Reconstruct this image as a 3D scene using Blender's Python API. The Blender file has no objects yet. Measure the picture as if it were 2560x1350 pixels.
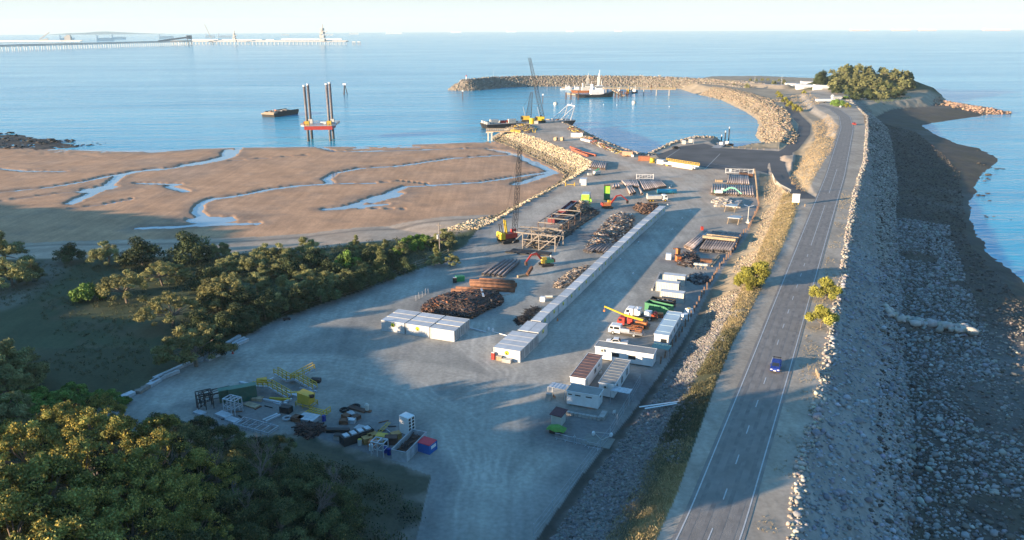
import bpy, bmesh, math, random
import numpy as np
from mathutils import Vector, Matrix
random.seed(7); RNG = np.random.default_rng(7)
S = bpy.context.scene; COL = S.collection
# ---------------------------------------------------------------- camera, sky, sun, exposure
F = 1960.0; PIT = math.atan(604.5 / F); ROL = math.radians(0.29); CZ = 74.0
cam = bpy.data.cameras.new('camera'); cam_o = bpy.data.objects.new('camera', cam); COL.objects.link(cam_o)
cam.sensor_width = 36.0; cam.lens = 36.0 * F / 2560.0; cam.clip_start = 1.0; cam.clip_end = 60000.0
_R = Vector((1, 0, 0)); _U = Vector((0, math.sin(PIT), math.cos(PIT))); _F = Vector((0, math.cos(PIT), -math.sin(PIT)))
_ex = _R * math.cos(ROL) - _U * math.sin(ROL); _ey = _R * math.sin(ROL) + _U * math.cos(ROL)
cam_o.matrix_world = Matrix(((_ex.x, _ey.x, -_F.x, 0), (_ex.y, _ey.y, -_F.y, 0), (_ex.z, _ey.z, -_F.z, CZ), (0, 0, 0, 1)))
S.camera = cam_o
SUN_EL = math.radians(8.6); SUN_AZ = math.radians(245.0)      # compass azimuth measured from +Y towards +X
w = bpy.data.worlds.new('World'); S.world = w; w.use_nodes = True
nt = w.node_tree; sky = nt.nodes.new('ShaderNodeTexSky'); sky.sky_type = 'NISHITA'; sky.sun_disc = False
sky.sun_elevation = SUN_EL; sky.sun_rotation = SUN_AZ; sky.altitude = 0; sky.air_density = 1.0; sky.dust_density = 0.6; sky.ozone_density = 2.0
# pale sea haze low over the horizon, clear blue above, laid over the physical sky by direction
_tc = nt.nodes.new('ShaderNodeTexCoord'); _sx = nt.nodes.new('ShaderNodeSeparateXYZ'); nt.links.new(_tc.outputs['Generated'], _sx.inputs[0])
_cr = nt.nodes.new('ShaderNodeValToRGB'); nt.links.new(_sx.outputs['Z'], _cr.inputs[0])
_el = _cr.color_ramp.elements; _el[0].position = 0.0; _el[0].color = (3.75, 4.0, 4.05, 1); _el[1].position = 1.0; _el[1].color = (.45, 1.5, 3.5, 1)
for _p, _c in ((.035, (3.4, 3.8, 3.95, 1)), (.09, (1.8, 2.9, 3.7, 1)), (.22, (.95, 2.4, 4.0, 1)), (.45, (.6, 1.95, 3.8, 1))):
    _e = _el.new(_p); _e.color = _c
_cn = nt.nodes.new('ShaderNodeTexNoise'); _cn.inputs['Scale'].default_value = 3; _cn.inputs['Detail'].default_value = 6; _cm = nt.nodes.new('ShaderNodeMapping'); _cm.inputs['Scale'].default_value = (1, 1, 14)
nt.links.new(_tc.outputs['Generated'], _cm.inputs[0]); nt.links.new(_cm.outputs[0], _cn.inputs['Vector']); _ca = nt.nodes.new('ShaderNodeMapRange'); _ca.inputs[1].default_value = .3; _ca.inputs[2].default_value = .7; _ca.inputs[3].default_value = -.012; _ca.inputs[4].default_value = .012
nt.links.new(_cn.outputs['Fac'], _ca.inputs[0]); _ad = nt.nodes.new('ShaderNodeMath'); nt.links.new(_sx.outputs['Z'], _ad.inputs[0]); nt.links.new(_ca.outputs[0], _ad.inputs[1]); nt.links.new(_ad.outputs[0], _cr.inputs[0])
_mx = nt.nodes.new('ShaderNodeMix'); _mx.data_type = 'RGBA'; _mx.inputs[0].default_value = .89
nt.links.new(sky.outputs[0], _mx.inputs[6]); nt.links.new(_cr.outputs[0], _mx.inputs[7]); nt.links.new(_mx.outputs[2], nt.nodes['Background'].inputs[0])
nt.nodes['Background'].inputs[1].default_value = 0.078
sl = bpy.data.lights.new('sun', 'SUN'); sl.energy = 5.0; sl.angle = math.radians(0.53); sl.color = (1.0, 0.76, 0.52)
so = bpy.data.objects.new('sun', sl); COL.objects.link(so)
_sd = Vector((math.sin(SUN_AZ) * math.cos(SUN_EL), math.cos(SUN_AZ) * math.cos(SUN_EL), math.sin(SUN_EL)))
so.rotation_euler = _sd.to_track_quat('Z', 'Y').to_euler(); so.location = (0, 0, 120)
S.view_settings.view_transform = 'Standard'; S.view_settings.look = 'None'; S.view_settings.gamma = 1.0
S.view_settings.exposure = 1.7
S.cycles.max_bounces = 5; S.cycles.diffuse_bounces = 2; S.cycles.glossy_bounces = 2; S.cycles.transparent_max_bounces = 6
S.cycles.volume_bounces = 0

# ---------------------------------------------------------------- helpers
def P(px, py, z=7.0):
    """world point at height z seen at pixel (px,py) of the 2560x1350 photograph"""
    u = (px - 1280) / F; v = (675 - py) / F
    a = u * math.cos(ROL) + v * math.sin(ROL); b = -u * math.sin(ROL) + v * math.cos(ROL)
    d = (a, math.cos(PIT) + b * math.sin(PIT), -math.sin(PIT) + b * math.cos(PIT))
    t = (z - CZ) / d[2]
    return Vector((d[0] * t, d[1] * t, z))
def PR(px, py, dist):
    """world point at ground distance dist on the ray of a pixel"""
    u = (px - 1280) / F; v = (675 - py) / F
    a = u * math.cos(ROL) + v * math.sin(ROL); b = -u * math.sin(ROL) + v * math.cos(ROL)
    d = Vector((a, math.cos(PIT) + b * math.sin(PIT), -math.sin(PIT) + b * math.cos(PIT)))
    return Vector((0, 0, CZ)) + d * (dist / math.hypot(d.x, d.y))
def ang(p, q): return math.atan2(q[1] - p[1], q[0] - p[0])
def nz(x, y, sc, seed=0):
    """cheap smooth value noise, vectorised, about -1..1"""
    x = np.asarray(x, float) / sc + seed * 17.3; y = np.asarray(y, float) / sc + seed * 9.7
    xi = np.floor(x).astype(np.int64); yi = np.floor(y).astype(np.int64); fx = x - xi; fy = y - yi
    fx = fx * fx * (3 - 2 * fx); fy = fy * fy * (3 - 2 * fy)
    def h(i, j):
        n = (i * 374761393 + j * 668265263 + seed * 974711) & 0xffffffff
        n = ((n ^ (n >> 13)) * 1274126177) & 0xffffffff
        return ((n ^ (n >> 16)) & 0xffff) / 32767.5 - 1
    return (h(xi, yi) * (1 - fx) + h(xi + 1, yi) * fx) * (1 - fy) + (h(xi, yi + 1) * (1 - fx) + h(xi + 1, yi + 1) * fx) * fy
def fbm(x, y, sc, seed=0, o=3):
    r = 0; a = 1; t = 0
    for k in range(o): r = r + a * nz(x, y, sc / 2 ** k, seed + k); t += a; a *= .5
    return r / t
def sstep(a, b, x):
    t = np.clip((x - a) / (b - a), 0, 1); return t * t * (3 - 2 * t)

MATS = {}
def mat(name, col=(.5, .5, .5), rough=.6, var=.15, scale=1.5, metal=0.0, attr=False, bump=0.0, bscale=4.0, objvar=0.0, spec=.3, coat=0):
    if name in MATS: return MATS[name]
    m = bpy.data.materials.new(name); m.use_nodes = True; n = m.node_tree.nodes; l = m.node_tree.links
    b = n['Principled BSDF']; b.inputs['Roughness'].default_value = rough; b.inputs['Metallic'].default_value = metal
    b.inputs['Specular IOR Level'].default_value = spec
    tc = n.new('ShaderNodeTexCoord'); no = n.new('ShaderNodeTexNoise'); no.inputs['Scale'].default_value = scale; no.inputs['Detail'].default_value = 5
    l.new(tc.outputs['Object'], no.inputs['Vector'])
    mr = n.new('ShaderNodeMapRange'); mr.inputs[1].default_value = .3; mr.inputs[2].default_value = .7
    mr.inputs[3].default_value = 1 - var; mr.inputs[4].default_value = 1 + var
    l.new(no.outputs['Fac'], mr.inputs[0])
    mx = n.new('ShaderNodeMix'); mx.data_type = 'RGBA'; mx.blend_type = 'MULTIPLY'; mx.inputs[0].default_value = 1
    if attr:
        at = n.new('ShaderNodeAttribute'); at.attribute_name = 'Col'; l.new(at.outputs['Color'], mx.inputs[6])
    else: mx.inputs[6].default_value = (*col, 1)
    l.new(mr.outputs[0], mx.inputs[7]); out = mx.outputs[2]
    if objvar:
        oi = n.new('ShaderNodeObjectInfo'); hs = n.new('ShaderNodeHueSaturation')
        m2 = n.new('ShaderNodeMapRange'); m2.inputs[3].default_value = 1 - objvar; m2.inputs[4].default_value = 1 + objvar
        l.new(oi.outputs['Random'], m2.inputs[0]); l.new(m2.outputs[0], hs.inputs['Value']); l.new(out, hs.inputs['Color']); out = hs.outputs[0]
    l.new(out, b.inputs['Base Color'])
    if bump:
        n2 = n.new('ShaderNodeTexNoise'); n2.inputs['Scale'].default_value = bscale; n2.inputs['Detail'].default_value = 6
        l.new(tc.outputs['Object'], n2.inputs['Vector']); bp = n.new('ShaderNodeBump'); bp.inputs['Strength'].default_value = bump; bp.inputs['Distance'].default_value = .3
        l.new(n2.outputs['Fac'], bp.inputs['Height']); l.new(bp.outputs[0], b.inputs['Normal'])
    MATS[name] = m; return m

def np_mesh(name, V, Fc, m=None, cols=None, smooth=False):
    V = np.asarray(V, np.float32); Fc = np.asarray(Fc, np.int32); k = Fc.shape[1]
    me = bpy.data.meshes.new(name); me.vertices.add(len(V)); me.vertices.foreach_set('co', V.ravel())
    me.loops.add(Fc.size); me.loops.foreach_set('vertex_index', Fc.ravel())
    me.polygons.add(len(Fc)); me.polygons.foreach_set('loop_start', np.arange(0, Fc.size, k, dtype=np.int32))
    me.polygons.foreach_set('loop_total', np.full(len(Fc), k, np.int32))
    if smooth: me.polygons.foreach_set('use_smooth', np.ones(len(Fc), bool))
    if cols is not None:
        ca = me.color_attributes.new('Col', 'FLOAT_COLOR', 'POINT'); c4 = np.ones((len(V), 4), np.float32); c4[:, :3] = cols
        ca.data.foreach_set('color', c4.ravel())
    me.update(calc_edges=True)
    if m: me.materials.append(m)
    return me
def link(name, me, parent=None, loc=None, rz=0.0):
    o = bpy.data.objects.new(name, me); COL.objects.link(o)
    if parent: o.parent = parent
    if loc is not None: o.location = loc
    if rz: o.rotation_euler = (0, 0, rz)
    return o
def tag(o, label, cat, group=None, kind=None):
    o['label'] = label; o['category'] = cat
    if group: o['group'] = group
    if kind: o['kind'] = kind
    return o
def structure(o): o['kind'] = 'structure'; return o
def thing(name, label, cat, loc=(0, 0, 0), rz=0.0, group=None):
    o = bpy.data.objects.new(name, None); COL.objects.link(o); o.location = loc; o.rotation_euler = (0, 0, rz); o.empty_display_size = .5
    return tag(o, label, cat, group)
def dup(root, loc, rz, label=None, group=None, sc=None):
    r = root.copy(); COL.objects.link(r); r.location = loc; r.rotation_euler = (0, 0, rz)
    if sc: r.scale = (sc, sc, sc) if not isinstance(sc, tuple) else sc
    if label: r['label'] = label
    if group: r['group'] = group
    for ch in list(root.children):
        c = ch.copy(); COL.objects.link(c); c.parent = r
        for g in list(ch.children):
            d = g.copy(); COL.objects.link(d); d.parent = c
    return r

class MB:
    """collects polygons, linked as one mesh object"""
    def __init__(s): s.v = []; s.f = []
    def add(s, vs, fs):
        o = len(s.v); s.v += [tuple(v) for v in vs]; s.f += [tuple(i + o for i in f) for f in fs]; return s
    def box(s, c, d, rz=0.0, ry=0.0, top=None):
        x, y, z = d[0] / 2, d[1] / 2, d[2] / 2; tx, ty = top if top else (1, 1)
        vs = [(-x, -y, -z), (x, -y, -z), (x, y, -z), (-x, y, -z), (-x * tx, -y * ty, z), (x * tx, -y * ty, z), (x * tx, y * ty, z), (-x * tx, y * ty, z)]
        M = Matrix.Translation(c) @ Matrix.Rotation(rz, 4, 'Z') @ Matrix.Rotation(ry, 4, 'Y')
        return s.add([M @ Vector(v) for v in vs], [(0, 3, 2, 1), (4, 5, 6, 7), (0, 1, 5, 4), (1, 2, 6, 5), (2, 3, 7, 6), (3, 0, 4, 7)])
    def beam(s, p, q, a=.1, b=None):
        p = Vector(p); q = Vector(q); b = b or a; d = (q - p)
        if d.length < 1e-6: return s
        d.normalize(); up = Vector((0, 0, 1)) if abs(d.z) < .95 else Vector((1, 0, 0))
        sx = d.cross(up).normalized() * a / 2; sy = sx.cross(d).normalized() * b / 2
        vs = [p - sx - sy, p + sx - sy, p + sx + sy, p - sx + sy, q - sx - sy, q + sx - sy, q + sx + sy, q - sx + sy]
        return s.add(vs, [(0, 1, 2, 3), (7, 6, 5, 4), (0, 4, 5, 1), (1, 5, 6, 2), (2, 6, 7, 3), (3, 7, 4, 0)])
    def tube(s, p, q, r=.1, r2=None, n=8, cap=True):
        p = Vector(p); q = Vector(q); r2 = r if r2 is None else r2; d = (q - p).normalized(); up = Vector((0, 0, 1)) if abs(d.z) < .95 else Vector((1, 0, 0))
        a = d.cross(up).normalized(); b = a.cross(d); o = []
        for c, rr in ((p, r), (q, r2)):
            for i in range(n): t = 2 * math.pi * i / n; o.append(c + a * math.cos(t) * rr + b * math.sin(t) * rr)
        fs = [(i, (i + 1) % n, n + (i + 1) % n, n + i) for i in range(n)]
        if cap: fs += [tuple(range(n))[::-1], tuple(range(n, 2 * n))]
        return s.add(o, fs)
    def hollow(s, p, q, r, t=.08, n=12):
        """pipe with open ends"""
        p = Vector(p); q = Vector(q); d = (q - p).normalized(); up = Vector((0, 0, 1)) if abs(d.z) < .95 else Vector((1, 0, 0))
        a = d.cross(up).normalized(); b = a.cross(d); o = []
        for c, rr in ((p, r), (q, r), (p, r * (1 - t)), (q, r * (1 - t))):
            for i in range(n): an = 2 * math.pi * i / n; o.append(c + a * math.cos(an) * rr + b * math.sin(an) * rr)
        fs = []
        for i in range(n):
            j = (i + 1) % n; fs += [(i, j, n + j, n + i), (2 * n + j, 2 * n + i, 3 * n + i, 3 * n + j), (j, i, 2 * n + i, 2 * n + j), (n + i, n + j, 3 * n + j, 3 * n + i)]
        return s.add(o, fs)
    def prism(s, prof, y0, y1):
        """profile of (x,z) extruded along y"""
        n = len(prof); vs = [(x, y0, z) for x, z in prof] + [(x, y1, z) for x, z in prof]
        return s.add(vs, [tuple(range(n)), tuple(range(n, 2 * n))[::-1]] + [(i + n, (i + 1) % n + n, (i + 1) % n, i) for i in range(n)])
    def slab(s, poly, z0, z1):
        n = len(poly); vs = [(x, y, z0) for x, y in poly] + [(x, y, z1) for x, y in poly]
        return s.add(vs, [tuple(range(n))[::-1], tuple(range(n, 2 * n))] + [(i, (i + 1) % n, (i + 1) % n + n, i + n) for i in range(n)])
    def lattice(s, p, q, w0, w1, n, t=.09, t2=.05):
        p = Vector(p); q = Vector(q); d = (q - p).normalized(); up = Vector((0, 0, 1)) if abs(d.z) < .8 else Vector((0, 1, 0))
        a = d.cross(up).normalized(); b = a.cross(d)
        def c(k, i): f = k / n; w = (w0 + (w1 - w0) * f) / 2; sg = ((-1, -1), (1, -1), (1, 1), (-1, 1))[i]; return p.lerp(q, f) + a * w * sg[0] + b * w * sg[1]
        for i in range(4): s.beam(c(0, i), c(n, i), t)
        for k in range(n):
            for i in range(4):
                j = (i + 1) % 4
                s.beam(c(k, i), c(k + 1, j) if k % 2 else c(k + 1, j), t2)
                s.beam(c(k + 1, i), c(k + 1, j), t2)
        return s
    def rail(s, pts, h=1.0, t=.05, sp=1.5):
        for a, b in zip(pts, pts[1:]):
            a = Vector(a); b = Vector(b); L = (b - a).length; n = max(1, int(L / sp)); up = Vector((0, 0, h))
            s.beam(a + up, b + up, t); s.beam(a + up * .5, b + up * .5, t)
            for k in range(n + 1): c = a.lerp(b, k / n); s.beam(c, c + up, t)
        return s
    def build(s, name, m, parent=None, smooth=False, loc=None, rz=0.0):
        me = bpy.data.meshes.new(name); me.from_pydata(s.v, [], s.f)
        bm = bmesh.new(); bm.from_mesh(me); bmesh.ops.recalc_face_normals(bm, faces=bm.faces); bm.to_mesh(me); bm.free()
        if smooth:
            for p in me.polygons: p.use_smooth = True
        me.materials.append(m); return link(name, me, parent, loc, rz)

# common materials
M_ = dict(
 white=mat('white_paint', (.66, .67, .66), .5, .10, .8), white2=mat('warm_white_paint', (.50, .49, .44), .55, .12, .8), grey=mat('grey_steel', (.32, .33, .34), .5, .2, 1),
 galv=mat('galvanised_steel', (.45, .47, .49), .4, .2, 1.5, .3), dark=mat('dark_steel', (.035, .033, .032), .6, .3, 1), black=mat('black_rubber', (.02, .02, .02), .8, .1),
 rust=mat('rusty_steel', (.15, .075, .045), .8, .45, 1.2), rust2=mat('brown_rust', (.10, .06, .045), .85, .4, .8), yellow=mat('yellow_paint', (.52, .35, .05), .5, .12, 1), yellow2=mat('bright_yellow_paint', (.62, .44, .04), .45, .06, 1),
 red=mat('red_paint', (.38, .045, .035), .5, .15, 1), orange=mat('orange_paint', (.50, .17, .06), .5, .15, 1), green=mat('green_paint', (.05, .20, .10), .5, .15, 1),
 lime=mat('lime_paint', (.30, .66, .06), .5, .12, 1), teal=mat('teal_paint', (.05, .42, .52), .45, .12, 1), blue=mat('blue_paint', (.02, .045, .24), .45, .1, 1), mint=mat('mint_paint', (.22, .60, .42), .5, .1, 1),
 glass=mat('dark_glass', (.02, .025, .03), .12, .05, 1, spec=.6), conc=mat('concrete', (.36, .34, .31), .85, .2, 1.2), timber=mat('timber', (.34, .26, .17), .85, .35, 2), timber2=mat('weathered_timber', (.24, .21, .18), .9, .35, 2),
 cont=mat('pale_grey_container_paint', (.52, .53, .52), .5, .10, .9, objvar=.09), controof=mat('container_roof_paint', (.47, .48, .48), .5, .14, .6, objvar=.14), pipe=mat('pipe_steel', (.36, .295, .26), .6, .4, .5, objvar=.3), pipeblue=mat('dull_pipe_steel', (.15, .135, .135), .6, .4, .9, objvar=.3),
 roofgrey=mat('grey_roof', (.24, .24, .225), .7, .12, .6), roofbrown=mat('brown_roof', (.17, .10, .085), .7, .15, .6), mesh=mat('fence_wire', (.34, .35, .36), .5, .2, 1))
# ---------------------------------------------------------------- terrain
def W(pts, z): return [tuple(P(x, y, z)[:2]) for x, y in pts]
def sdist(X, Y, poly, closed=True):
    """signed distance to a polygon (negative inside) or distance to a polyline"""
    d = np.full(X.shape, 1e9); ins = np.zeros(X.shape, bool); n = len(poly)
    for i in range(n if closed else n - 1):
        ax, ay = poly[i]; bx, by = poly[(i + 1) % n]; dx, dy = bx - ax, by - ay; L = dx * dx + dy * dy + 1e-12
        t = np.clip(((X - ax) * dx + (Y - ay) * dy) / L, 0, 1); d = np.minimum(d, (X - ax - t * dx) ** 2 + (Y - ay - t * dy) ** 2)
        if closed and abs(dy) > 1e-9:
            c = (ay > Y) != (by > Y); ins ^= c & (X < dx * (Y - ay) / dy + ax)
    d = np.sqrt(d); return np.where(ins, -d, d) if closed else d
YZ = 7.0; RZ = 11.0
YARD = W([(1010, 1500), (1040, 1350), (1078, 1190), (1010, 1165), (900, 1125), (760, 1085), (560, 1080), (300, 1100), (230, 1030), (370, 960), (480, 895), (620, 838), (690, 800), (900, 728), (1000, 690), (1100, 655), (1165, 612), (1195, 572), (1250, 545), (1330, 498), (1420, 452), (1472, 420), (1478, 404),
   (1440, 383), (1350, 347), (1290, 326), (1268, 319), (1300, 308), (1400, 303), (1440, 320), (1500, 350), (1560, 372), (1600, 384), (1618, 388), (1640, 376), (1680, 358), (1745, 346), (1770, 352), (1800, 368), (1860, 371), (1930, 372), (1985, 376), (1988, 400), (1974, 440), (1972, 470), (1935, 440), (1900, 432), (1893, 520), (1868, 590), (1822, 650), (1770, 735), (1710, 850), (1640, 950), (1590, 1020), (1525, 1100), (1450, 1195), (1340, 1350), (1250, 1500)], YZ)
DECK = W([(1560, 1500), (1620, 1400), (1690, 1240), (1740, 1100), (1790, 960), (1830, 860), (1880, 770), (1935, 660), (1985, 560), (2000, 505), (1990, 488), (2020, 478), (2050, 420), (2078, 360), (2090, 310), (2075, 290), (2045, 275), (2020, 250),
   (2010, 232), (2060, 222), (2110, 228), (2120, 242), (2140, 262), (2168, 290), (2170, 320), (2166, 400), (2142, 480), (2120, 620), (2112, 700), (2088, 790), (2076, 905), (2058, 977), (2038, 1070), (2013, 1133), (1996, 1350), (1985, 1500)], RZ)
BANK = W([(-900, 700), (0, 652), (140, 650), (400, 645), (600, 638), (820, 622), (930, 606), (1100, 600), (1165, 585), (1195, 572), (1100, 655), (1000, 690), (900, 728), (700, 800), (300, 1000), (400, 1500), (-1200, 1500)], YZ)
BANK = BANK[:-2] + [(10, 20), (-120, -150), (-420, -100), (-420, 250)]
SAND = W([(-700, 430), (-300, 388), (0, 366), (180, 374), (330, 378), (440, 374), (600, 368), (750, 367), (880, 366), (1000, 362), (1180, 355), (1290, 350), (1400, 400), (1480, 430), (1300, 600), (900, 700), (0, 760), (-900, 800)], .3)
REEFL = W([(-500, 380), (0, 338), (60, 345), (130, 352), (180, 366), (60, 372), (0, 372), (-500, 440)], .3)
FLAT = W([(2130, 262), (2290, 238), (2400, 262), (2505, 278), (2440, 292), (2350, 305), (2305, 313), (2335, 335), (2390, 358), (2450, 372), (2500, 400), (2450, 445), (2428, 500), (2432, 560), (2480, 640), (2560, 705), (2700, 780), (3300, 1000), (2900, 1700), (1950, 1700), (2000, 1000), (2100, 500)], 0)
HARB = W([(1715, 212), (1780, 200), (1900, 199), (1985, 203), (2060, 206), (2200, 212), (2290, 222), (2330, 240), (2300, 262), (2200, 270), (2110, 300), (2010, 470), (1972, 470), (1955, 385), (1948, 376), (1962, 350), (1940, 330), (1945, 305), (1935, 290), (1905, 272), (1830, 240), (1760, 226)], 3)
ACCESS = [(*P(2020, 497, 11)[:2], 11.0), (*P(1992, 480, 10.2)[:2], 10.2), (*P(1962, 452, 8.6)[:2], 8.6), (*P(1948, 430, 7.3)[:2], 7.3), (*P(1942, 405, 7)[:2], 7.0)]
LOWER = [(*P(1950, 388, 7)[:2], 7.0), (*P(1978, 372, 7)[:2], 7.0), (*P(2008, 335, 7.3)[:2], 7.3), (*P(2012, 312, 7.6)[:2], 7.6), (*P(1990, 290, 8)[:2], 8.0), (*P(1975, 268, 8)[:2], 8.0), (*P(1965, 245, 8.2)[:2], 8.2)]
BRKW = [tuple(P(x, y, 12.)[:2]) for x, y in [(1165, 199), (1230, 193.5), (1320, 190.5), (1450, 190), (1600, 191), (1740, 196), (1840, 203), (1960, 214)]]
GROYNE = [tuple(P(x, y, 3.)[:2]) for x, y in [(2215, 795), (2290, 808), (2360, 818), (2420, 835)]]
JETTY2 = W([(1625, 388), (1680, 356), (1740, 341), (1790, 343), (1775, 356), (1740, 362)], YZ)
SPIT = [tuple(P(x, y, 2.)[:2]) for x, y in [(2270, 240), (2340, 254), (2410, 266), (2470, 275)]]
SHADE_RIDGE = [(-190, 20), (-215, 90), (-232, 160), (-275, 245), (-390, 268), (-520, 300)]  # unseen ridge left of view, laid out and raised to cast shade
CENTER = [tuple(P(x, y, RZ)[:2]) for x, y in [(1700, 1500), (1773, 1350), (1920, 930), (1978, 758), (2058, 525), (2088, 440), (2104, 377), (2118, 320), (2112, 292), (2085, 272), (2050, 262)]]
CHAN = [  # tidal channels on the flats, (pixels, half width)
 ([(600, 366), (585, 385), (560, 398), (500, 410), (440, 418), (390, 425), (330, 430), (280, 438), (200, 455), (120, 468), (0, 480)], 2.2),
 ([(575, 375), (570, 390), (540, 400), (470, 412)], 5.0), ([(390, 422), (340, 428), (300, 438), (278, 455), (262, 470), (225, 485), (175, 508)], 3.0), ([(262, 468), (225, 475)], 6.5),
 ([(0, 502), (80, 492), (150, 482), (220, 476)], 1.2), ([(175, 521), (250, 512), (330, 497)], 1.2), ([(340, 457), (400, 459), (450, 460), (420, 466), (465, 478)], 2.2),
 ([(1300, 385), (1240, 388), (1130, 395), (1000, 414), (900, 420), (840, 432), (815, 448), (830, 458), (935, 457)], 2.2), ([(830, 458), (760, 462), (680, 472), (600, 488), (530, 497), (500, 510), (492, 530), (520, 548)], 2.6),
 ([(500, 548), (560, 547)], 6.5), ([(350, 569), (450, 566), (520, 560), (640, 558)], 2.8), ([(1380, 428), (1300, 440), (1200, 455), (1090, 462), (1010, 466), (975, 482), (925, 500), (850, 520)], 2.4), ([(985, 485), (930, 500)], 5.5), ([(820, 522), (900, 515), (960, 510)], 3.0),
 ([(800, 367), (835, 378), (900, 378), (1000, 376), (1240, 368)], 1.8), ([(1225, 372), (1290, 385), (1330, 405), (1382, 428)], 3.0), ([(560, 403), (650, 396), (770, 387)], .7), ([(350, 371), (400, 376), (440, 372)], 7), ([(0, 421), (60, 427), (160, 428)], 2.2), ([(1383, 432), (1340, 445), (1290, 460)], 3.5),
 ([(935, 457), (1000, 452), (1100, 463)], .6), ([(850, 519), (1010, 522)], .5)]
CHANW = [([tuple(P(x, y, .3)[:2]) for x, y in c], hw) for c, hw in CHAN]
HILLS = [((P(2165, 226, 9)[0], P(2165, 226, 9)[1] + 8), 15, 30), ((P(2090, 226, 9)[0], P(2090, 226, 9)[1] + 8), 8, 22), ((P(2255, 232, 6)[0], P(2255, 232, 6)[1]), 8, 20)]

LANES = [([(1190, 1400), (1200, 1250), (1230, 1120), (1300, 980), (1440, 800), (1590, 640), (1700, 520), (1740, 440)], 4.5), ([(1210, 1200), (1150, 1060), (1020, 970), (860, 930), (650, 930), (430, 990)], 4), ([(420, 960), (600, 880), (800, 800), (1000, 730), (1180, 640), (1340, 530), (1480, 460), (1620, 420), (1700, 430)], 4.5),
 ([(1300, 1000), (1180, 950), (1000, 920), (800, 900), (640, 900)], 3.5), ([(1180, 1010), (1260, 960), (1270, 930), (1180, 860), (1210, 780), (1330, 700), (1420, 610), (1500, 540)], 4), ([(1240, 1050), (1330, 1010), (1400, 930), (1480, 840), (1560, 740)], 3.5), ([(1400, 330), (1430, 350), (1500, 390), (1600, 420), (1690, 440)], 4), ([(1560, 430), (1640, 440), (1720, 470), (1740, 540), (1690, 620)], 3.5), ([(1290, 1350), (1310, 1200), (1380, 1130), (1450, 1140)], 3)]
LANESW = [(W(c, YZ), hw) for c, hw in LANES]; DARK_GROUND = [(1150, 770, 14), (1400, 590, 16), (1540, 590, 14), (1620, 450, 11), (1760, 620, 12), (1830, 470, 11), (1610, 465, 10), (1860, 450, 10), (1790, 605, 10), (640, 1010, 13), (900, 1090, 14), (1440, 1080, 11), (1250, 670, 9), (1700, 650, 8), (1560, 970, 9), (1590, 520, 9)]  # yard stains, plus darkened ground under pipe stacks deepening the shaded gaps
PATHL = W([(0, 760), (60, 720), (110, 680), (140, 655)], YZ)
def tone(*c): return np.array(c)
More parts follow.
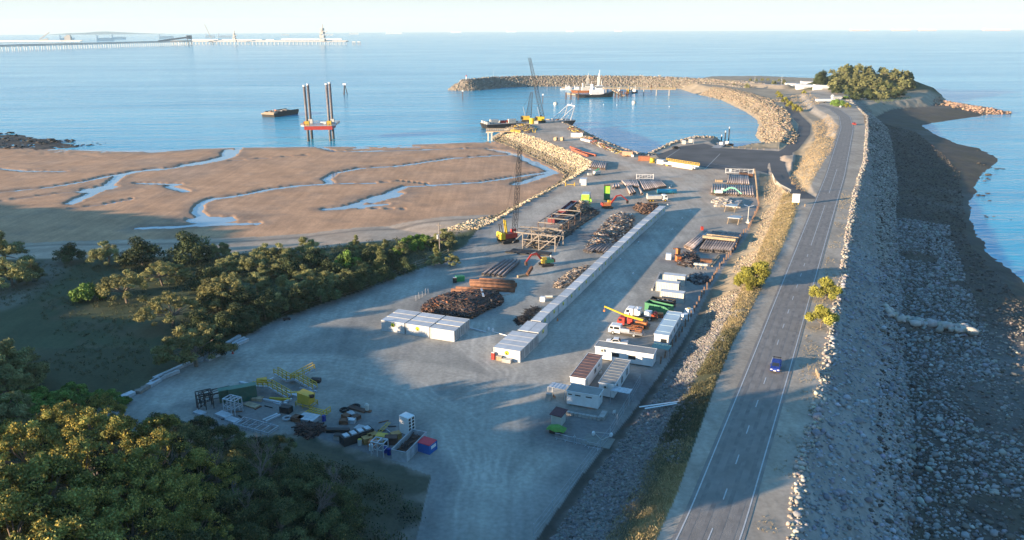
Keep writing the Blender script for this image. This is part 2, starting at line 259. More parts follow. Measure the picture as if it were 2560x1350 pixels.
def terrain(X, Y, want_col=True):
    """height (and albedo) of the land at world X, Y"""
    z = np.full(X.shape, -2.5); sh = X.shape
    C = np.zeros(sh + (3,)); C[:] = (.20, .17, .13)
    n1 = fbm(X, Y, 40, 1); n2 = fbm(X, Y, 9, 4); n3 = nz(X, Y, 2.2, 8); n4 = fbm(X, Y, 3.0, 12, 2)
    def put(mask, col):
        nonlocal C
        if want_col: C = C * (1 - mask[..., None]) + np.asarray(col) * mask[..., None]
    # tidal flat
    ds = sdist(X, Y, SAND) + n2 * 1.5
    zs = np.clip(-ds * .03, -2.5, .45) + np.where(ds < 0, .07 * n1 + .02 * n2, 0) - .42 * sstep(34, 12, -ds) * sstep(.05, .45, n1 + .25 * n4) * (ds < 0) * (Y > 400)
    dch = np.full(sh, 1e9)
    for c, hw in CHANW: dch = np.minimum(dch, sdist(X, Y, c, False) / (.82 * hw * (1 + .35 * n4 + .3 * n2)))
    zs = zs - .75 * (1 - sstep(.75, 1.35, dch)) * (zs > 0)
    z = np.maximum(z, zs)
    if want_col:
        put((ds < 2) * 1., (.47, .275, .155)); put(sstep(-.2, .8, n1) * (ds < 0) * .45, (.35, .25, .18)); put((1 - sstep(1.1, 4.5, dch)) * .7 * (ds < 0), (.235, .175, .13)); put(sstep(.1, .6, n2) * .35 * (ds < 0), (.27, .19, .135))
        put(sstep(14, 2, -ds) * .4 * (ds < 2), (.30, .24, .19))
    dl = sdist(X, Y, REEFL); zr = np.where(dl < 14, .25 + .55 * n2 + .35 * n3 - .02 * np.maximum(dl, 0) * 3, -3)
    put((zr > z) * (dl < 14) * 1., (.055, .05, .045)); z = np.maximum(z, zr)
    # bank and beach
    db = sdist(X, Y, BANK) + .6 * n2; zb = YZ - .135 * np.maximum(db, 0) + .25 * n1
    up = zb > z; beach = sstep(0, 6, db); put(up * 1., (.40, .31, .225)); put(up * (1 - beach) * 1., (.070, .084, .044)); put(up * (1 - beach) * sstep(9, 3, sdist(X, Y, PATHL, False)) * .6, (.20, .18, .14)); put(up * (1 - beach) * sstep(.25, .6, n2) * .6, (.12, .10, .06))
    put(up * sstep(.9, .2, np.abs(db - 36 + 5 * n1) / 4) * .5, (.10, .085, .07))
    z = np.where(up, zb, z)
    dr = sdist(X, Y, SHADE_RIDGE, False); zr = 27 + 3 * n1 - .42 * dr + 1.5 * n2; put((zr > z) * 1., (.05, .06, .03)); z = np.maximum(z, zr)
    # foreshore right of the road
    df = sdist(X, Y, FLAT) + 2.2 * n2 + .8 * n3; zf = np.clip(-df * .075, -2.5, 2.2) + np.where(df < 0, .18 * n3 + .3 * n2 * np.clip(.3 + df / -40, 0, 1), 0)
    far = sstep(300, 520, Y); up = zf > z
    put(up * 1., (.085, .075, .062)); put(up * sstep(28, 60, -df) * (1 - far) * 1., (.18, .17, .16)); put(up * far * sstep(0, .5, n2) * .4, (.10, .085, .06))
    put(up * sstep(.15, .5, n1) * .5, (.155, .145, .13)); put(up * sstep(30, 2, np.abs(df + 14)) * .3 * (n2 > 0), (.10, .085, .045))
    z = np.where(up, zf, z)
    dg = sdist(X, Y, GROYNE, False); zg = 2.7 - .8 * np.maximum(dg - 1.5, 0) + .3 * n3; put((zg > z) * 1., (.16, .14, .12)); z = np.maximum(z, zg)
    dsp = sdist(X, Y, SPIT, False); zsp = 2.9 - .15 * np.maximum(dsp, 0) + .5 * n2 + .5 * n3; put((zsp > z) * 1., (.24, .17, .12)); z = np.maximum(z, zsp)
    # harbour arm, breakwater, headland
    dh = sdist(X, Y, HARB) + .8 * n3; zh = 8.3 - .55 * np.maximum(dh, 0) - .05 * np.maximum(dh, 0); put((zh > z) * 1., (.30, .25, .18)); z = np.maximum(z, zh)
    dk = sdist(X, Y, BRKW, False); zk = 12 - .62 * np.maximum(dk - 4.5, 0); put((zk > z) * 1., (.26, .22, .17)); put((zk > z) * (dk < 3.5) * 1., (.34, .31, .27)); z = np.maximum(z, zk)
    dj = sdist(X, Y, JETTY2); zj = YZ - .62 * np.maximum(dj, 0); put((zj > z) * 1., (.22, .19, .15)); z = np.maximum(z, zj)
    # yard and road embankment
    dy = sdist(X, Y, YARD); dd = sdist(X, Y, DECK); edge = .45 * n3
    zy = YZ - .60 * np.maximum(dy + edge * (dy > 0), 0); zd = RZ - .60 * np.maximum(dd + edge * (dd > 0), 0)
    left = sstep(-.5, .5, np.where(dd > 0, 1, 0) * 1.)  # berm between yard and road
    cx = np.interp(Y, [p[1] for p in CENTER], [p[0] for p in CENTER])
    near = (Y < 520) & (X < cx) & (dy > 0) & (dd > 0) & (dy + dd < 60) & (X > np.interp(Y, [60, 93, 130, 200, 520], [-10, 2, 20, 30, 60]))
    t = dy / (dy + dd + 1e-6); zm = YZ + (RZ - YZ) * sstep(0, 1, t * 1.0) + .25 * n3 * np.minimum(1, 4 * t * (1 - t) * 2)
    up = zy > z; put(up * 1., (.27, .235, .185)); z = np.maximum(z, zy)
    up = (zd > z) & ~near; put(up * 1., (.27, .25, .22)); z = np.where(up, zd, z)
    z = np.where(near & (Y < 470), np.maximum(zm, -9), z); nr = (near & (Y < 470)) * 1.
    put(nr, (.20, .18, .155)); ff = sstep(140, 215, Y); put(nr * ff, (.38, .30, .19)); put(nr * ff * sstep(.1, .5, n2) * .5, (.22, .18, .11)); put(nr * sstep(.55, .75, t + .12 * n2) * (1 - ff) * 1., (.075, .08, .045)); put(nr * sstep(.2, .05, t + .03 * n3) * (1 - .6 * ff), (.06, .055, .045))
    put(nr * sstep(.72, .8, t + .1 * n2) * .8 * (Y < 105) * 1., (.30, .20, .08))
    # deck and yard surfaces
    ink = (dd < 0) * 1.; put(ink, (.35, .305, .245)); put(ink * sstep(.1, .5, n2) * .35, (.20, .19, .17)); put(ink * sstep(.0, -5, dd) * sstep(-8, -3, dd) * .5, (.31, .26, .19))
    iny = (dy < 0) * 1.; lit_far = sstep(230, 330, Y); put(iny, (.285, .268, .228)); put(iny * lit_far, (.41, .325, .24)); put(iny * sstep(-.1, .6, n1) * .45, (.33, .31, .26)); put(iny * sstep(.0, .7, n2) * .4, (.18, .175, .165)); put(iny * sstep(.35, .7, n3 * .6 + n4 * .6) * .35, (.17, .16, .15))  # far gravel coloured warmer and lighter, as the sunlit end of the yard
    lane = np.zeros(sh)
    for c, hw in LANESW:
        dl_ = sdist(X, Y, c, False); k_ = sstep(hw + 1.5, hw - 1, dl_ + 1.2 * n2); lane = np.maximum(lane, k_ * (.45 + .4 * sstep(0, .8, np.sin(dl_ * 4.1 + 3.5 * n2 + 1.5 * n4)) * sstep(-.7, .3, n2)))
    put(iny * lane * .8, (.45, .41, .34))
    put(iny * sstep(8, 2, -dy + 3 * n2) * .5 * (Y < 330), (.17, .165, .16))
    for px_, py_, rr in DARK_GROUND:
        q_ = P(px_, py_, YZ); put(iny * sstep(rr, rr * .4, np.hypot(X - q_.x, Y - q_.y) + 2.5 * n2) * .6, (.12, .115, .12))
    # scrap yard dark soil, hillside
    hill = sstep(-2, -22, X + (Y - 100) * .1) * sstep(152, 112, Y + .25 * (X + 60)) * sstep(0, 60, -X - 0) * 0 + ((X < 4) & (Y < 160) & (dy > 0)) * 1.
    rise = np.minimum(15, .36 * np.maximum(dy - 3, 0)) * hill * sstep(158, 120, Y + .12 * (X + 60)) * (dr > 5)
    z = np.where(hill > 0, np.maximum(z, YZ + rise + .3 * n2), z); put(hill * sstep(0, 2.5, dy + 3.5 * n2 + 1.5 * n3), (.060, .066, .036)); put(hill * sstep(10, 2, dy + 4 * n2) * .5 * (X > -40), (.085, .075, .06))
    for (hx, hy), hh, hs in HILLS:
        g = hh * np.exp(-((X - hx) ** 2 + (Y - hy) ** 2) / (2 * hs * hs)); m = sstep(.05, .3, g / hh); z = z + g * (z > 2); put(m * (z > 4) * 1., (.055, .065, .03))
    rk = sstep(0.2, .8, n2) * (Y > 600) * (X > 420) * 1.; put(rk * (z > 1.5) * .5, (.18, .14, .10))
    def ribbon(line, hw, side):
        nonlocal z
        bd = np.full(sh, 1e9); bz = np.zeros(sh)
        for (ax, ay, az_), (bx, by, bz_) in zip(line, line[1:]):
            dx, dy_ = bx - ax, by - ay; t_ = np.clip(((X - ax) * dx + (Y - ay) * dy_) / (dx * dx + dy_ * dy_), 0, 1)
            d_ = np.hypot(X - ax - t_ * dx, Y - ay - t_ * dy_); k = d_ < bd; bd = np.where(k, d_, bd); bz = np.where(k, az_ + (bz_ - az_) * t_, bz)
        lim = bz + side * np.maximum(bd - hw, 0); m_ = bd < hw + 18
        z = np.where(m_ & (z > lim), lim, z); z = np.where(bd < hw, bz, z)
    ribbon(ACCESS, 4.6, .55); ribbon(LOWER, 6.0, .5)
    return z, C

def hz(x, y):
    z, _ = terrain(np.array([[float(x)]]), np.array([[float(y)]]), False); return float(z[0, 0])
def hzs(xy):
    xy = np.asarray(xy, float).reshape(-1, 1, 2); z, _ = terrain(xy[:, :, 0], xy[:, :, 1], False); return z[:, 0]

def build_terrain():
    NA, NR = 960, 700
    az = np.radians(np.concatenate([np.linspace(-122, -42, 140, endpoint=False), np.linspace(-42, 46, NA - 140)]))
    r = np.geomspace(40, 1500, NR); R, A = np.meshgrid(r, az, indexing='ij'); X = R * np.sin(A); Y = R * np.cos(A)
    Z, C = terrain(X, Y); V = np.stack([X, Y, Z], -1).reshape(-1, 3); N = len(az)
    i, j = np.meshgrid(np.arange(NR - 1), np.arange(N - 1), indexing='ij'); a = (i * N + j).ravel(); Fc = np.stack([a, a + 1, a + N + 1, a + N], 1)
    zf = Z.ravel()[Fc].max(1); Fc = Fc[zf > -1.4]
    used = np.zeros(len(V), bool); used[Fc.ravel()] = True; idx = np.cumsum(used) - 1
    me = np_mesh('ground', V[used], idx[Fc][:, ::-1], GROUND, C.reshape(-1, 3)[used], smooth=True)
    return structure(link('ground', me))

def ground_mat():
    m = bpy.data.materials.new('ground'); m.use_nodes = True; n = m.node_tree.nodes; l = m.node_tree.links; b = n['Principled BSDF']
    b.inputs['Roughness'].default_value = .9; b.inputs['Specular IOR Level'].default_value = .15
    at = n.new('ShaderNodeAttribute'); at.attribute_name = 'Col'; tc = n.new('ShaderNodeTexCoord')
    def noise(sc, det, rot=None, st=None):
        t = n.new('ShaderNodeTexNoise'); t.inputs['Scale'].default_value = sc; t.inputs['Detail'].default_value = det
        if st:
            mp = n.new('ShaderNodeMapping'); mp.inputs['Rotation'].default_value = (0, 0, rot); mp.inputs['Scale'].default_value = st; l.new(tc.outputs['Object'], mp.inputs[0]); l.new(mp.outputs[0], t.inputs['Vector'])
        else: l.new(tc.outputs['Object'], t.inputs['Vector'])
        return t
    def mul(col, t, lo, hi, a=.3, bb=.7):
        mr = n.new('ShaderNodeMapRange'); mr.inputs[1].default_value = a; mr.inputs[2].default_value = bb; mr.inputs[3].default_value = lo; mr.inputs[4].default_value = hi; l.new(t.outputs['Fac'], mr.inputs[0])
        mx = n.new('ShaderNodeMix'); mx.data_type = 'RGBA'; mx.blend_type = 'MULTIPLY'; mx.inputs[0].default_value = 1; l.new(col, mx.inputs[6]); l.new(mr.outputs[0], mx.inputs[7]); return mx.outputs[2]
    c = at.outputs['Color']; fine = noise(1.4, 8)
    c = mul(c, noise(.06, 5), .86, 1.14); c = mul(c, fine, .86, 1.14)
    c = mul(c, noise(1, 5, math.radians(22.5), (.55, .03, 1)), .90, 1.10); c = mul(c, noise(.16, 8), .90, 1.10)
    l.new(c, b.inputs['Base Color']); bp = n.new('ShaderNodeBump'); bp.inputs['Strength'].default_value = .08; bp.inputs['Distance'].default_value = .25
    l.new(fine.outputs['Fac'], bp.inputs['Height']); l.new(bp.outputs[0], b.inputs['Normal']); return m
GROUND = ground_mat(); build_terrain()
_tp = MB(); _tp.add([(x, y, .02) for x, y in [P(px, py, 0)[:2] for px, py in [(-300, 390), (0, 368), (180, 376), (440, 376), (600, 371), (880, 369), (1180, 360), (1285, 356), (1390, 405), (1460, 440), (1250, 600), (900, 640), (0, 640), (-600, 640)]]], [tuple(range(14))])
TPM = mat('tidal_water_sky_tint', (.28, .34, .38), .08, .1, .05, spec=.5); structure(_tp.build('tidal_pools', TPM))  # pale base colour stands in for bright sky reflected in the shallows
_sf = W([(180, 376), (330, 380), (440, 374.5), (600, 369), (750, 367.5), (880, 367), (1000, 363), (1180, 356), (1240, 352)], 0); _sm = MB(); _n = len(_sf) * 24
_pts = []
for i in range(len(_sf) - 1):
    for k in range(24): f = k / 24; _pts.append((_sf[i][0] + (_sf[i + 1][0] - _sf[i][0]) * f, _sf[i][1] + (_sf[i + 1][1] - _sf[i][1]) * f))
_V = []
for i, (x, y) in enumerate(_pts): q = math.sin(i * .35) * 1.0 + math.sin(i * 1.3) * .5; wd = .5 + .5 * abs(math.sin(i * .21)); _V += [(x, y + q, .05), (x, y + q + wd, .05)]
_sm.add(_V, [(2 * i, 2 * i + 2, 2 * i + 3, 2 * i + 1) for i in range(len(_pts) - 1)]); structure(_sm.build('surf_line', mat('sea_foam', (.7, .75, .78), .6, .1)))

def water_mat():
    m = bpy.data.materials.new('sea_water'); m.use_nodes = True; n = m.node_tree.nodes; l = m.node_tree.links; b = n['Principled BSDF']
    b.inputs['Base Color'].default_value = (.015, .23, .36, 1); b.inputs['Roughness'].default_value = .14; b.inputs['IOR'].default_value = 1.33
    tc = n.new('ShaderNodeTexCoord'); pr = None
    mp = n.new('ShaderNodeMapping'); mp.inputs['Scale'].default_value = (.0022, .011, 1); mp.inputs['Rotation'].default_value = (0, 0, math.radians(-8)); l.new(tc.outputs['Object'], mp.inputs[0])
    t = n.new('ShaderNodeTexNoise'); t.inputs['Scale'].default_value = 1; t.inputs['Detail'].default_value = 5; t.inputs['Distortion'].default_value = .6; l.new(mp.outputs[0], t.inputs['Vector'])
    cr = n.new('ShaderNodeValToRGB'); cr.color_ramp.elements[0].position = .36; cr.color_ramp.elements[0].color = (.022, .285, .43, 1); cr.color_ramp.elements[1].position = .64; cr.color_ramp.elements[1].color = (.032, .375, .52, 1); l.new(t.outputs['Fac'], cr.inputs[0]); l.new(cr.outputs[0], b.inputs['Base Color'])
    mr = n.new('ShaderNodeMapRange'); mr.inputs[1].default_value = .35; mr.inputs[2].default_value = .65; mr.inputs[3].default_value = .16; mr.inputs[4].default_value = .11; l.new(t.outputs['Fac'], mr.inputs[0]); l.new(mr.outputs[0], b.inputs['Roughness'])
    for sc, st, dist, strg in (((.09, .30, 1), 0, 1.6, .30), ((.35, .9, 1), 0, .5, .35), ((.012, .05, 1), 0, 6, .22)):
        mp = n.new('ShaderNodeMapping'); mp.inputs['Scale'].default_value = sc; mp.inputs['Rotation'].default_value = (0, 0, math.radians(-12)); l.new(tc.outputs['Object'], mp.inputs[0])
        t = n.new('ShaderNodeTexNoise'); t.inputs['Scale'].default_value = 1; t.inputs['Detail'].default_value = 3; l.new(mp.outputs[0], t.inputs['Vector'])
        bp = n.new('ShaderNodeBump'); bp.inputs['Strength'].default_value = strg; bp.inputs['Distance'].default_value = dist; l.new(t.outputs['Fac'], bp.inputs['Height'])
        if pr: l.new(pr.outputs[0], bp.inputs['Normal'])
        pr = bp
    l.new(pr.outputs[0], b.inputs['Normal']); return m
SEA_R = CZ / math.tan(PIT - math.atan(595.5 / F))
def sea():
    rs = [0, 60, 200, 500, 1000, 2000, 4000, 8000, SEA_R]; n = 180; V = []; Fc = []
    for r in rs[1:]:
        for k in range(n): a = 2 * math.pi * k / n; V.append((r * math.sin(a), r * math.cos(a), 0))
    V.append((0, 0, 0)); c = len(V) - 1; f3 = [(c, (k + 1) % n, k) for k in range(n)]
    me = bpy.data.meshes.new('water'); me.from_pydata(V, [], f3 + [(i * n + k, i * n + (k + 1) % n, (i + 1) * n + (k + 1) % n, (i + 1) * n + k) for i in range(len(rs) - 2) for k in range(n)])
    bm = bmesh.new(); bm.from_mesh(me); bmesh.ops.recalc_face_normals(bm, faces=bm.faces)
    if sum(f.normal.z for f in bm.faces) < 0: bmesh.ops.reverse_faces(bm, faces=bm.faces)
    bm.to_mesh(me); bm.free(); me.materials.append(water_mat()); structure(link('water', me))
sea()
# ---------------------------------------------------------------- roads
def ribbon_mesh(name, line, w0, w1, m, dz, step=4.0):
    """strip between lateral offsets w0,w1 (to the right) of a centre polyline [(x,y,z)]"""
    pts = []
    for a, b in zip(line, line[1:]):
        L = math.dist(a[:2], b[:2]); n = max(1, int(L / step))
        for k in range(n): f = k / n; pts.append(tuple(a[i] + (b[i] - a[i]) * f for i in range(3)))
    pts.append(tuple(line[-1])); V = []
    for _ in range(3): pts = [pts[0]] + [tuple((pts[i - 1][k] + 2 * pts[i][k] + pts[i + 1][k]) / 4 for k in range(3)) for i in range(1, len(pts) - 1)] + [pts[-1]]
    for i, p in enumerate(pts):
        q0 = pts[max(0, i - 1)]; q1 = pts[min(len(pts) - 1, i + 1)]; dx, dy = q1[0] - q0[0], q1[1] - q0[1]; L = math.hypot(dx, dy); rx, ry = dy / L, -dx / L
        V.append((p[0] + rx * w0, p[1] + ry * w0, p[2] + dz)); V.append((p[0] + rx * w1, p[1] + ry * w1, p[2] + dz))
    Fc = [(2 * i, 2 * i + 1, 2 * i + 3, 2 * i + 2) for i in range(len(pts) - 1)]
    me = bpy.data.meshes.new(name); me.from_pydata(V, [], Fc); me.materials.append(m); return me, pts
ASPH = mat('asphalt', (.215, .195, .17), .85, .18, .35, bump=.15, bscale=6); ASPH2 = mat('dark_asphalt', (.088, .085, .082), .85, .25, .08, bump=.1, bscale=6); LINEW = mat('road_line_paint', (.47, .47, .45), .7, .15, 2)
PATHM = mat('path_seal', (.10, .10, .10), .85, .2, .3)
cen = [(x, y, RZ) for x, y in CENTER]
me, _pts = ribbon_mesh('road', cen, -4.25, 4.2, ASPH, .04); structure(link('road', me))
WORN = mat('worn_asphalt', (.195, .177, .156), .8, .22, .6)
for off in (-2.65, -1.0, 1.0, 2.65):
    me, _ = ribbon_mesh('road_wheel_track', cen, off - .3, off + .3, WORN, .05); structure(link('road_wheel_track', me))
for off in (-3.65, 3.65):
    me, _ = ribbon_mesh('road_edge_line', cen, off - .09, off + .09, LINEW, .06); structure(link('road_edge_line', me))
def along(pts):
    acc = [0]
    for a, b in zip(pts, pts[1:]): acc.append(acc[-1] + math.dist(a[:2], b[:2]))
    return acc
acc = along(_pts)
def at_s(s):
    i = max(0, min(len(_pts) - 2, next((k for k in range(len(acc) - 1) if acc[k + 1] >= s), len(acc) - 2))); f = (s - acc[i]) / (acc[i + 1] - acc[i]); a, b = _pts[i], _pts[i + 1]
    return (a[0] + (b[0] - a[0]) * f, a[1] + (b[1] - a[1]) * f, RZ), math.atan2(b[1] - a[1], b[0] - a[0])
def s_of(px, py):
    p = P(px, py, RZ); return min((math.dist(p[:2], q[:2]), a) for q, a in zip(_pts, acc))[1]
dm = MB(); s0 = s_of(2025, 617); s1 = s_of(2061, 511); s2 = s_of(2071, 483); s = 2.0
dashes = [(s0, s1), (s2, s2 + 60)]
while s < s0 - 4: dashes.append((s, s + 3)); s += 10.2
for a, b in dashes:
    p, _ = at_s(a); q, _ = at_s(b); dx, dy = q[0] - p[0], q[1] - p[1]; L = math.hypot(dx, dy); rx, ry = dy / L * .08, -dx / L * .08
    dm.add([(p[0] - rx, p[1] - ry, RZ + .06), (p[0] + rx, p[1] + ry, RZ + .06), (q[0] + rx, q[1] + ry, RZ + .06), (q[0] - rx, q[1] - ry, RZ + .06)], [(0, 1, 2, 3)])
structure(dm.build('road_centre_line', LINEW))
me, _ = ribbon_mesh('access_road', ACCESS, -3.6, 3.6, ASPH2, .05, 2); structure(link('access_road', me))
me, _ = ribbon_mesh('harbour_path', LOWER, -4.0, 4.0, ASPH2, .05, 2); structure(link('harbour_path', me))
def sheet(name, px, z, dz, m):
    pts = [P(x, y, z) for x, y in px]; me = bpy.data.meshes.new(name); me.from_pydata([(p.x, p.y, z + dz) for p in pts], [], [tuple(range(len(pts)))]); me.materials.append(m)
    bm = bmesh.new(); bm.from_mesh(me); bmesh.ops.triangulate(bm, faces=bm.faces)
    for f in bm.faces:
        if f.normal.z < 0: f.normal_flip()
    bm.to_mesh(me); bm.free(); return structure(link(name, me))
sheet('car_park', [(1652, 400), (1640, 388), (1700, 366), (1760, 359), (1800, 370), (1930, 377), (1980, 381), (1984, 400), (1972, 440), (1966, 462), (1935, 438), (1895, 427), (1800, 424), (1768, 420)], 7, .04, ASPH2)
sheet('boat_ramp', [(1778, 369), (1810, 352), (1822, 356), (1800, 371)], 7, .06, mat('ramp_concrete', (.30, .29, .27), .8, .1))
sheet('headland_car_park', [(1800, 207), (1960, 206), (2010, 216), (1995, 224), (1900, 217), (1820, 213)], 8.3, .06, ASPH2)
# white bay lines on the car park
bl = MB()
for a, b in (((1700, 372), (1640, 412)), ((1800, 385), (1760, 425)), ((1880, 424), (1770, 408))):
    a = P(*a); b = P(*b); bl.add([(a.x - .12, a.y, 7.06), (a.x + .12, a.y, 7.06), (b.x + .12, b.y, 7.06), (b.x - .12, b.y, 7.06)], [(0, 1, 2, 3)])
structure(bl.build('car_park_line', LINEW))
# ---------------------------------------------------------------- rocks
def rock_base(k):
    r = np.random.default_rng(k); g = (1 + 5 ** .5) / 2
    v = np.array([(-1, g, 0), (1, g, 0), (-1, -g, 0), (1, -g, 0), (0, -1, g), (0, 1, g), (0, -1, -g), (0, 1, -g), (g, 0, -1), (g, 0, 1), (-g, 0, -1), (-g, 0, 1)], float); v /= np.linalg.norm(v[0])
    f = [(0, 11, 5), (0, 5, 1), (0, 1, 7), (0, 7, 10), (0, 10, 11), (1, 5, 9), (5, 11, 4), (11, 10, 2), (10, 7, 6), (7, 1, 8), (3, 9, 4), (3, 4, 2), (3, 2, 6), (3, 6, 8), (3, 8, 9), (4, 9, 5), (2, 4, 11), (6, 2, 10), (8, 6, 7), (9, 8, 1)]
    v = v * r.uniform(.72, 1.12, (12, 1)); return v, np.array(f)
def scatter(name, xy, size, col, var=.25, flat=.65, sink=.15, label=None, cat=None, jit=None):
    """many rough boulders as one mesh; xy (n,2), size (n,)"""
    n = len(xy); zz = hzs(xy); B = [rock_base(k) for k in range(6)]; kk = RNG.integers(0, 6, n); bv = np.stack([b[0] for b in B])[kk]
    sc = size[:, None] * np.stack([RNG.uniform(.75, 1.3, n), RNG.uniform(.75, 1.3, n), flat * RNG.uniform(.8, 1.3, n)], 1) * .5
    bv = bv * sc[:, None, :]; a = RNG.uniform(0, 6.28, n); ca, sa = np.cos(a)[:, None], np.sin(a)[:, None]; tl = RNG.uniform(-.5, .5, n)[:, None]
    x = bv[..., 0] * ca - bv[..., 1] * sa; y = bv[..., 0] * sa + bv[..., 1] * ca; z = bv[..., 2] + x * tl * .6
    V = np.stack([x + xy[:, :1], y + xy[:, 1:], z + (zz + size * (flat * .5 - sink))[:, None]], -1).reshape(-1, 3)
    Fc = (B[0][1][None] + (np.arange(n) * 12)[:, None, None]).reshape(-1, 3)
    c = np.asarray(col)[None] if np.ndim(col) == 1 else np.asarray(col); c = c * (1 + RNG.normal(0, var, (n, 1))) * (1 + RNG.normal(0, .04, (n, 3))); c = np.clip(c, .02, .8)
    me = np_mesh(name, V, Fc, ROCKM, np.repeat(c, 12, 0)); o = link(name, me); tag(o, label or 'heaped grey boulders', cat or 'rocks', kind='stuff'); return o
ROCKM = mat('boulder_stone', (.3, .28, .25), .9, .18, 1.2, attr=True, bump=.3, bscale=2.5)
def sample(px_poly, z, n):
    poly = np.array([P(x, y, z)[:2] for x, y in px_poly]); lo = poly.min(0); hi = poly.max(0); out = []
    while sum(map(len, out)) < n:
        q = RNG.uniform(lo, hi, (n * 3, 2)); out.append(q[sdist(q[:, 0][None], q[:, 1][None], [tuple(p) for p in poly])[0] < 0])
    return np.concatenate(out)[:n]
def offset_line(px, z, n, o0, o1, side=1):
    """points beside a polyline at lateral offset o0..o1 metres (positive to the right of travel)"""
    L = np.array([P(x, y, z)[:2] for x, y in px]); seg = L[1:] - L[:-1]; ln = np.hypot(*seg.T); k = RNG.choice(len(seg), n, p=ln / ln.sum()); t = RNG.uniform(0, 1, n)[:, None]
    d = seg[k] / ln[k][:, None]; r = np.stack([d[:, 1], -d[:, 0]], 1); return L[k] + seg[k] * t + r * RNG.uniform(o0, o1, n)[:, None]
GOLD = (.38, .315, .21); PALE_SKY_BLUE = (.275, .28, .285)  # seaward tone leans blue, sky light on the shaded slope put into it
# jetty face, yard edge, seen on the beach side
left_edge = [(1195, 574), (1250, 546), (1330, 499), (1420, 453), (1472, 421), (1478, 405), (1440, 384), (1350, 348), (1290, 327), (1268, 320)]
q = offset_line(left_edge, YZ, 9500, -13.5, .4); sz = np.clip(RNG.gamma(5, .17, len(q)), .4, 1.7); dline = hzs(q)
cc = np.where((dline < 2.6)[:, None], np.array([(.17, .145, .10)]), np.array([GOLD])) * (1 + .25 * nz(q[:, 0], q[:, 1], 12, 3))[:, None]
scatter('rock_revetment', q, sz, cc, .22, label='golden boulders armouring the bank between yard and sand flat', cat='rock revetment')
q = offset_line([(1400, 303), (1440, 320), (1500, 350), (1560, 372), (1600, 384), (1618, 389)], YZ, 1300, -8, .8); q = np.concatenate([q, offset_line([(1618, 389), (1640, 377), (1680, 359), (1740, 344), (1792, 343)], YZ, 900, -8, 1.2)])
scatter('rock_revetment', q[:, :], np.clip(RNG.gamma(5, .24, len(q)), .5, 2.2), (.27, .235, .19), .25, label='dark boulders along the harbour side of the jetty and beside the boat ramp', cat='rock revetment')
# seaward side of the causeway
crest = [(1985, 1560), (1996, 1350), (2013, 1133), (2038, 1070), (2058, 977), (2076, 905), (2088, 790), (2112, 700), (2120, 620), (2142, 480), (2166, 400), (2170, 320), (2168, 290), (2140, 262), (2105, 243)]
q = offset_line(crest, RZ, 21000, -.6, 15); v_ = hzs(q); sz = np.clip(RNG.gamma(3.2, .15, len(q)), .22, 1.8)
cc = np.where((q[:, 1] > 230)[:, None], np.array([(.31, .285, .25)]), np.array([PALE_SKY_BLUE])) * (1 + .2 * nz(q[:, 0], q[:, 1], 7, 3))[:, None]
scatter('rock_slope', q, sz, cc, .2, label='pale boulders armouring the seaward slope of the causeway', cat='rock slope')
q = offset_line(crest, RZ, 5200, -1.4, .8); scatter('crest_rocks', q, np.clip(RNG.gamma(4, .125, len(q)), .25, 1.1), (.34, .305, .255), .25, label='bright boulders lining the crest beside the road shoulder', cat='rocks')
q = offset_line([(1985, 1500), (1990, 1360), (2000, 1200), (2050, 977), (2085, 800), (2110, 640), (2140, 480)], RZ, 15000, 13, 34); q = q[nz(q[:, 0], q[:, 1], 14, 5) > -.45]
scatter('foreshore_boulders', q, np.clip(RNG.gamma(2.5, .18, len(q)), .2, 1.9), (.25, .25, .24), .22, label='rounded grey boulders spread over the foreshore below the slope', cat='rocks')
q = sample([(2150, 300), (2290, 330), (2400, 430), (2420, 600), (2560, 760), (2900, 1300), (2700, 1600), (2150, 1600), (2200, 900), (2180, 500)], 1, 34000); q = q[sdist(q[:, :1].T, q[:, 1:].T, FLAT)[0] < -2]
br = (1 - sstep(250, 420, q[:, 1]))[:, None]; dsh = sstep(10, 50, -sdist(q[:, :1].T, q[:, 1:].T, FLAT)[0])[:, None]
scatter('beach_rubble', q, np.clip(RNG.gamma(2.4, .18, len(q)), .2, 1.7), (.085, .075, .065) + np.array([(.14, .13, .11)]) * dsh * br, .35, .55, label='dark rubble covering the tidal flat beside the causeway', cat='rubble')
# groyne
q = np.array([GROYNE[0]]) + 0; L = np.array(GROYNE); k = RNG.integers(0, 3, 75); t = RNG.uniform(0, 1, 75)[:, None]; q = L[k] * (1 - t) + L[k + 1] * t + RNG.normal(0, 1.5, (75, 2))
scatter('rock_groyne', q, np.clip(RNG.normal(2.3, .5, 75), 1.3, 3.4) * (.75 + .25 * (k + t[:, 0]) / 3), (.40, .375, .33), .15, .75, .0, label='short line of big boulders running out across the dark flat', cat='rock groyne')
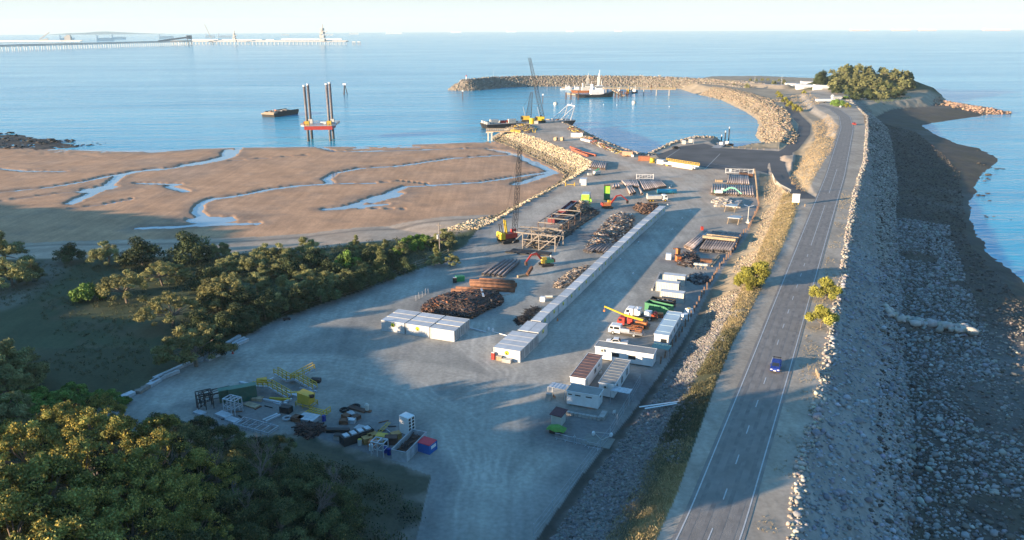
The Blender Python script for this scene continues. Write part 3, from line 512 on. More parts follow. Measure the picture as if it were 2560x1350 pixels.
# breakwater, both faces, and inner harbour shore
bw = [(1120, 206), (1165, 199), (1230, 193.5), (1320, 190.5), (1450, 190), (1600, 191), (1740, 196), (1840, 203), (1900, 210)]
q = offset_line(bw, 12, 7500, 3.4, 24); q = np.concatenate([q, offset_line(bw, 12, 700, -6, -3.6), offset_line([(1120, 206), (1140, 202), (1165, 199)], 12, 300, -16, 16)])
scatter('breakwater_armour', q, np.clip(RNG.gamma(5, .32, len(q)), .8, 2.8), (.225, .198, .16), .25, label='large boulders forming the breakwater across the harbour mouth', cat='breakwater')
q = offset_line([(1800, 232), (1830, 240), (1905, 272), (1935, 290), (1945, 305), (1940, 330), (1962, 350), (1948, 376)], 3, 3000, -9, 12); q = np.concatenate([q, offset_line([(1760, 226), (1830, 238), (1905, 262), (1960, 262)], 5, 2600, -14, 9)])
scatter('harbour_rocks', q, np.clip(RNG.gamma(5, .26, len(q)), .6, 2.4), (.24, .195, .14), .25, label='brown boulders round the inner shore of the harbour', cat='rocks')
q = np.array(SPIT); k = RNG.integers(0, len(SPIT) - 1, 3500); t = RNG.uniform(0, 1, 3500)[:, None]; q = q[k] * (1 - t) + q[k + 1] * t + RNG.normal(0, 9, (3500, 2)) * np.array([[.7, 2.6]])
hq = hzs(q); q = q[(hq > -.2) & (hq < 4.2)]; scatter('spit_rocks', q, np.clip(RNG.gamma(4, .4, len(q)), .8, 3.2), (.30, .20, .14), .3, label='brown rocks scattered on the low spit beyond the headland', cat='rocks')
q = sample([(-100, 330), (0, 250), (40, 268), (110, 268), (30, 290), (60, 345), (130, 352), (260, 360), (60, 372), (-200, 380)], 0, 900); q = q[nz(q[:, 0], q[:, 1], 12, 2) > .05]
me = scatter('reef_rocks', q, np.clip(RNG.gamma(3, .8, len(q)), 1, 6), (.045, .042, .04), .25, .28, .0, label='black reef rocks awash at the left edge of the bay', cat='reef')
q = sample([(160, 348), (200, 330), (260, 352), (270, 365), (180, 366)], 0, 45); scatter('reef_rocks', q, RNG.uniform(1.5, 4, 45), (.045, .042, .04), .25, .28, .0, label='scattered black rocks in shallow water off the sand flat', cat='reef')
q = sample([(2440, 370), (2520, 400), (2700, 430), (2640, 560), (2480, 560), (2440, 520), (2445, 440)], 0, 700); q = q[(nz(q[:, 0], q[:, 1], 9, 2) > .25)]
scatter('reef_rocks', q, np.clip(RNG.gamma(3, .45, len(q)), .6, 3), (.05, .046, .042), .25, .3, .0, label='dark reef patches awash off the right hand foreshore', cat='reef')
# rubble on the berm
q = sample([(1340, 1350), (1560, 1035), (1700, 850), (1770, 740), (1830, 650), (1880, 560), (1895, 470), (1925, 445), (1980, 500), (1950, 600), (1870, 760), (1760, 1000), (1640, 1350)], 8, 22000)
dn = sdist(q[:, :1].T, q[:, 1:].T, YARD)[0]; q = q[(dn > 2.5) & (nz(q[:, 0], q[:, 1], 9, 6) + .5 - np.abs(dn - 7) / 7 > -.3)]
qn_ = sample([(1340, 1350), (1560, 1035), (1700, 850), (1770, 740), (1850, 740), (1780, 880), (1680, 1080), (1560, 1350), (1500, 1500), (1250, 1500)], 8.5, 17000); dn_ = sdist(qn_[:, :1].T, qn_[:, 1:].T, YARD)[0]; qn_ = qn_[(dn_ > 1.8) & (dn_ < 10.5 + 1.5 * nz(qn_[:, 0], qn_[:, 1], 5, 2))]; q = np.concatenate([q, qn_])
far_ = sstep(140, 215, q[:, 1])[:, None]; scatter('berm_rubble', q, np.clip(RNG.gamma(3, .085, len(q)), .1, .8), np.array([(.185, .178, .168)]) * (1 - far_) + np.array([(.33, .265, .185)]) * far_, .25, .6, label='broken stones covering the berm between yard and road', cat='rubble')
# ---------------------------------------------------------------- vegetation
LEAF = mat('leaf', (.1, .1, .05), .75, .1, 1, attr=True, objvar=.18, spec=.2); BARK = mat('bark', (.17, .135, .105), .9, .3, 2); BARKP = mat('pale_bark', (.33, .30, .27), .9, .3, 2)
def leaf_mesh(name, cen, rad, n, lw, ll, col, var=.25, droop=.0, seed=0, inner=.25, col2=None, p2=0.0):
    """n leaf cards spread over clumps; cen (k,3), rad (k,)"""
    r = np.random.default_rng(seed); cen = np.asarray(cen, float); rad = np.asarray(rad, float); pr = rad ** 2; k = r.choice(len(cen), n, p=pr / pr.sum())
    d = r.normal(size=(n, 3)); d /= np.linalg.norm(d, axis=1)[:, None]; rr = rad[k] * (inner + (1 - inner) * r.uniform(0, 1, n) ** .45) * r.uniform(.8, 1.15, n)
    c = cen[k] + d * rr[:, None] * np.array([1, 1, .8]); a = r.normal(size=(n, 3)); a[:, 2] -= droop * 2; a /= np.linalg.norm(a, axis=1)[:, None]
    nn = d + .6 * r.normal(size=(n, 3)); b = np.cross(a, nn); b /= np.linalg.norm(b, axis=1)[:, None] + 1e-9
    L = (ll * r.uniform(.6, 1.4, n))[:, None] / 2; Wd = (lw * r.uniform(.6, 1.4, n))[:, None] / 2
    V = np.stack([c - a * L, c + b * Wd, c + a * L, c - b * Wd], 1).reshape(-1, 3); Fc = np.arange(n * 4).reshape(-1, 4)
    ck = 1 + var * r.normal(size=len(cen)); cc = np.array(col)[None] * (ck[k] * (1 + .15 * r.normal(size=n)))[:, None]
    if col2 is not None: s = (r.uniform(size=n) < p2)[:, None]; cc = np.where(s, np.array(col2)[None] * (1 + .2 * r.normal(size=n))[:, None], cc)
    return np_mesh(name, V, Fc, LEAF, np.repeat(np.clip(cc, .008, .7), 4, 0))
def limbs(cen, h, r0, seed=0, fork=.35, lean=(0, 0), n=9):
    r = random.Random(seed); m = MB(); top = Vector((lean[0], lean[1], h * fork)); m.tube((0, 0, -.4), top, r0, r0 * .7, 7)
    idx = sorted(range(len(cen)), key=lambda i: -cen[i][2]); pick = [cen[i] for i in r.sample(idx, min(n, len(idx)))]
    for c in pick:
        c = Vector(c); mid = top.lerp(c, .5) + Vector((r.uniform(-.4, .4), r.uniform(-.4, .4), r.uniform(0, .5)))
        m.tube(top, mid, r0 * .5, r0 * .3, 5, False); m.tube(mid, c, r0 * .3, r0 * .08, 4, False)
    return m
def tree_proto(kind, seed):
    r = random.Random(seed); cen = []; rad = []
    if kind == 'sheoak':      # broad, feathery, clumpy dull green
        H = 8; 
        for _ in range(38):
            a = r.uniform(0, 6.28); q = r.uniform(0, 1) ** .6; cen.append((3.9 * q * math.cos(a), 3.2 * q * math.sin(a), H * (.22 + .68 * (1 - q * q) * r.uniform(.3, 1)))); rad.append(r.uniform(.45, 1.0))
        me = leaf_mesh('crown', cen, rad, 6500, .12, .58, (.205, .21, .085), .25, .35, seed); tm = limbs(cen, H, .22, seed, .3, (r.uniform(-.5, .5), 0))
    elif kind == 'spread':    # wide spreading crown on twisted limbs, open below
        H = 9
        for _ in range(50):
            a = r.uniform(0, 6.28); q = r.uniform(.1, 1) ** .6; cen.append((5.6 * q * math.cos(a), 4.2 * q * math.sin(a), H * (.30 + .48 * (1 - q ** 2) + r.uniform(-.12, .14)))); rad.append(r.uniform(.45, 1.05))
        me = leaf_mesh('crown', cen, rad, 9000, .14, .48, (.235, .225, .085), .22, .3, seed); tm = limbs(cen, H, .3, seed, .32, (r.uniform(-.8, .8), .3), 13)
    elif kind == 'conic':     # upright pointed
        H = 7
        for _ in range(22):
            f = r.uniform(.12, 1); a = r.uniform(0, 6.28); q = (1 - f) * 2.3 * r.uniform(.5, 1); cen.append((q * math.cos(a), q * math.sin(a), H * f * .95)); rad.append(.45 + .9 * (1 - f) * r.uniform(.6, 1))
        me = leaf_mesh('crown', cen, rad, 4200, .13, .6, (.17, .18, .065), .2, .25, seed); tm = limbs(cen, H, .16, seed, .5)
    elif kind == 'dark':      # dense deep green shrub tree
        H = 6.5
        for _ in range(26):
            a = r.uniform(0, 6.28); q = r.uniform(0, 1) ** .5; cen.append((3.4 * q * math.cos(a), 3.2 * q * math.sin(a), H * (.2 + .68 * (1 - q * q * .8) * r.uniform(.4, 1)))); rad.append(r.uniform(.9, 1.5))
        me = leaf_mesh('crown', cen, rad, 5600, .2, .42, (.06, .08, .033), .28, .1, seed); tm = limbs(cen, H, .2, seed, .3)
    elif kind == 'bright':    # low rounded bush of bright broad leaves
        H = 4.2
        for _ in range(22):
            a = r.uniform(0, 6.28); q = r.uniform(0, 1) ** .5; cen.append((3.0 * q * math.cos(a), 2.4 * q * math.sin(a), H * (.15 + .62 * (1 - q * q) * r.uniform(.6, 1)))); rad.append(r.uniform(.7, 1.15))
        me = leaf_mesh('crown', cen, rad, 4600, .28, .36, (.12, .20, .04), .22, 0, seed); tm = limbs(cen, H, .14, seed, .2)
    elif kind == 'almond':    # foreground broadleaf with yellow and rust leaves
        H = 9
        for _ in range(95):
            a = r.uniform(0, 6.28); q = r.uniform(0, 1) ** .55; cen.append((5.2 * q * math.cos(a), 5.2 * q * math.sin(a), H * (.38 + .5 * (1 - q * q) + r.uniform(-.12, .12)))); rad.append(r.uniform(.4, 1.0))
        me = leaf_mesh('crown', cen, rad, 17000, .18, .27, (.165, .165, .042), .40, 0, seed, col2=(.40, .30, .06), p2=.24, inner=.05); tm = limbs(cen, H, .24, seed, .35, n=20)
    elif kind == 'darkwood':  # foreground deep green undergrowth tree
        H = 7
        for _ in range(44):
            a = r.uniform(0, 6.28); q = r.uniform(0, 1) ** .5; cen.append((4.6 * q * math.cos(a), 4.6 * q * math.sin(a), H * (.25 + .6 * (1 - q * q) * r.uniform(.5, 1)))); rad.append(r.uniform(.7, 1.2))
        me = leaf_mesh('crown', cen, rad, 13000, .15, .27, (.085, .10, .04), .35, 0, seed, col2=(.20, .17, .05), p2=.08); tm = limbs(cen, H, .2, seed, .3, n=14)
    else:                     # wattle bush beside the road
        H = 4.6
        for _ in range(20):
            a = r.uniform(0, 6.28); q = r.uniform(0, 1) ** .6; cen.append((2.5 * q * math.cos(a), 2.2 * q * math.sin(a), H * (.22 + .66 * (1 - q * q) * r.uniform(.5, 1)))); rad.append(r.uniform(.5, 1.0))
        me = leaf_mesh('crown', cen, rad, 5000, .1, .5, (.27, .26, .05), .18, -.25, seed); tm = limbs(cen, H, .12, seed, .15, n=12)
    t = thing({'bright': 'broadleaf_bush', 'wattle': 'wattle_bush'}.get(kind, 'tree'), 'tree', 'tree'); tm.build('trunk', BARK, t); link('crown', me, t); return t, H
PROTO = {}
def plant(kind, px, py, sc, label, group, zoff=.55, rz=None, cat='tree', ground=None, stretch=(1, 1, 1)):
    if group in (G1, 'trees at the left edge'): sc *= 1.35; stretch = (stretch[0], stretch[1], stretch[2] * (.78 if kind in ('spread', 'sheoak') else .9))
    """stand a tree so that its crown centre shows at the pixel"""
    key = (kind, random.randint(0, 2)); H = {'sheoak': 8, 'spread': 9, 'conic': 7, 'dark': 6.5, 'bright': 4.2, 'almond': 9, 'darkwood': 7, 'wattle': 4.6}[kind]; z = 7.0
    for _ in range(5): p = P(px, py, z + zoff * H * sc); z = hz(p.x, p.y) if ground is None else ground
    loc = (p.x, p.y, max(z, .5)); rz = random.uniform(0, 6.28) if rz is None else rz; s3 = tuple(sc * k for k in stretch)
    if key not in PROTO:
        t, _ = tree_proto(kind, sum(map(ord, kind)) + key[1]); t.location = loc; t.rotation_euler = (0, 0, rz); t.scale = s3; PROTO[key] = t
    else: t = dup(PROTO[key], loc, rz, sc=s3)
    t['label'] = label; t['category'] = cat; t['group'] = group; return t
G1 = 'trees along the bank between beach and yard'
L_SH = 'feathery olive tree in the belt between beach and gravel track'
for px, py, sc in [(20, 655, 1.25), (60, 660, .9), (660, 620, .95), (700, 618, 1.0), (590, 640, .8), (640, 640, 1.0), (560, 650, .7), (880, 610, .55), (930, 612, .6), (960, 608, .6), (1000, 610, .6), (450, 668, .6), (400, 660, .55), (820, 640, .5), (1125, 640, .55), (1085, 640, .5), (700, 655, .8), (760, 675, .8), (560, 700, .9), (820, 690, .9), (640, 690, .9), (710, 700, .9), (770, 700, .85), (860, 680, .7), (900, 660, .6), (600, 720, .9), (690, 735, .8), (740, 720, .8)]:
    plant('sheoak', px, py, sc, L_SH, G1)
plant('sheoak', 0, 600, 1.5, 'dark feathery tree cut by the left edge above the dune', G1)
plant('sheoak', 1105, 580, .85, 'rounded feathery tree behind the power pole', G1)
plant('sheoak', 765, 605, .95, 'tall pale topped tree standing out against the sand, middle of the belt', G1)
for px, py, sc, l in [(475, 604, 1.3, 'dense green tree standing alone on the beach edge'), (350, 618, 1.15, 'dark pointed tree on the beach edge above the twin limbed tree'), (265, 614, 1.05, 'grey green rounded bush on the beach edge'), (170, 624, .85, 'small dark bush at the head of the sandy path'), (545, 612, .8, 'slim upright tree right of the lone beach edge tree')]:
    plant('dark' if px in (350, 475, 170) else 'sheoak', px, py, sc, l, G1)
for px, py, sc, l in [(308, 690, 1.0, 'spreading olive tree with sunlit trunk above the bright bush'), (400, 660, .85, 'pale spreading tree behind the olive one, near the beach'), (420, 745, 1.0, 'low branched spreading tree reaching over the grass'), (560, 700, 1.15, 'largest spreading tree with forked pale trunk beside the track'), (480, 830, 1.05, 'spreading tree leaning over the grass, nearest the steel stacks')]:
    plant('spread', px, py, sc, l, G1, .6)
plant('conic', 950, 640, .95, 'pointed golden tree in front of the low hedge', G1); plant('conic', 1090, 625, .65, 'small pointed tree left of the power pole', G1); plant('conic', 890, 600, .6, 'thin dark pointed tree behind the hedge', G1)
for px, py, sc in [(540, 740, 1), (610, 745, 1), (680, 745, .9), (740, 735, .9), (600, 780, .8), (660, 765, .8), (800, 720, .9), (860, 705, .8), (820, 670, .9), (900, 690, .8), (520, 690, 1), (960, 680, .6), (1010, 660, .6), (920, 640, .8), (980, 640, .6), (620, 800, .6), (500, 800, .8), (560, 800, .8), (520, 860, .7), (870, 640, .8), (780, 640, .8), (720, 665, .9)]:
    plant('dark', px, py, sc, 'dark green tree filling the shaded belt beside the gravel track', G1, .5)
plant('bright', 215, 725, 1.05, 'bright green rounded bush alone on the shaded grass', G1, .45, cat='bush')
plant('bright', 870, 655, .95, 'yellow green broadleaf tree midway along the belt', G1, .5, cat='tree', stretch=(1, 1, 1.4))
for px, py in [(1020, 600), (1050, 595), (1075, 600), (1040, 612), (1000, 622)]: plant('bright', px, py, .9, 'glossy green hedge bush left of the power pole', 'hedge bushes near the power pole', .45, cat='bush')
for px, py, sc in [(20, 870, 1.1), (55, 900, .9), (10, 940, .9), (-60, 880, 1.1), (30, 1000, .9)]: plant('sheoak', px, py, sc, 'olive tree at the left edge below the open grass', 'trees at the left edge')
for px, py, sc in [(30, 975, 1), (90, 985, 1), (150, 990, .95), (210, 1000, .9), (60, 1010, 1), (260, 985, .8), (130, 1015, .9), (0, 1040, 1.1), (180, 970, .8), (300, 1000, .6)]: plant('bright', px, py, sc, 'deep green bush in the thicket left of the steel stacks', 'green thicket bushes', .4, cat='bush', stretch=(1, 1, .8))
# wooded hillside in the foreground
G2 = 'trees on the near hillside'
for px, py, sc in [(150, 1060, 1.0), (60, 1130, 1.05), (230, 1080, 1.0), (190, 1170, 1.05), (300, 1120, .95), (100, 1230, 1.1), (320, 1200, 1.0), (30, 1330, 1.1), (210, 1300, 1.0), (400, 1140, .9), (420, 1240, .95), (320, 1320, .95), (-40, 1240, 1.1), (-60, 1110, 1.1), (400, 1080, .75), (500, 1180, .8), (130, 1400, 1.1), (260, 1420, 1), (480, 1320, .85), (250, 1020, .7)]:
    plant('almond', px, py, sc, 'broadleaf tree with yellow and rust leaves on the near hillside', G2, .6)
for px, py, sc in [(400, 1060, .8), (470, 1100, .9), (560, 1090, .7), (620, 1130, .8), (560, 1180, .9), (680, 1170, .8), (740, 1200, .9), (640, 1240, .9), (560, 1280, .95), (700, 1300, .95), (800, 1240, .9), (480, 1380, 1), (620, 1360, 1), (740, 1400, 1), (830, 1320, .9), (380, 1400, 1), (900, 1400, .8), (790, 1180, .6), (440, 1180, .8), (860, 1260, .7), (700, 1110, .55), (330, 1250, .7), (500, 1240, .7), (500, 1060, .6)]:
    plant('darkwood', px, py, sc, 'shaded dark green tree on the near hillside', G2, .5)
for px, py, l in [(365, 1130, 'fresh green bush among the yellow leaved trees'), (150, 1320, 'fresh green bush low at the left bottom'), (560, 1240, 'small green bush below the leafless trees')]: plant('bright', px, py, .8, l, G2, .5, cat='bush')
# leafless trees
BARKT = mat('twig_bark', (.17, .145, .125), .9, .3, 2)
def bare(px, py, H, label, seed):
    r = random.Random(seed); m = MB(); z = 10
    for _ in range(4): p = P(px, py, z); z = hz(p.x, p.y)
    def grow(a, d, L, rad, k):
        b = a + d * L; m.tube(a, b, rad, rad * .6, 5, False)
        if k == 0: return
        for _ in range(3 if k > 1 else 4):
            nd = (d + Vector((r.uniform(-.8, .8), r.uniform(-.8, .8), r.uniform(-.15, .55)))).normalized(); grow(a.lerp(b, r.uniform(.55, 1)), nd, L * r.uniform(.55, .8), rad * .58, k - 1)
    t = thing('bare_tree', label, 'bare tree', (p.x, p.y, z), 0, 'leafless trees on the near hillside'); grow(Vector((0, 0, -.3)), Vector((r.uniform(-.1, .1), r.uniform(-.1, .1), 1)), H * .42, .2, 4); m.build('branches', BARKT, t)
bare(560, 1270, 12, 'tallest leafless tree with a fan of pale twigs', 3); bare(650, 1262, 10, 'leafless tree just right of the tallest one', 5); bare(420, 1270, 8, 'low leafless tree between the yellow leaved trees', 8); bare(845, 1275, 8, 'thin pale dead tree on the dark slope by the yard', 12)
bare(790, 1325, 8, 'slender dead tree left of the one by the yard', 15); bare(250, 1240, 6, 'leafless tree deep among the yellow leaves', 19); bare(890, 1310, 5, 'short broken dead tree near the bottom edge', 23); bare(600, 1330, 7, 'leafless tree at the bottom edge', 27)
# wattles beside the road
G3 = 'wattle bushes beside the road'
for px, py, sc, l in [(1890, 680, 1.75, 'large wattle bush on the berm left of the road'), (1866, 700, 1.2, 'smaller wattle crown at the foot of the large berm bush'), (2068, 718, 1.35, 'wattle bush among the crest rocks, farther of the pair'), (2056, 786, 1.35, 'wattle bush among the crest rocks, nearer of the pair'), (2010, 230, 1.0, 'bush between the road end and the parked trailers'), (2118, 262, 1.1, 'bush beside the bend of the road')]:
    plant('wattle', px, py, sc, l, G3, .5, cat='bush')
# headland wood and harbour shrubs
G4 = 'trees on the headland'
def stand(kind, x, y, sc, label, group, cat='tree', stretch=(1, 1, 1)):
    key = (kind, random.randint(0, 2)); loc = (x, y, hz(x, y)); rz = random.uniform(0, 6.28); s3 = tuple(sc * k for k in stretch); t = dup(PROTO[key], loc, rz, sc=s3) if key in PROTO else None
    if t is None: t, _ = tree_proto(kind, sum(map(ord, kind)) + key[1]); t.location = loc; t.rotation_euler = (0, 0, rz); t.scale = s3; PROTO[key] = t
    t['label'] = label; t['category'] = cat; t['group'] = group; return t
for i, (x, y) in enumerate(sample([(2075, 240), (2070, 222), (2110, 212), (2180, 208), (2260, 215), (2290, 228), (2262, 240), (2215, 248), (2130, 250)], 9, 190)):
    up_ = hz(x, y) > 16; kd = 'sheoak' if (up_ or i % 3 == 0) else 'dark'; stand(kd, x, y, random.uniform(.95, 1.3), 'olive tree on the crown of the headland' if up_ else ('grey green tree on the skirt of the headland' if kd == 'sheoak' else 'dark green tree on the near slope of the headland'), G4)
for px, dx in [(2052, 0), (2062, 5)]:
    q_ = P(px, 229, 10); stand('dark', q_.x, q_.y + 6 + dx, 2.0, 'tall dense green tree behind the white sheds', G4, stretch=(.85, .85, 1.35))
for px, py, sc in [(2095, 214, 1), (2106, 208, 1), (2125, 222, .9), (2140, 240, .7), (2115, 243, .7)]: plant('bright', px, py, sc * 1.5, 'bright green bush at the foot of the headland', G4, .5, cat='bush')
for px, py, sc in [(1868, 205, .9), (1890, 200, .6), (1905, 198, .6), (1920, 198, .6), (1935, 206, .9), (1960, 204, .8), (1835, 210, .4), (1948, 200, .6), (1876, 199, .6)]: plant('sheoak', px, py, sc * 1.1, 'thin shrub round the headland car park', 'shrubs round the headland car park', .5, cat='shrub')
for px, py, sc in [(1950, 238, 1.0), (1962, 250, 1.1), (1975, 260, 1.1), (1990, 268, 1.1), (1945, 232, .8), (2000, 272, .8)]: plant('wattle', px, py, sc * 1.3, 'olive bush on the bank above the harbour path', 'bushes above the harbour path', .5, cat='bush')
# undergrowth, grass tufts
def clump_field(name, xy, r, n, lw, ll, col, label, cat, var=.35, up=-.6, col2=None, p2=0):
    z = hzs(xy); cen = np.column_stack([xy, z + r * .25]); me = leaf_mesh(name, cen, np.full(len(xy), r) * RNG.uniform(.6, 1.3, len(xy)), n, lw, ll, col, var, up, 5, .1, col2, p2); o = link(name, me); tag(o, label, cat, kind='stuff'); return o
q = sample([(-400, 1120), (260, 1020), (500, 1070), (800, 1110), (930, 1140), (1060, 1200), (1030, 1350), (1000, 1480), (-400, 1480)], 12, 1600); q = q[sdist(q[:, :1].T, q[:, 1:].T, YARD)[0] > -1.2]
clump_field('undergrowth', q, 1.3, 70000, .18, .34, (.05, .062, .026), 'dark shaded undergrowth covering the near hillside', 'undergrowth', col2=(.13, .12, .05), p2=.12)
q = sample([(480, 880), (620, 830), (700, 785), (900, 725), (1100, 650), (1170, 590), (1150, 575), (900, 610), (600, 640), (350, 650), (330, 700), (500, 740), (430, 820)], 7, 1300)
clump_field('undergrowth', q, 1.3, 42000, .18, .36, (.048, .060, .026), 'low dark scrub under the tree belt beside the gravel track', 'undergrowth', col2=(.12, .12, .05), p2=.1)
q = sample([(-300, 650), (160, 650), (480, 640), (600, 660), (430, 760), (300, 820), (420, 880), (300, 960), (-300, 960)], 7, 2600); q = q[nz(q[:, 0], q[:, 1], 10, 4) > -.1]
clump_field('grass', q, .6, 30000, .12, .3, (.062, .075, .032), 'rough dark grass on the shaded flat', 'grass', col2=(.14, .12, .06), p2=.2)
q = sample([(1580, 1500), (1650, 1350), (1745, 1100), (1795, 960), (1885, 770), (1940, 660), (1985, 545), (1990, 500), (1960, 480), (1900, 620), (1800, 840), (1680, 1040), (1430, 1500)], 10, 11000); dd_ = sdist(q[:, :1].T, q[:, 1:].T, DECK)[0]; q = q[(dd_ > .2) & (dd_ < 9) & (nz(q[:, 0], q[:, 1], 5, 4) > -.8)]
qn = q[(q[:, 1] < 160) & (q[:, 1] > 112)]; qf = q[(q[:, 1] >= 160) | (q[:, 1] <= 112)]
clump_field('grass', qn, .55, 24000, .07, .42, (.085, .088, .048), 'grey green tussocks along the near road verge', 'grass', .3, -1.2, (.22, .18, .09), .2)
clump_field('dry_grass', qf, .6, 60000, .08, .42, (.34, .265, .14), 'straw coloured dry grass along the top of the berm', 'dry grass', .25, -1.2, (.16, .16, .07), .2)
q = sample([(1985, 470), (1975, 440), (1990, 400), (2040, 345), (2030, 300), (2070, 290), (2095, 320), (2080, 380), (2040, 440), (2010, 485)], 10, 2600)
clump_field('dry_grass', q, .7, 16000, .12, .5, (.40, .29, .15), 'golden dry grass on the mound between harbour path and road', 'dry grass', .2, -1.0)
q = offset_line(crest[1:10], RZ, 2600, -5.5, -1.5); q = q[nz(q[:, 0], q[:, 1], 4, 9) > .0]
clump_field('dry_grass', q, .22, 9000, .05, .22, (.28, .23, .14), 'sparse dry tufts on the seaward road shoulder', 'dry grass', .3, -1.0)
q = sample([(1970, 240), (2020, 232), (2060, 262), (2000, 280), (1985, 262)], 9, 500); clump_field('dry_grass', q, .8, 4000, .15, .6, (.36, .27, .15), 'dry grass between harbour path and road end', 'dry grass', .2, -1)
q = sample([(2140, 250), (2230, 246), (2280, 262), (2190, 275)], 2.5, 420); clump_field('grass', q, 1.2, 5000, .3, .6, (.08, .11, .04), 'green grass at the foot of the headland', 'grass', .2, -1)
# ---------------------------------------------------------------- containers and site huts
RB = math.radians(-22.0); RROW = math.radians(68.0)      # block axis and row axis
EX = Vector((math.cos(RB), math.sin(RB), 0)); NX = Vector((-math.sin(RB), math.cos(RB), 0))
EMB_Y = mat('emblem_yellow', (.80, .74, .02), .5, .04); EMB_K = mat('emblem_black', (.015, .015, .015), .5, .05)
def corr_wall(m, x0, x1, y, z0, z1, n, d, axis='x'):
    """corrugated wall panel"""
    pts = []; st = (x1 - x0) / n
    for k in range(n):
        a = x0 + k * st; pts += [(a, 0), (a + st * .35, 0), (a + st * .5, d), (a + st * .85, d)]
    pts.append((x1, 0)); f = (lambda a, b, z: (a, y + b, z)) if axis == 'x' else (lambda a, b, z: (y + b, a, z))
    vs = [f(a, b, z0) for a, b in pts] + [f(a, b, z1) for a, b in pts]; k = len(pts)
    m.add(vs, [(i, i + 1, k + i + 1, k + i) for i in range(k - 1)])
def container(label, loc, rz, group, emblem=True, body=None, roof=None, door=None, L=6.06):
    body = body or M_['cont']; t = thing('shipping_container', label, 'container', loc, rz, group); h = L / 2
    m = MB(); corr_wall(m, -h + .12, h - .12, -1.17, .16, 2.47, 14, .05); corr_wall(m, -h + .12, h - .12, 1.12, .16, 2.47, 14, .05); corr_wall(m, -1.1, 1.1, -h + .05, .16, 2.47, 6, .05, 'y'); m.box((0, 0, .2), (L - .3, 2.2, .1)); m.build('walls', body, t)
    m = MB()
    for x in (-h + .07, h - .07):
        for y in (-1.15, 1.15): m.box((x, y, 1.3), (.14, .14, 2.58))
    for y in (-1.16, 1.16): m.box((0, y, .08), (L - .28, .1, .15)); m.box((0, y, 2.52), (L - .28, .1, .12))
    m.box((-h + .07, 0, 2.52), (.12, 2.16, .12)); m.box((h - .07, 0, 2.52), (.12, 2.16, .12)); m.box((h - .07, 0, .08), (.12, 2.16, .15)); m.build('frame', body, t)
    m = MB(); m.box((0, 0, 2.545), (L - .26, 2.18, .05))
    m.build('roof', roof or M_['controof'], t)
    for s in (-1, 1):
        d = MB().box((h - .03, s * .56, 1.3), (.05, 1.06, 2.28)).build('door', door or body, t); b = MB()
        for y in (.22, .42, .66, .9): b.beam((h + .03, s * y, .2), (h + .03, s * y, 2.4), .05)
        b.beam((h + .035, s * .15, 1.1), (h + .035, s * .5, 1.1), .06); b.build('locking_bar', M_['grey'], d)
    if emblem:
        n = 20; m = MB(); m.add([(.0 + .47 * math.cos(2 * math.pi * k / n), -1.235, 1.72 + .47 * math.sin(2 * math.pi * k / n)) for k in range(n)], [tuple(range(n))]); e = m.build('emblem', EMB_Y, t)
        MB().add([(-.27, -1.243, 1.32), (.36, -1.243, 1.32), (.22, -1.243, 1.52), (.10, -1.243, 1.62), (.0, -1.243, 2.02), (-.12, -1.243, 1.75)], [(0, 1, 2, 3, 4, 5)]).build('emblem_mark', EMB_K, e)
    return t
def dupc(root, loc, rz, label, group, emblem=True):
    t = dup(root, loc, rz, label, group)
    if not emblem:
        for c in list(t.children):
            if c.name.startswith('emblem'):
                for g in list(c.children): bpy.data.objects.remove(g)
                bpy.data.objects.remove(c)
    return t
A = P(953.7, 825.9); C0 = None; GB = 'containers in the block of nine'
LB = {(0, 0): 'pale grey container with yellow disc, front left of the block of nine', (1, 0): 'pale grey container with yellow disc, front middle of the block of nine', (2, 0): 'pale grey container without disc, front right of the block of nine'}
rown = ['front', 'middle', 'back']; coln = ['left', 'middle', 'right']
for i in range(3):
    for j in range(3):
        loc = A + EX * (3.06 + 6.4 * i) + NX * (1.25 + 2.78 * j) - (NX * .25 if (i, j) == (2, 0) else Vector()); loc.z = YZ
        lb = LB.get((i, j), f'pale grey container in the {rown[j]} line, {coln[i]} column, of the block of nine')
        if C0 is None: C0 = container(lb, loc, RB, GB)
        else: dupc(C0, loc, RB, lb, GB, j == 0 and i < 2)
A = P(1233.4, 867.9, 9.59); GQ = 'four containers side by side at the near end of the row'
for j, lb in enumerate(['pale container with yellow disc and crates before it, nearest of the four side by side', 'second nearest of the four containers side by side', 'third of the four containers side by side', 'farthest of the four side by side, touching the raised pair']):
    loc = A + EX * 3.03 + NX * (1.22 + 2.62 * j) + EX * .05 * j; loc.z = YZ; dupc(C0, loc, RB, lb, GQ, j == 0)
A = P(1346.2, 831.6, 9.59)
for j, lb in enumerate(['container with yellow disc on its outer side, right one of the end pair', 'left one of the end pair, beside the container with the disc']):
    loc = A + NX * 3.05 - EX * (1.22 + 2.5 * j); loc.z = YZ; dupc(C0, loc, RROW, lb, 'pair of containers at the near end of the row', j == 0)
line = [P(x, y, 9.59) for x, y in [(1352, 803), (1377, 778), (1420, 741), (1531, 635), (1600, 571), (1668, 512)]]
dist = [0]
for a, b in zip(line, line[1:]): dist.append(dist[-1] + (b - a).length)
nrow = int(dist[-1] / 6.26)
def on_line(s):
    for k in range(len(line) - 1):
        if s <= dist[k + 1] or k == len(line) - 2: f = (s - dist[k]) / (dist[k + 1] - dist[k]); return line[k].lerp(line[k + 1], f)
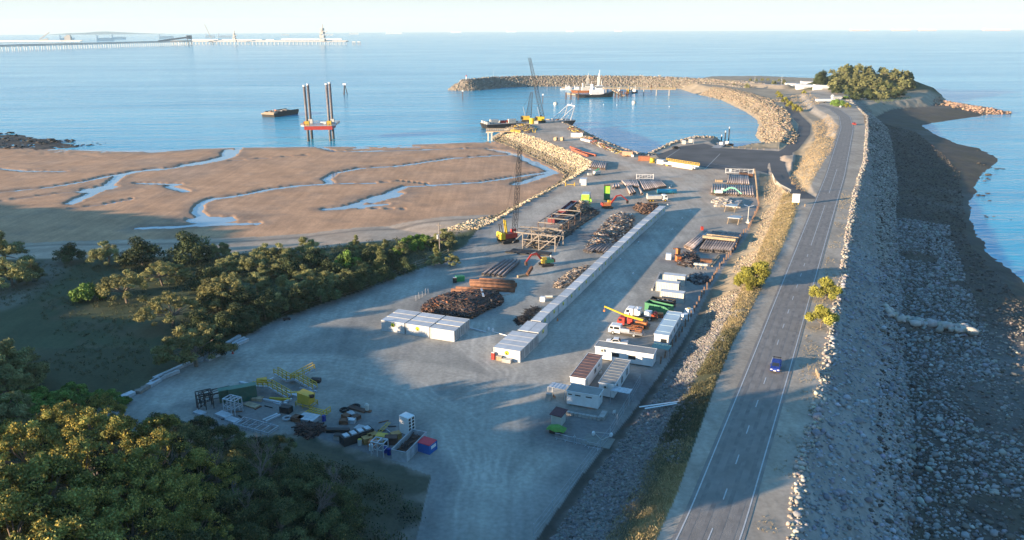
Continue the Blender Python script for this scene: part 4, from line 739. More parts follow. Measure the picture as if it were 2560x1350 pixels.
for k in range(nrow):
    a = on_line(k * 6.26); b = on_line(k * 6.26 + 6.06); rz = ang(a, b); c = (a + b) / 2 + Vector((-math.sin(rz), math.cos(rz), 0)) * 1.22; c.z = YZ
    lb = 'pale grey container in the long straight row down the yard'
    if k == 0: lb = 'first container of the long row, just behind the end pair'
    if k == nrow - 1: lb = 'last container of the long row, beside the white tipper truck'
    dupc(C0, c, rz, lb, 'containers in the long straight row')
def hut(name, label, cat, px, py, zt, wx, wy, roofm, wins=(), H=2.75, rz=RB, wall=None, ribs=0, ribax='x', door=None, ac=None, group=None, base=.25):
    """portable building, origin at its near-left ground corner seen at roof pixel (px,py)"""
    o = P(px, py, zt); o.z = YZ; t = thing(name, label, cat, o, rz, group); wall = wall or M_['white']
    MB().box((wx / 2, wy / 2, base + (H - base) / 2), (wx, wy, H - base)).build('walls', wall, t)
    m = MB()
    for x in (.3, wx - .3):
        for k in range(max(2, int(wy / 3) + 1)): m.box((x, .3 + k * (wy - .6) / max(1, int(wy / 3)), base / 2), (.35, .35, base))
    m.build('footing', M_['conc'], t)
    m = MB(); m.box((wx / 2, wy / 2, H + .04), (wx + .16, wy + .16, .08))
    r = m.build('roof', roofm, t)
    m = MB()
    if ribs:
        for k in range(ribs):
            f = (k + .5) / ribs
            if ribax == 'y': m.box((wx / 2, f * wy, H + .11), (wx - .1, .12, .06))
            else: m.box((f * wx, wy / 2, H + .11), (.12, wy - .1, .06))
        m.build('roof_rib', roofm, r)
    m = MB(); q = .07
    m.box((wx / 2, -.09, H + .03), (wx + .3, q, .16)); m.box((wx / 2, wy + .09, H + .03), (wx + .3, q, .16)); m.box((-.11, wy / 2, H + .03), (q, wy + .1, .16)); m.box((wx + .11, wy / 2, H + .03), (q, wy + .1, .16)); m.build('gutter', M_['white'], r)
    for face, u, wd, zc, hh in wins:
        cx, cy, sx, sy = {'f': (u, -.012, wd, .03), 'r': (wx + .012, u, .03, wd), 'l': (-.012, u, .03, wd), 'b': (u, wy + .012, wd, .03)}[face]
        f = MB().box((cx, cy, zc), (sx + (.12 if sx > .05 else 0), sy + (.12 if sy > .05 else 0), hh + .12)).build('window', M_['white2'], t)
        k = .012; dx = {'r': k, 'l': -k}.get(face, 0); dy = {'f': -k, 'b': k}.get(face, 0); MB().box((cx + dx, cy + dy, zc), (sx, sy, hh)).build('pane', M_['glass'], f)
    if door:
        face, u = door; cx, cy, sx, sy = {'f': (u, -.02, .9, .04), 'r': (wx + .02, u, .04, .9), 'l': (-.02, u, .04, .9)}[face]; d = MB().box((cx, cy, base + 1.05), (sx, sy, 2.05)).build('door', M_['white2'], t)
        MB().box((cx + (.03 if face == 'r' else 0), cy - (.03 if face == 'f' else 0), base + 1.0), (.06, .06, .12)).build('handle', M_['dark'], d)
    if ac:
        face, u, zc = ac; cx, cy, sx, sy = {'f': (u, -.22, .8, .36), 'r': (wx + .22, u, .36, .8), 'l': (-.22, u, .36, .8)}[face]
        a = MB().box((cx, cy, zc), (sx, sy, .6)).build('air_conditioner', M_['white2'], t); MB().tube((cx, cy - .18, zc), (cx, cy - .2, zc), .22, n=12).build('fan_grille', M_['dark'], a)
    return t
Wn = lambda f, *u: [(f, x, 1.3, 1.7, .9) for x in u]
hut('site_hut', 'long site hut with ribbed brown roof beside the gravel yard', 'site hut', 1426, 941.8, 9.9, 2.95, 12.2, M_['roofbrown'], Wn('r', 7.0) + [('r', 9.6, .7, 1.8, .5)], 2.9, ribs=9, ribax='y', door=('r', 1.4), ac=('l', 4.5, 1.9))
hut('site_hut', 'long site hut with ribbed olive grey roof and three side windows', 'site hut', 1497.6, 956.3, 9.9, 3.0, 12.0, M_['roofgrey'], [('r', 2.0, .9, 1.5, 1.3), ('r', 5.8, .9, 1.5, 1.3), ('r', 9.8, .9, 1.5, 1.3)], 2.9, ribs=9, ribax='y', ac=('f', 1.3, 2.35))
hut('site_hut', 'small white hut on concrete blocks with three slot windows, nearest the camera', 'site hut', 1417.5, 976.8, 9.9, 6.0, 3.0, M_['roofgrey'], [('f', .6, .7, 2.3, .2), ('f', 2.1, 1.0, 2.3, .2), ('f', 4.2, 1.1, 2.3, .2), ('r', 1.4, .7, 2.2, .25)], 2.9, base=.3)
hut('site_hut', 'widest white hut lying across the yard behind the two long ones', 'site hut', 1488.3, 865.7, 9.9, 12.3, 3.1, M_['roofgrey'], [('f', 4.4, 1.5, 1.6, .8), ('f', 7.9, 1.5, 1.6, .8)], 2.9, ribs=0, ac=('f', 1.6, 2.3))
hut('site_hut', 'white panelled hut with pale blue roof and one double window at its end', 'site hut', 1636, 835, 9.9, 3.1, 15.5, mat('pale_blue_roof', (.42, .52, .55), .6, .1, .5), [('f', 2.1, 1.3, 1.6, .8), ('r', 3, .8, 1.6, .9), ('r', 7, .8, 1.6, .9), ('r', 11, .8, 1.6, .9)], 2.9, ribs=4, ribax='y', ac=('f', 1.6, .6))
WC = 'white storage containers behind the trucks'
for px, py, lb in [(1657, 686, 'white container standing farthest of three behind the trucks'), (1640, 704, 'white container in the middle of three, with a pale side panel'), (1650, 728, 'white container nearest of three, with a small yellow mark')]:
    o = P(px, py, 9.6); o.z = YZ; container(lb, o + EX * 3.03 + NX * 1.22, RB, WC, False, M_['white2'], M_['cont'])
o = P(1448, 448, 9.6); o.z = YZ; 
t = thing('storage_box', 'pale grey steel box alone at the rock edge by the small pipe stack', 'storage box', o + EX * 1.5 + NX * 1.5, math.radians(-10)); MB().box((0, 0, 1.35), (3.0, 4.6, 2.6)).build('walls', M_['cont'], t); MB().box((0, 0, 2.7), (3.1, 4.7, .08)).build('roof', M_['controof'], t); MB().box((1.53, .6, 1.7), (.04, .4, .4)).build('vent', M_['dark'], t)
# ---------------------------------------------------------------- pipes and beams
def pipes(label, group, a0, a1, b0, b1, n, r, m=None, name='steel_pipe', cat='pipe', z=None, hollow=True, jit=.12, sides=12, timber=True):
    """n pipes; a0/a1 near ends first/last, b0/b1 far ends"""
    z = YZ + r + .15 if z is None else z; a0, a1, b0, b1 = [P(*p, z) for p in (a0, a1, b0, b1)]; proto = None
    for k in range(n):
        f = k / max(1, n - 1); p = a0.lerp(a1, f); q = b0.lerp(b1, f); L = (q - p).length; rz = ang(p, q); d = (q - p) / L; p = p + d * random.uniform(-jit, jit) * 4
        if proto is None:
            mb = MB(); (mb.hollow if hollow else mb.tube)((0, 0, 0), (L, 0, 0), r, **({'n': sides})); o = mb.build(name, m or M_['pipe'], None, True); proto = o; L0 = L
        else: o = proto.copy(); COL.objects.link(o)
        o.location = p; o.rotation_euler = (0, 0, rz); o.scale = (L / L0, 1, 1); tag(o, label, cat, group)
pipes('pipe in the nearer row of the stack below the white gate', 'pipes in the near row below the gate', (1780, 484), (1883, 490), (1783, 461), (1880, 464), 18, .42)
pipes('pipe in the farther row of the stack below the white gate', 'pipes in the far row below the gate', (1819, 459), (1872, 462), (1825, 437), (1869, 439), 11, .42)
pipes('long lit pipe in the right half of the large raked stack', 'pipes in the large raked stack', (1612, 476), (1664, 466), (1599, 450), (1649, 450), 12, .42)
pipes('shorter pipe in the left half of the large raked stack', 'pipes left in the raked stack', (1567, 465), (1597, 467), (1556, 452), (1591, 451), 8, .45)
pipes('pipe of the loose trio in front of the raked stack', 'loose trio of pipes', (1577, 486), (1588, 482), (1568, 467), (1577, 465), 3, .5)
pipes('single pipe lying between the loose trio and the teal tank', 'single pipe', (1605, 484), (1605, 484), (1598, 469), (1598, 469), 1, .5)
pipes('short pipe at the left tip of the raked stack', 'short pipes at the tip', (1533, 470), (1548, 468), (1536, 461), (1545, 459), 3, .5)
pipes('pale pipe in the small stack on the rock edge', 'pipes in the small stack on the rock edge', (1476, 419), (1511, 422), (1486, 402), (1516, 405), 8, .5)
pipes('thick dark pipe in the stack crossed by timber beams', 'pipes crossed by timber beams', (1751, 625), (1823, 629), (1783, 580), (1852, 587), 12, .52, M_['pipeblue'])
pipes('slanting pipe at the left of the stack crossed by beams', 'slanting pipes left of the beams', (1712, 617), (1729, 624), (1763, 577), (1775, 582), 4, .5)
pipes('long dark pipe in the group beside the gravel track', 'long dark pipes beside the track', (1207, 686), (1255, 691), (1262, 650), (1299, 651), 5, .45, M_['pipeblue'])
pipes('dark pipe in the bundle at the near end of the debris heap', 'dark pipes at the debris heap', (1462, 625), (1518, 636), (1497, 608), (1536, 611), 8, .42, M_['pipeblue'], jit=.3)
RT = 'rusty tubes above the scrap heap'
for k, (a, b, r) in enumerate([((1175, 705), (1292, 712), .6), ((1178, 711), (1290, 719), .55), ((1172, 702), (1285, 706), .5), ((1136, 720), (1283, 726), .5), ((1132, 728), (1244, 733), .75), ((1198, 698), (1283, 704), .45)]):
    pipes('long rusty tube lying across above the scrap heap', RT, a, a, b, b, 1, r, M_['rust'], name='rusty_tube', cat='tube')
def bar(name, label, cat, a, b, w_, h_, m, group=None, z=YZ, zb=None):
    a = P(*a, z); b = P(*b, z if zb is None else zb); c = (a + b) / 2; t = MB(); L = math.dist(a[:2], b[:2]); t.beam((-L / 2, 0, (a.z - c.z) + h_ / 2 + .02), (L / 2, 0, (b.z - c.z) + h_ / 2 + .02), w_, h_)
    o = t.build(name, m, None, loc=c, rz=ang(a, b)); return tag(o, label, cat, group)
bar('timber_beam', 'broad pale timber beam laid across the dark pipes, nearer', 'beam', (1757, 594), (1839, 603), 1.0, .8, M_['timber'], 'timber beams on the pipes', 8.4); bar('timber_beam', 'thin timber beam laid across the dark pipes, farther', 'beam', (1767, 588), (1846, 597), .5, .5, M_['timber'], 'timber beams on the pipes', 8.4); bar('timber_beam', 'thin timber beam between the two beams on the pipes', 'beam', (1762, 591), (1842, 599), .25, .3, M_['timber2'], 'timber beams on the pipes', 8.5)
bar('timber_beam', 'long timber beam lying by the rusty fence, left of the pair', 'beam', (1775, 666), (1797, 638), .4, .4, M_['timber'], 'pair of timber beams by the fence'); bar('timber_beam', 'long timber beam lying by the rusty fence, right of the pair', 'beam', (1780, 667), (1799, 643), .35, .4, M_['timber'], 'pair of timber beams by the fence')
for a, b, lb in [((1430, 376), (1470, 392), 'red brown girder on the jetty edge, farther of two'), ((1452, 382), (1490, 391), 'red brown girder on the jetty edge, nearer of two'), ((1426, 370), (1452, 380), 'short red girder at the far end of the jetty girders')]: bar('steel_girder', lb, 'girder', a, b, .9, 1.1, mat('red_primer', (.33, .10, .06), .6, .2), 'girders on the jetty edge')
# ---------------------------------------------------------------- heaps
def heap(name, label, cat, poly, h, n, cols, L=(.8, 3), t=(.06, .35), z=YZ, flatp=.3, base=None):
    pts = [P(x, y, z)[:2] for x, y in poly]; xy = sample(poly, z, n); d = -sdist(xy[:, 0][None], xy[:, 1][None], [tuple(p) for p in pts])[0]; dm = max(d.max(), 1e-3); zz = h * np.sqrt(np.clip(d / dm, 0, 1)) * (1 + .25 * nz(xy[:, 0], xy[:, 1], 3, 2))
    m = MB(); cl = []
    for i in range(n):
        l = random.uniform(*L); a = random.uniform(0, 6.28); dz = random.uniform(-.35, .35) * l; dv = Vector((math.cos(a) * l, math.sin(a) * l, dz)) / 2; c = Vector((xy[i, 0], xy[i, 1], z + max(.08, zz[i] * random.uniform(.75, 1.05)))); w_ = random.uniform(*t); th = w_ * (random.uniform(.15, .5) if random.random() < flatp else 1)
        if random.random() < flatp: w_ *= 2.2
        m.beam(c - dv, c + dv, w_, th); k = random.random(); col = cols[min(len(cols) - 1, int(k * len(cols)))]; f = random.uniform(.65, 1.35); cl += [tuple(v * f for v in col)] * 8
    o = m.build(name, mat('scrap', attr=True, rough=.8, var=.25, scale=3), None); me = o.data; ca = me.color_attributes.new('Col', 'FLOAT_COLOR', 'POINT'); c4 = np.ones((len(me.vertices), 4), np.float32); c4[:, :3] = np.array(cl)[:len(me.vertices)]; ca.data.foreach_set('color', c4.ravel())
    # soil core under the pieces
    if base:
        nb = len(pts); cx = sum(p[0] for p in pts) / nb; cy = sum(p[1] for p in pts) / nb; V = []
        for f, zc in ((1, -.05), (.7, h * .55), (.3, h * .85)): V += [(cx + (p[0] - cx) * f, cy + (p[1] - cy) * f, z + zc) for p in pts]
        k2 = MB(); k2.add(V, [(i + r * nb, (i + 1) % nb + r * nb, (i + 1) % nb + (r + 1) * nb, i + (r + 1) * nb) for r in range(2) for i in range(nb)] + [tuple(range(2 * nb, 3 * nb))]); k2.build('heap_core', mat(name + '_core', base, .9, .3, 2), o)
    return tag(o, label, cat, kind='stuff')
DK = (.05, .035, .028); 
heap('scrap_heap', 'heap of rusty scrap steel behind the block of nine containers', 'scrap heap', [(1052, 778), (1082, 750), (1130, 736), (1200, 735), (1250, 738), (1258, 758), (1215, 778), (1180, 797), (1110, 790)], 2.3, 2300, [(.07, .042, .034), (.05, .036, .032), (.09, .05, .038), (.06, .04, .035), (.24, .10, .05), (.04, .035, .034), (.075, .05, .04), (.12, .10, .09)], (.5, 2.2), (.08, .4), base=(.06, .04, .032), flatp=.5)
heap('debris_heap', 'sunlit heap of splintered timber beside the long red bin', 'debris heap', [(1428, 528), (1440, 514), (1462, 510), (1474, 520), (1462, 535), (1440, 540)], 2.8, 500, [(.36, .27, .18), (.25, .19, .13), (.12, .09, .07)], (.6, 2.4), (.1, .3), base=(.10, .08, .06))
heap('debris_heap', 'dark tangle of wire and rods spread behind the steel frames', 'debris heap', [(1405, 560), (1440, 532), (1478, 520), (1502, 532), (1470, 552), (1420, 590), (1385, 612), (1380, 600)], .9, 1000, [(.035, .035, .04), (.06, .055, .055), (.09, .075, .06)], (.8, 3.2), (.04, .14), base=(.035, .035, .037))
heap('debris_heap', 'long heap of broken timber, mesh and pipe beside the container row', 'debris heap', [(1466, 622), (1488, 588), (1515, 560), (1538, 538), (1560, 535), (1585, 545), (1575, 575), (1545, 600), (1520, 615)], 1.7, 1700, [(.34, .27, .20), (.20, .15, .11), (.09, .07, .06), (.40, .38, .34), (.12, .12, .13), (.26, .15, .10)], (.6, 3), (.06, .3), base=(.07, .065, .06))
heap('timber_pile', 'pile of dark brown planks under the white tipper truck', 'timber pile', [(1585, 520), (1600, 511), (1642, 512), (1640, 524), (1625, 536), (1603, 534)], 1.0, 420, [(.11, .065, .045), (.16, .10, .07), (.07, .045, .035)], (1.5, 4), (.12, .35), base=(.06, .04, .03))
heap('debris_heap', 'small heap of pale broken planks against the container row', 'debris heap', [(1384, 718), (1410, 690), (1445, 672), (1475, 664), (1470, 680), (1440, 700), (1405, 722)], .9, 420, [(.36, .30, .23), (.22, .17, .13), (.12, .10, .09)], (.6, 2.6), (.06, .28), base=(.16, .14, .12))
heap('cable_pile', 'flat tangle of black cable beside the container row', 'cable pile', [(1298, 802), (1318, 775), (1340, 766), (1352, 772), (1335, 790), (1312, 808)], .35, 260, [(.02, .02, .022), (.04, .04, .045)], (.8, 3), (.03, .07))
heap('cable_pile', 'round coil of black cable at the foot of the end pair', 'cable pile', [(1285, 802), (1298, 793), (1318, 795), (1316, 808), (1296, 813)], .7, 260, [(.02, .02, .022), (.045, .035, .03)], (.6, 1.6), (.05, .1), base=(.03, .028, .026))
heap('rubble_heap', 'heap of pale stone and broken slabs under the mint excavator arm', 'rubble heap', [(1780, 505), (1792, 497), (1830, 498), (1852, 506), (1848, 520), (1815, 518), (1790, 517)], 1.4, 260, [(.36, .33, .29), (.30, .25, .19), (.42, .40, .36)], (.5, 1.8), (.25, .7), base=(.28, .25, .21), flatp=.5)
heap('scrap_heap', 'low heap of rusty bars at the dark corner of the near yard', 'scrap heap', [(742, 1068), (765, 1060), (800, 1066), (808, 1080), (775, 1096), (750, 1086)], .9, 260, [(.09, .05, .04), (.05, .035, .03)], (.8, 3), (.06, .25), base=(.05, .035, .03))
heap('debris_heap', 'brown stacks of plates and rods beside the beams by the fence', 'debris heap', [(1698, 640), (1730, 632), (1745, 645), (1730, 668), (1700, 664)], .7, 300, [(.05, .035, .03), (.08, .05, .04), (.12, .11, .11)], (1.5, 4), (.06, .25), base=(.04, .03, .03))
heap('debris_heap', 'dark tyres and drums heaped behind the white containers', 'debris heap', [(1722, 688), (1765, 684), (1775, 705), (1745, 712), (1722, 702)], .8, 170, [(.03, .03, .035), (.06, .06, .065), (.20, .19, .18)], (.5, 1.6), (.2, .6), flatp=.5)
JL = [(1345, 335), (1372, 352), (1380, 349), (1352, 331)]
heap('debris_heap', 'yellow and brown gear strewn on the rocks at the jetty head', 'debris heap', [(1262, 322), (1290, 312), (1322, 312), (1345, 325), (1320, 333), (1285, 330)], 1.6, 240, [(.5, .34, .05), (.16, .09, .06), (.30, .25, .2), (.08, .07, .07)], (.8, 4), (.12, .5))
heap('debris_heap', 'mixed gear and hoses lining the harbour side of the jetty', 'debris heap', [(1420, 322), (1436, 318), (1470, 340), (1520, 366), (1575, 388), (1568, 393), (1510, 373), (1455, 346)], 1.3, 620, [(.36, .30, .22), (.20, .13, .09), (.40, .38, .34), (.09, .08, .08), (.42, .34, .08), (.30, .10, .06)], (.6, 3.5), (.12, .5))
# ---------------------------------------------------------------- vehicles
def wheels(t, xs, w, r=.45, m=None, tw=.28):
    for x in xs:
        for s in (-1, 1):
            o = MB().tube((x, s * (w / 2 - tw), r), (x, s * w / 2, r), r, n=14).build('wheel', M_['black'], t, loc=None); MB().tube((x, s * w / 2 - (.02 if s < 0 else -.0), r), (x, s * (w / 2 + .015), r), r * .55, n=10).build('rim', m or M_['galv'], o)
def cab(t, x0, L, W_, z0, H, m, crew=False):
    """cab-over truck cab, front at x0+L"""
    pr = [(x0, z0), (x0 + L, z0), (x0 + L + .08, z0 + H * .42), (x0 + L - .28, z0 + H * .93), (x0 + L - .55, z0 + H), (x0, z0 + H)]
    c = MB().prism(pr, -W_ / 2, W_ / 2).build('cab', m, t); g = MB()
    g.add([(x0 + L + .07, -W_ / 2 + .12, z0 + H * .47), (x0 + L + .07, W_ / 2 - .12, z0 + H * .47), (x0 + L - .25, W_ / 2 - .12, z0 + H * .90), (x0 + L - .25, -W_ / 2 + .12, z0 + H * .90)], [(0, 1, 2, 3)]); g.v = [(x + .03, y, z + .01) for x, y, z in g.v]; g.build('windscreen', M_['glass'], c)
    for s in (-1, 1):
        ws = [(x0 + L - 1.05, x0 + L - .3)] + ([(x0 + .2, x0 + L - 1.25)] if crew else [])
        for a, b in ws: MB().box(((a + b) / 2, s * (W_ / 2 + .01), z0 + H * .68), (b - a, .03, H * .34)).build('side_window', M_['glass'], c)
        MB().box((x0 + L + .06, s * (W_ / 2 - .25), z0 + .28), (.08, .3, .16)).build('headlight', M_['white2'], c)
    MB().box((x0 + L + .06, 0, z0 + .02), (.12, W_, .22)).build('bumper', M_['grey'], t)
def place(px, py, rz_deg, z=YZ): p = P(px, py, z); return p, math.radians(rz_deg)
def flatbed(label, px, py, rz, body, crew=True):
    p, r = place(px, py, rz); t = thing('truck', label, 'truck', p, r); cab(t, .9, 2.7 if crew else 1.8, 2.0, .45, 1.75, body, crew); MB().box((-.9, 0, .62), (6.6, .9, .22)).build('chassis', M_['dark'], t)
    wheels(t, (2.6, -2.3), 2.05, .42); d = MB().box((-1.75, 0, .82), (4.9, 2.2, .12)); d.rail([(-4.1, -1.05, .86), (.6, -1.05, .86)], .45, .05, 1.2).rail([(-4.1, 1.05, .86), (.6, 1.05, .86)], .45, .05, 1.2); d.build('tray', M_['grey'], t); return t
t = flatbed('white dual cab truck with loaded tray, parked foremost of three', 1562, 836, 157, M_['white'])
MB().box((-.2, .85, 1.35), (2.2, .55, .75)).build('toolbox', M_['galv'], t); m = MB(); 
for k in range(9): m.tube((random.uniform(-3.8, -2), random.uniform(-.8, .8), 1.05 + .1 * k), (random.uniform(-1, .3), random.uniform(-.8, .8), 1.0 + .1 * k), .09, n=6)
m.box((-3.2, 0, 1.4), (1.2, 1.6, .9)); m.build('load', M_['rust'], t)
m = MB(); m.rail([(-4.0, -.9, 1.5), (-4.0, .9, 1.5), (-1.2, .9, 1.5), (-1.2, -.9, 1.5), (-4, -.9, 1.5)], .7, .07, 1); m.build('load_frame', M_['orange'], t)
# red truck crane
p, r = place(1580, 816, 157); t = thing('truck_crane', 'red truck crane with raised yellow telescopic boom', 'truck crane', p, r); cab(t, 1.6, 1.7, 2.2, .5, 1.75, M_['red']); wheels(t, (2.6, -1.6, -2.8), 2.3, .48, M_['red']); MB().box((-.9, 0, .75), (6.4, 2.1, .3)).build('chassis', M_['dark'], t)
k = MB().box((.4, 0, 1.5), (1.1, 1.6, 1.2)); k.beam((.9, -.7, .9), (.9, -.7, 3.0), .22); k.beam((.9, .7, .9), (.9, .7, 3.0), .22); k.build('crane_base', M_['red'], t); MB().box((-2.2, 0, 1.25), (2.6, 1.7, .8)).build('winch_deck', M_['orange'], t)
b = MB(); b.beam((-2.6, .1, 2.0), (1.6, 1.0, 3.0), .42, .5); b.build('boom', M_['yellow2'], t); c = MB().beam((1.6, 1.0, 3.0), (6.2, 2.2, 4.9), .30, .36); c.build('boom_extension', M_['yellow2'], t)
m = MB().beam((6.2, 2.2, 4.9), (6.2, 2.2, 4.0), .05); m.box((6.2, 2.2, 3.85), (.4, .4, .45)); m.build('hook_block', M_['orange'], t); MB().tube((-2.9, -.6, 1.9), (-2.9, .6, 1.9), .35, n=12).build('winch_drum', M_['dark'], t)
# service truck
p, r = place(1603, 796, 157); t = thing('service_truck', 'white service truck with tanks and red hose reels, parked rearmost', 'truck', p, r); cab(t, 1.9, 1.9, 2.3, .55, 1.95, M_['white']); wheels(t, (3.0, -2.3), 2.35, .5); MB().box((-1.0, 0, .85), (6.6, 2.2, .25)).build('chassis', M_['dark'], t)
MB().box((.9, 0, 1.75), (1.5, 2.1, 1.6)).build('tank', M_['white'], t); MB().tube((.9, 0, 2.55), (.9, 0, 2.9), .2).build('tank_cap', M_['galv'], t); MB().box((-1.7, .2, 1.6), (1.6, 1.6, 1.2)).build('pump_cabinet', M_['white'], t)
for y in (-.6, .6): MB().tube((-3.2, y - .3, 1.5), (-3.2, y + .3, 1.5), .55, n=14).build('hose_reel', M_['red'], t)
MB().rail([(-4.1, -1.0, .98), (-2.6, -1.0, .98)], .8, .06, .6).rail([(-4.1, 1.0, .98), (-2.6, 1.0, .98)], .8, .06, .6).build('rail', M_['orange'], t)
def ute(label, px, py, rz, m, z=YZ, tray='steel', cat='ute'):
    p, r = place(px, py, rz, z); t = thing('utility_vehicle', label, cat, p, r)
    b = MB().prism([(-2.4, .38), (2.35, .38), (2.42, .62), (2.3, .88), (1.35, 1.0), (.35, 1.0), (-2.4, .92)], -.88, .88).build('body', m, t)
    c = MB().prism([(1.35, 1.0), (.72, 1.55), (-.35, 1.58), (-.75, 1.0)], -.74, .74).build('cabin', m, t)
    MB().add([(1.36, -.68, 1.03), (1.36, .68, 1.03), (.80, .62, 1.53), (.80, -.62, 1.53)], [(0, 1, 2, 3)]).build('windscreen', M_['glass'], c)
    MB().add([(-.80, -.66, 1.04), (-.80, .66, 1.04), (-.44, .62, 1.5), (-.44, -.62, 1.5)], [(0, 3, 2, 1)]).build('rear_window', M_['glass'], c)
    for s in (-1, 1): MB().add([(1.15, s * .755, 1.05), (.66, s * .755, 1.48), (-.3, s * .755, 1.5), (-.6, s * .755, 1.05)], [(0, 1, 2, 3)]).build('side_window', M_['glass'], c); MB().box((2.36, s * .62, .72), (.1, .36, .16)).build('headlight', M_['white'], t); MB().box((.9, s * .98, 1.08), (.12, .18, .12)).build('mirror', m, t)
    wheels(t, (1.5, -1.45), 1.76, .33, tw=.2); MB().box((-1.6, 0, 1.0), (1.6, 1.62, .1)).build('tray_cover' if tray == 'cover' else 'tray', m if tray == 'cover' else M_['grey'], t)
    MB().box((2.44, 0, .52), (.06, .5, .14)).build('number_plate', M_['white'], t); return t
t = ute('deep blue ute with rear wing driving along the coast road', 1939, 921, 247, M_['blue'], RZ + .05, 'cover'); MB().box((-2.3, 0, 1.42), (.35, 1.5, .06)).box((-2.3, -.6, 1.2), (.12, .06, .45)).box((-2.3, .6, 1.2), (.12, .06, .45)).build('rear_wing', M_['black'], t)
t = ute('white tray ute parked behind the widest hut', 1542, 862, 165, M_['white']); ute('small red car at the far end of the road', 2135, 312, 80, M_['red'], RZ + .05, 'cover', 'car')
def car(label, px, py, rz, m, z):
    p, r = place(px, py, rz, z); t = thing('parked_car', label, 'car', p, r, 'cars and vans far along the causeway'); MB().prism([(-2.2, .35), (2.2, .35), (2.25, .8), (1.2, 1.0), (.6, 1.5), (-1.7, 1.55), (-2.2, 1.0)], -.88, .88).build('body', m, t)
    MB().prism([(1.1, 1.03), (.6, 1.46), (-1.6, 1.5), (-2.0, 1.03)], -.895, .895).build('window', M_['glass'], t); wheels(t, (1.35, -1.35), 1.76, .33, tw=.2); return t
for a in [('white car on top of the breakwater, left of two', 1604, 190, 5, M_['white'], 12.1), ('white and red car on top of the breakwater, right of two', 1648, 190.5, 170, M_['white2'], 12.1), ('white van in the headland car park', 1878, 208, 0, M_['white'], 8.5), ('dark car beside the white van', 1886, 208, 0, M_['dark'], 8.5), ('white car below the van in the headland car park', 1797, 208, 0, M_['white'], 8.5), ('dark car parked on the rocks by the boat ramp', 1690, 372, 20, M_['dark'], 7), ('white car beside the round sign by the trailers', 2085, 246, 80, M_['white'], 11.1)]: car(*a)
# white tipper
p, r = place(1643, 503, 5); t = thing('tipper_truck', 'white tipper truck with cream tray at the head of the container row', 'truck', p, r); cab(t, 2.0, 1.9, 2.3, .6, 2.1, M_['white']); wheels(t, (3.0, -2.0, -3.2), 2.4, .52, M_['yellow']); MB().box((-.6, 0, .85), (7.0, 1.0, .3)).build('chassis', M_['rust2'], t)
MB().prism([(-4.2, 1.1), (1.5, 1.1), (1.7, 2.4), (-4.4, 2.4)], -1.15, 1.15).build('tray', M_['white2'], t); MB().rail([(-4.2, -1, 2.4), (-4.2, 1, 2.4)], .8, .1, .6).build('tailgate', M_['white2'], t)
# ---------------------------------------------------------------- plant
def excavator(label, px, py, rz, body, arm, pose, cabm=None, z=YZ, extra=True):
    p, r = place(px, py, rz, z); t = thing('excavator', label, 'excavator', p, r)
    for s in (-1, 1): MB().prism([(-1.9, .3), (-1.6, .05), (1.6, .05), (1.9, .3), (1.9, .55), (1.6, .8), (-1.6, .8), (-1.9, .55)], s * 1.3 - .3, s * 1.3 + .3).build('track', M_['dark'], t)
    MB().tube((0, 0, .6), (0, 0, 1.1), .8, n=14).build('turntable', M_['dark'], t); MB().box((-.6, 0, 1.6), (3.0, 2.5, 1.0)).build('engine_housing', body, t); MB().prism([(-2.5, 1.1), (-1.8, 1.1), (-1.8, 2.1), (-2.4, 2.1)], -1.2, 1.2).build('counterweight', arm, t)
    c = MB().prism([(.3, 1.1), (1.7, 1.1), (1.8, 1.9), (1.5, 2.9), (.3, 2.95)], .25, 1.25).build('cab', cabm or body, t); MB().add([(1.79, .3, 1.5), (1.79, 1.2, 1.5), (1.56, 1.2, 2.8), (1.56, .3, 2.8)], [(0, 1, 2, 3)]).build('window', M_['glass'], c).location.x = .03
    (a, b, d) = pose; MB().beam((1.0, -.35, 1.6), a, .4, .6).build('boom', arm, t); MB().beam(a, b, .34, .5).build('boom', arm, t); MB().beam(b, d, .3, .42).build('dipper', arm, t)
    MB().tube((1.3, -.35, 1.5), (Vector(a) + Vector((0, 0, -.5))), .09).tube(Vector(a) + Vector((.3, 0, .5)), Vector(b) + Vector((0, 0, .35)), .08).build('ram', M_['galv'], t); return t, Vector(d)
t, d = excavator('orange red excavator with cream counterweight reaching over the debris', 1519, 520, 12, M_['orange'], M_['red'], ((3.5, 0, 4.6), (5.2, 0, 4.9), (8.0, 0, 2.6)), M_['yellow']); MB().box(d + Vector((0, 0, -.6)), (.8, .8, 1.2)).build('grab', M_['dark'], t)
t, d = excavator('red and green excavator gripping a rusty girder', 1365, 664, 200, M_['green'], M_['red'], ((3.0, 0, 4.0), (4.6, 0, 3.8), (6.3, 0, 1.8)), M_['yellow']); MB().box(d + Vector((0, 0, -.5)), (.7, .9, 1.0)).build('grab', M_['rust2'], t); MB().tube((-1.2, .8, 2.1), (-1.2, .8, 3.3), .25).tube((-1.6, -.5, 2.1), (-1.6, -.5, 2.9), .3).build('exhaust', M_['white2'], t)
bar('steel_girder', 'rusty girder held up by the red and green excavator', 'girder', (1318, 690), (1330, 672), .7, .9, M_['rust'], None, YZ + .2, YZ + 1.5); bar('timber_log', 'pale log lying under the excavator grab', 'log', (1294, 694), (1320, 689), .7, .6, M_['timber'])
t, d = excavator('white excavator with folded mint green arm above the stone heap', 1800, 488, -12, M_['white'], M_['mint'], ((3.8, 0, 3.4), (6.0, 0, 3.0), (8.6, 0, .9)), M_['white2']); MB().box(d + Vector((0, 0, -.4)), (1.1, 1.0, .8)).build('bucket', M_['dark'], t)
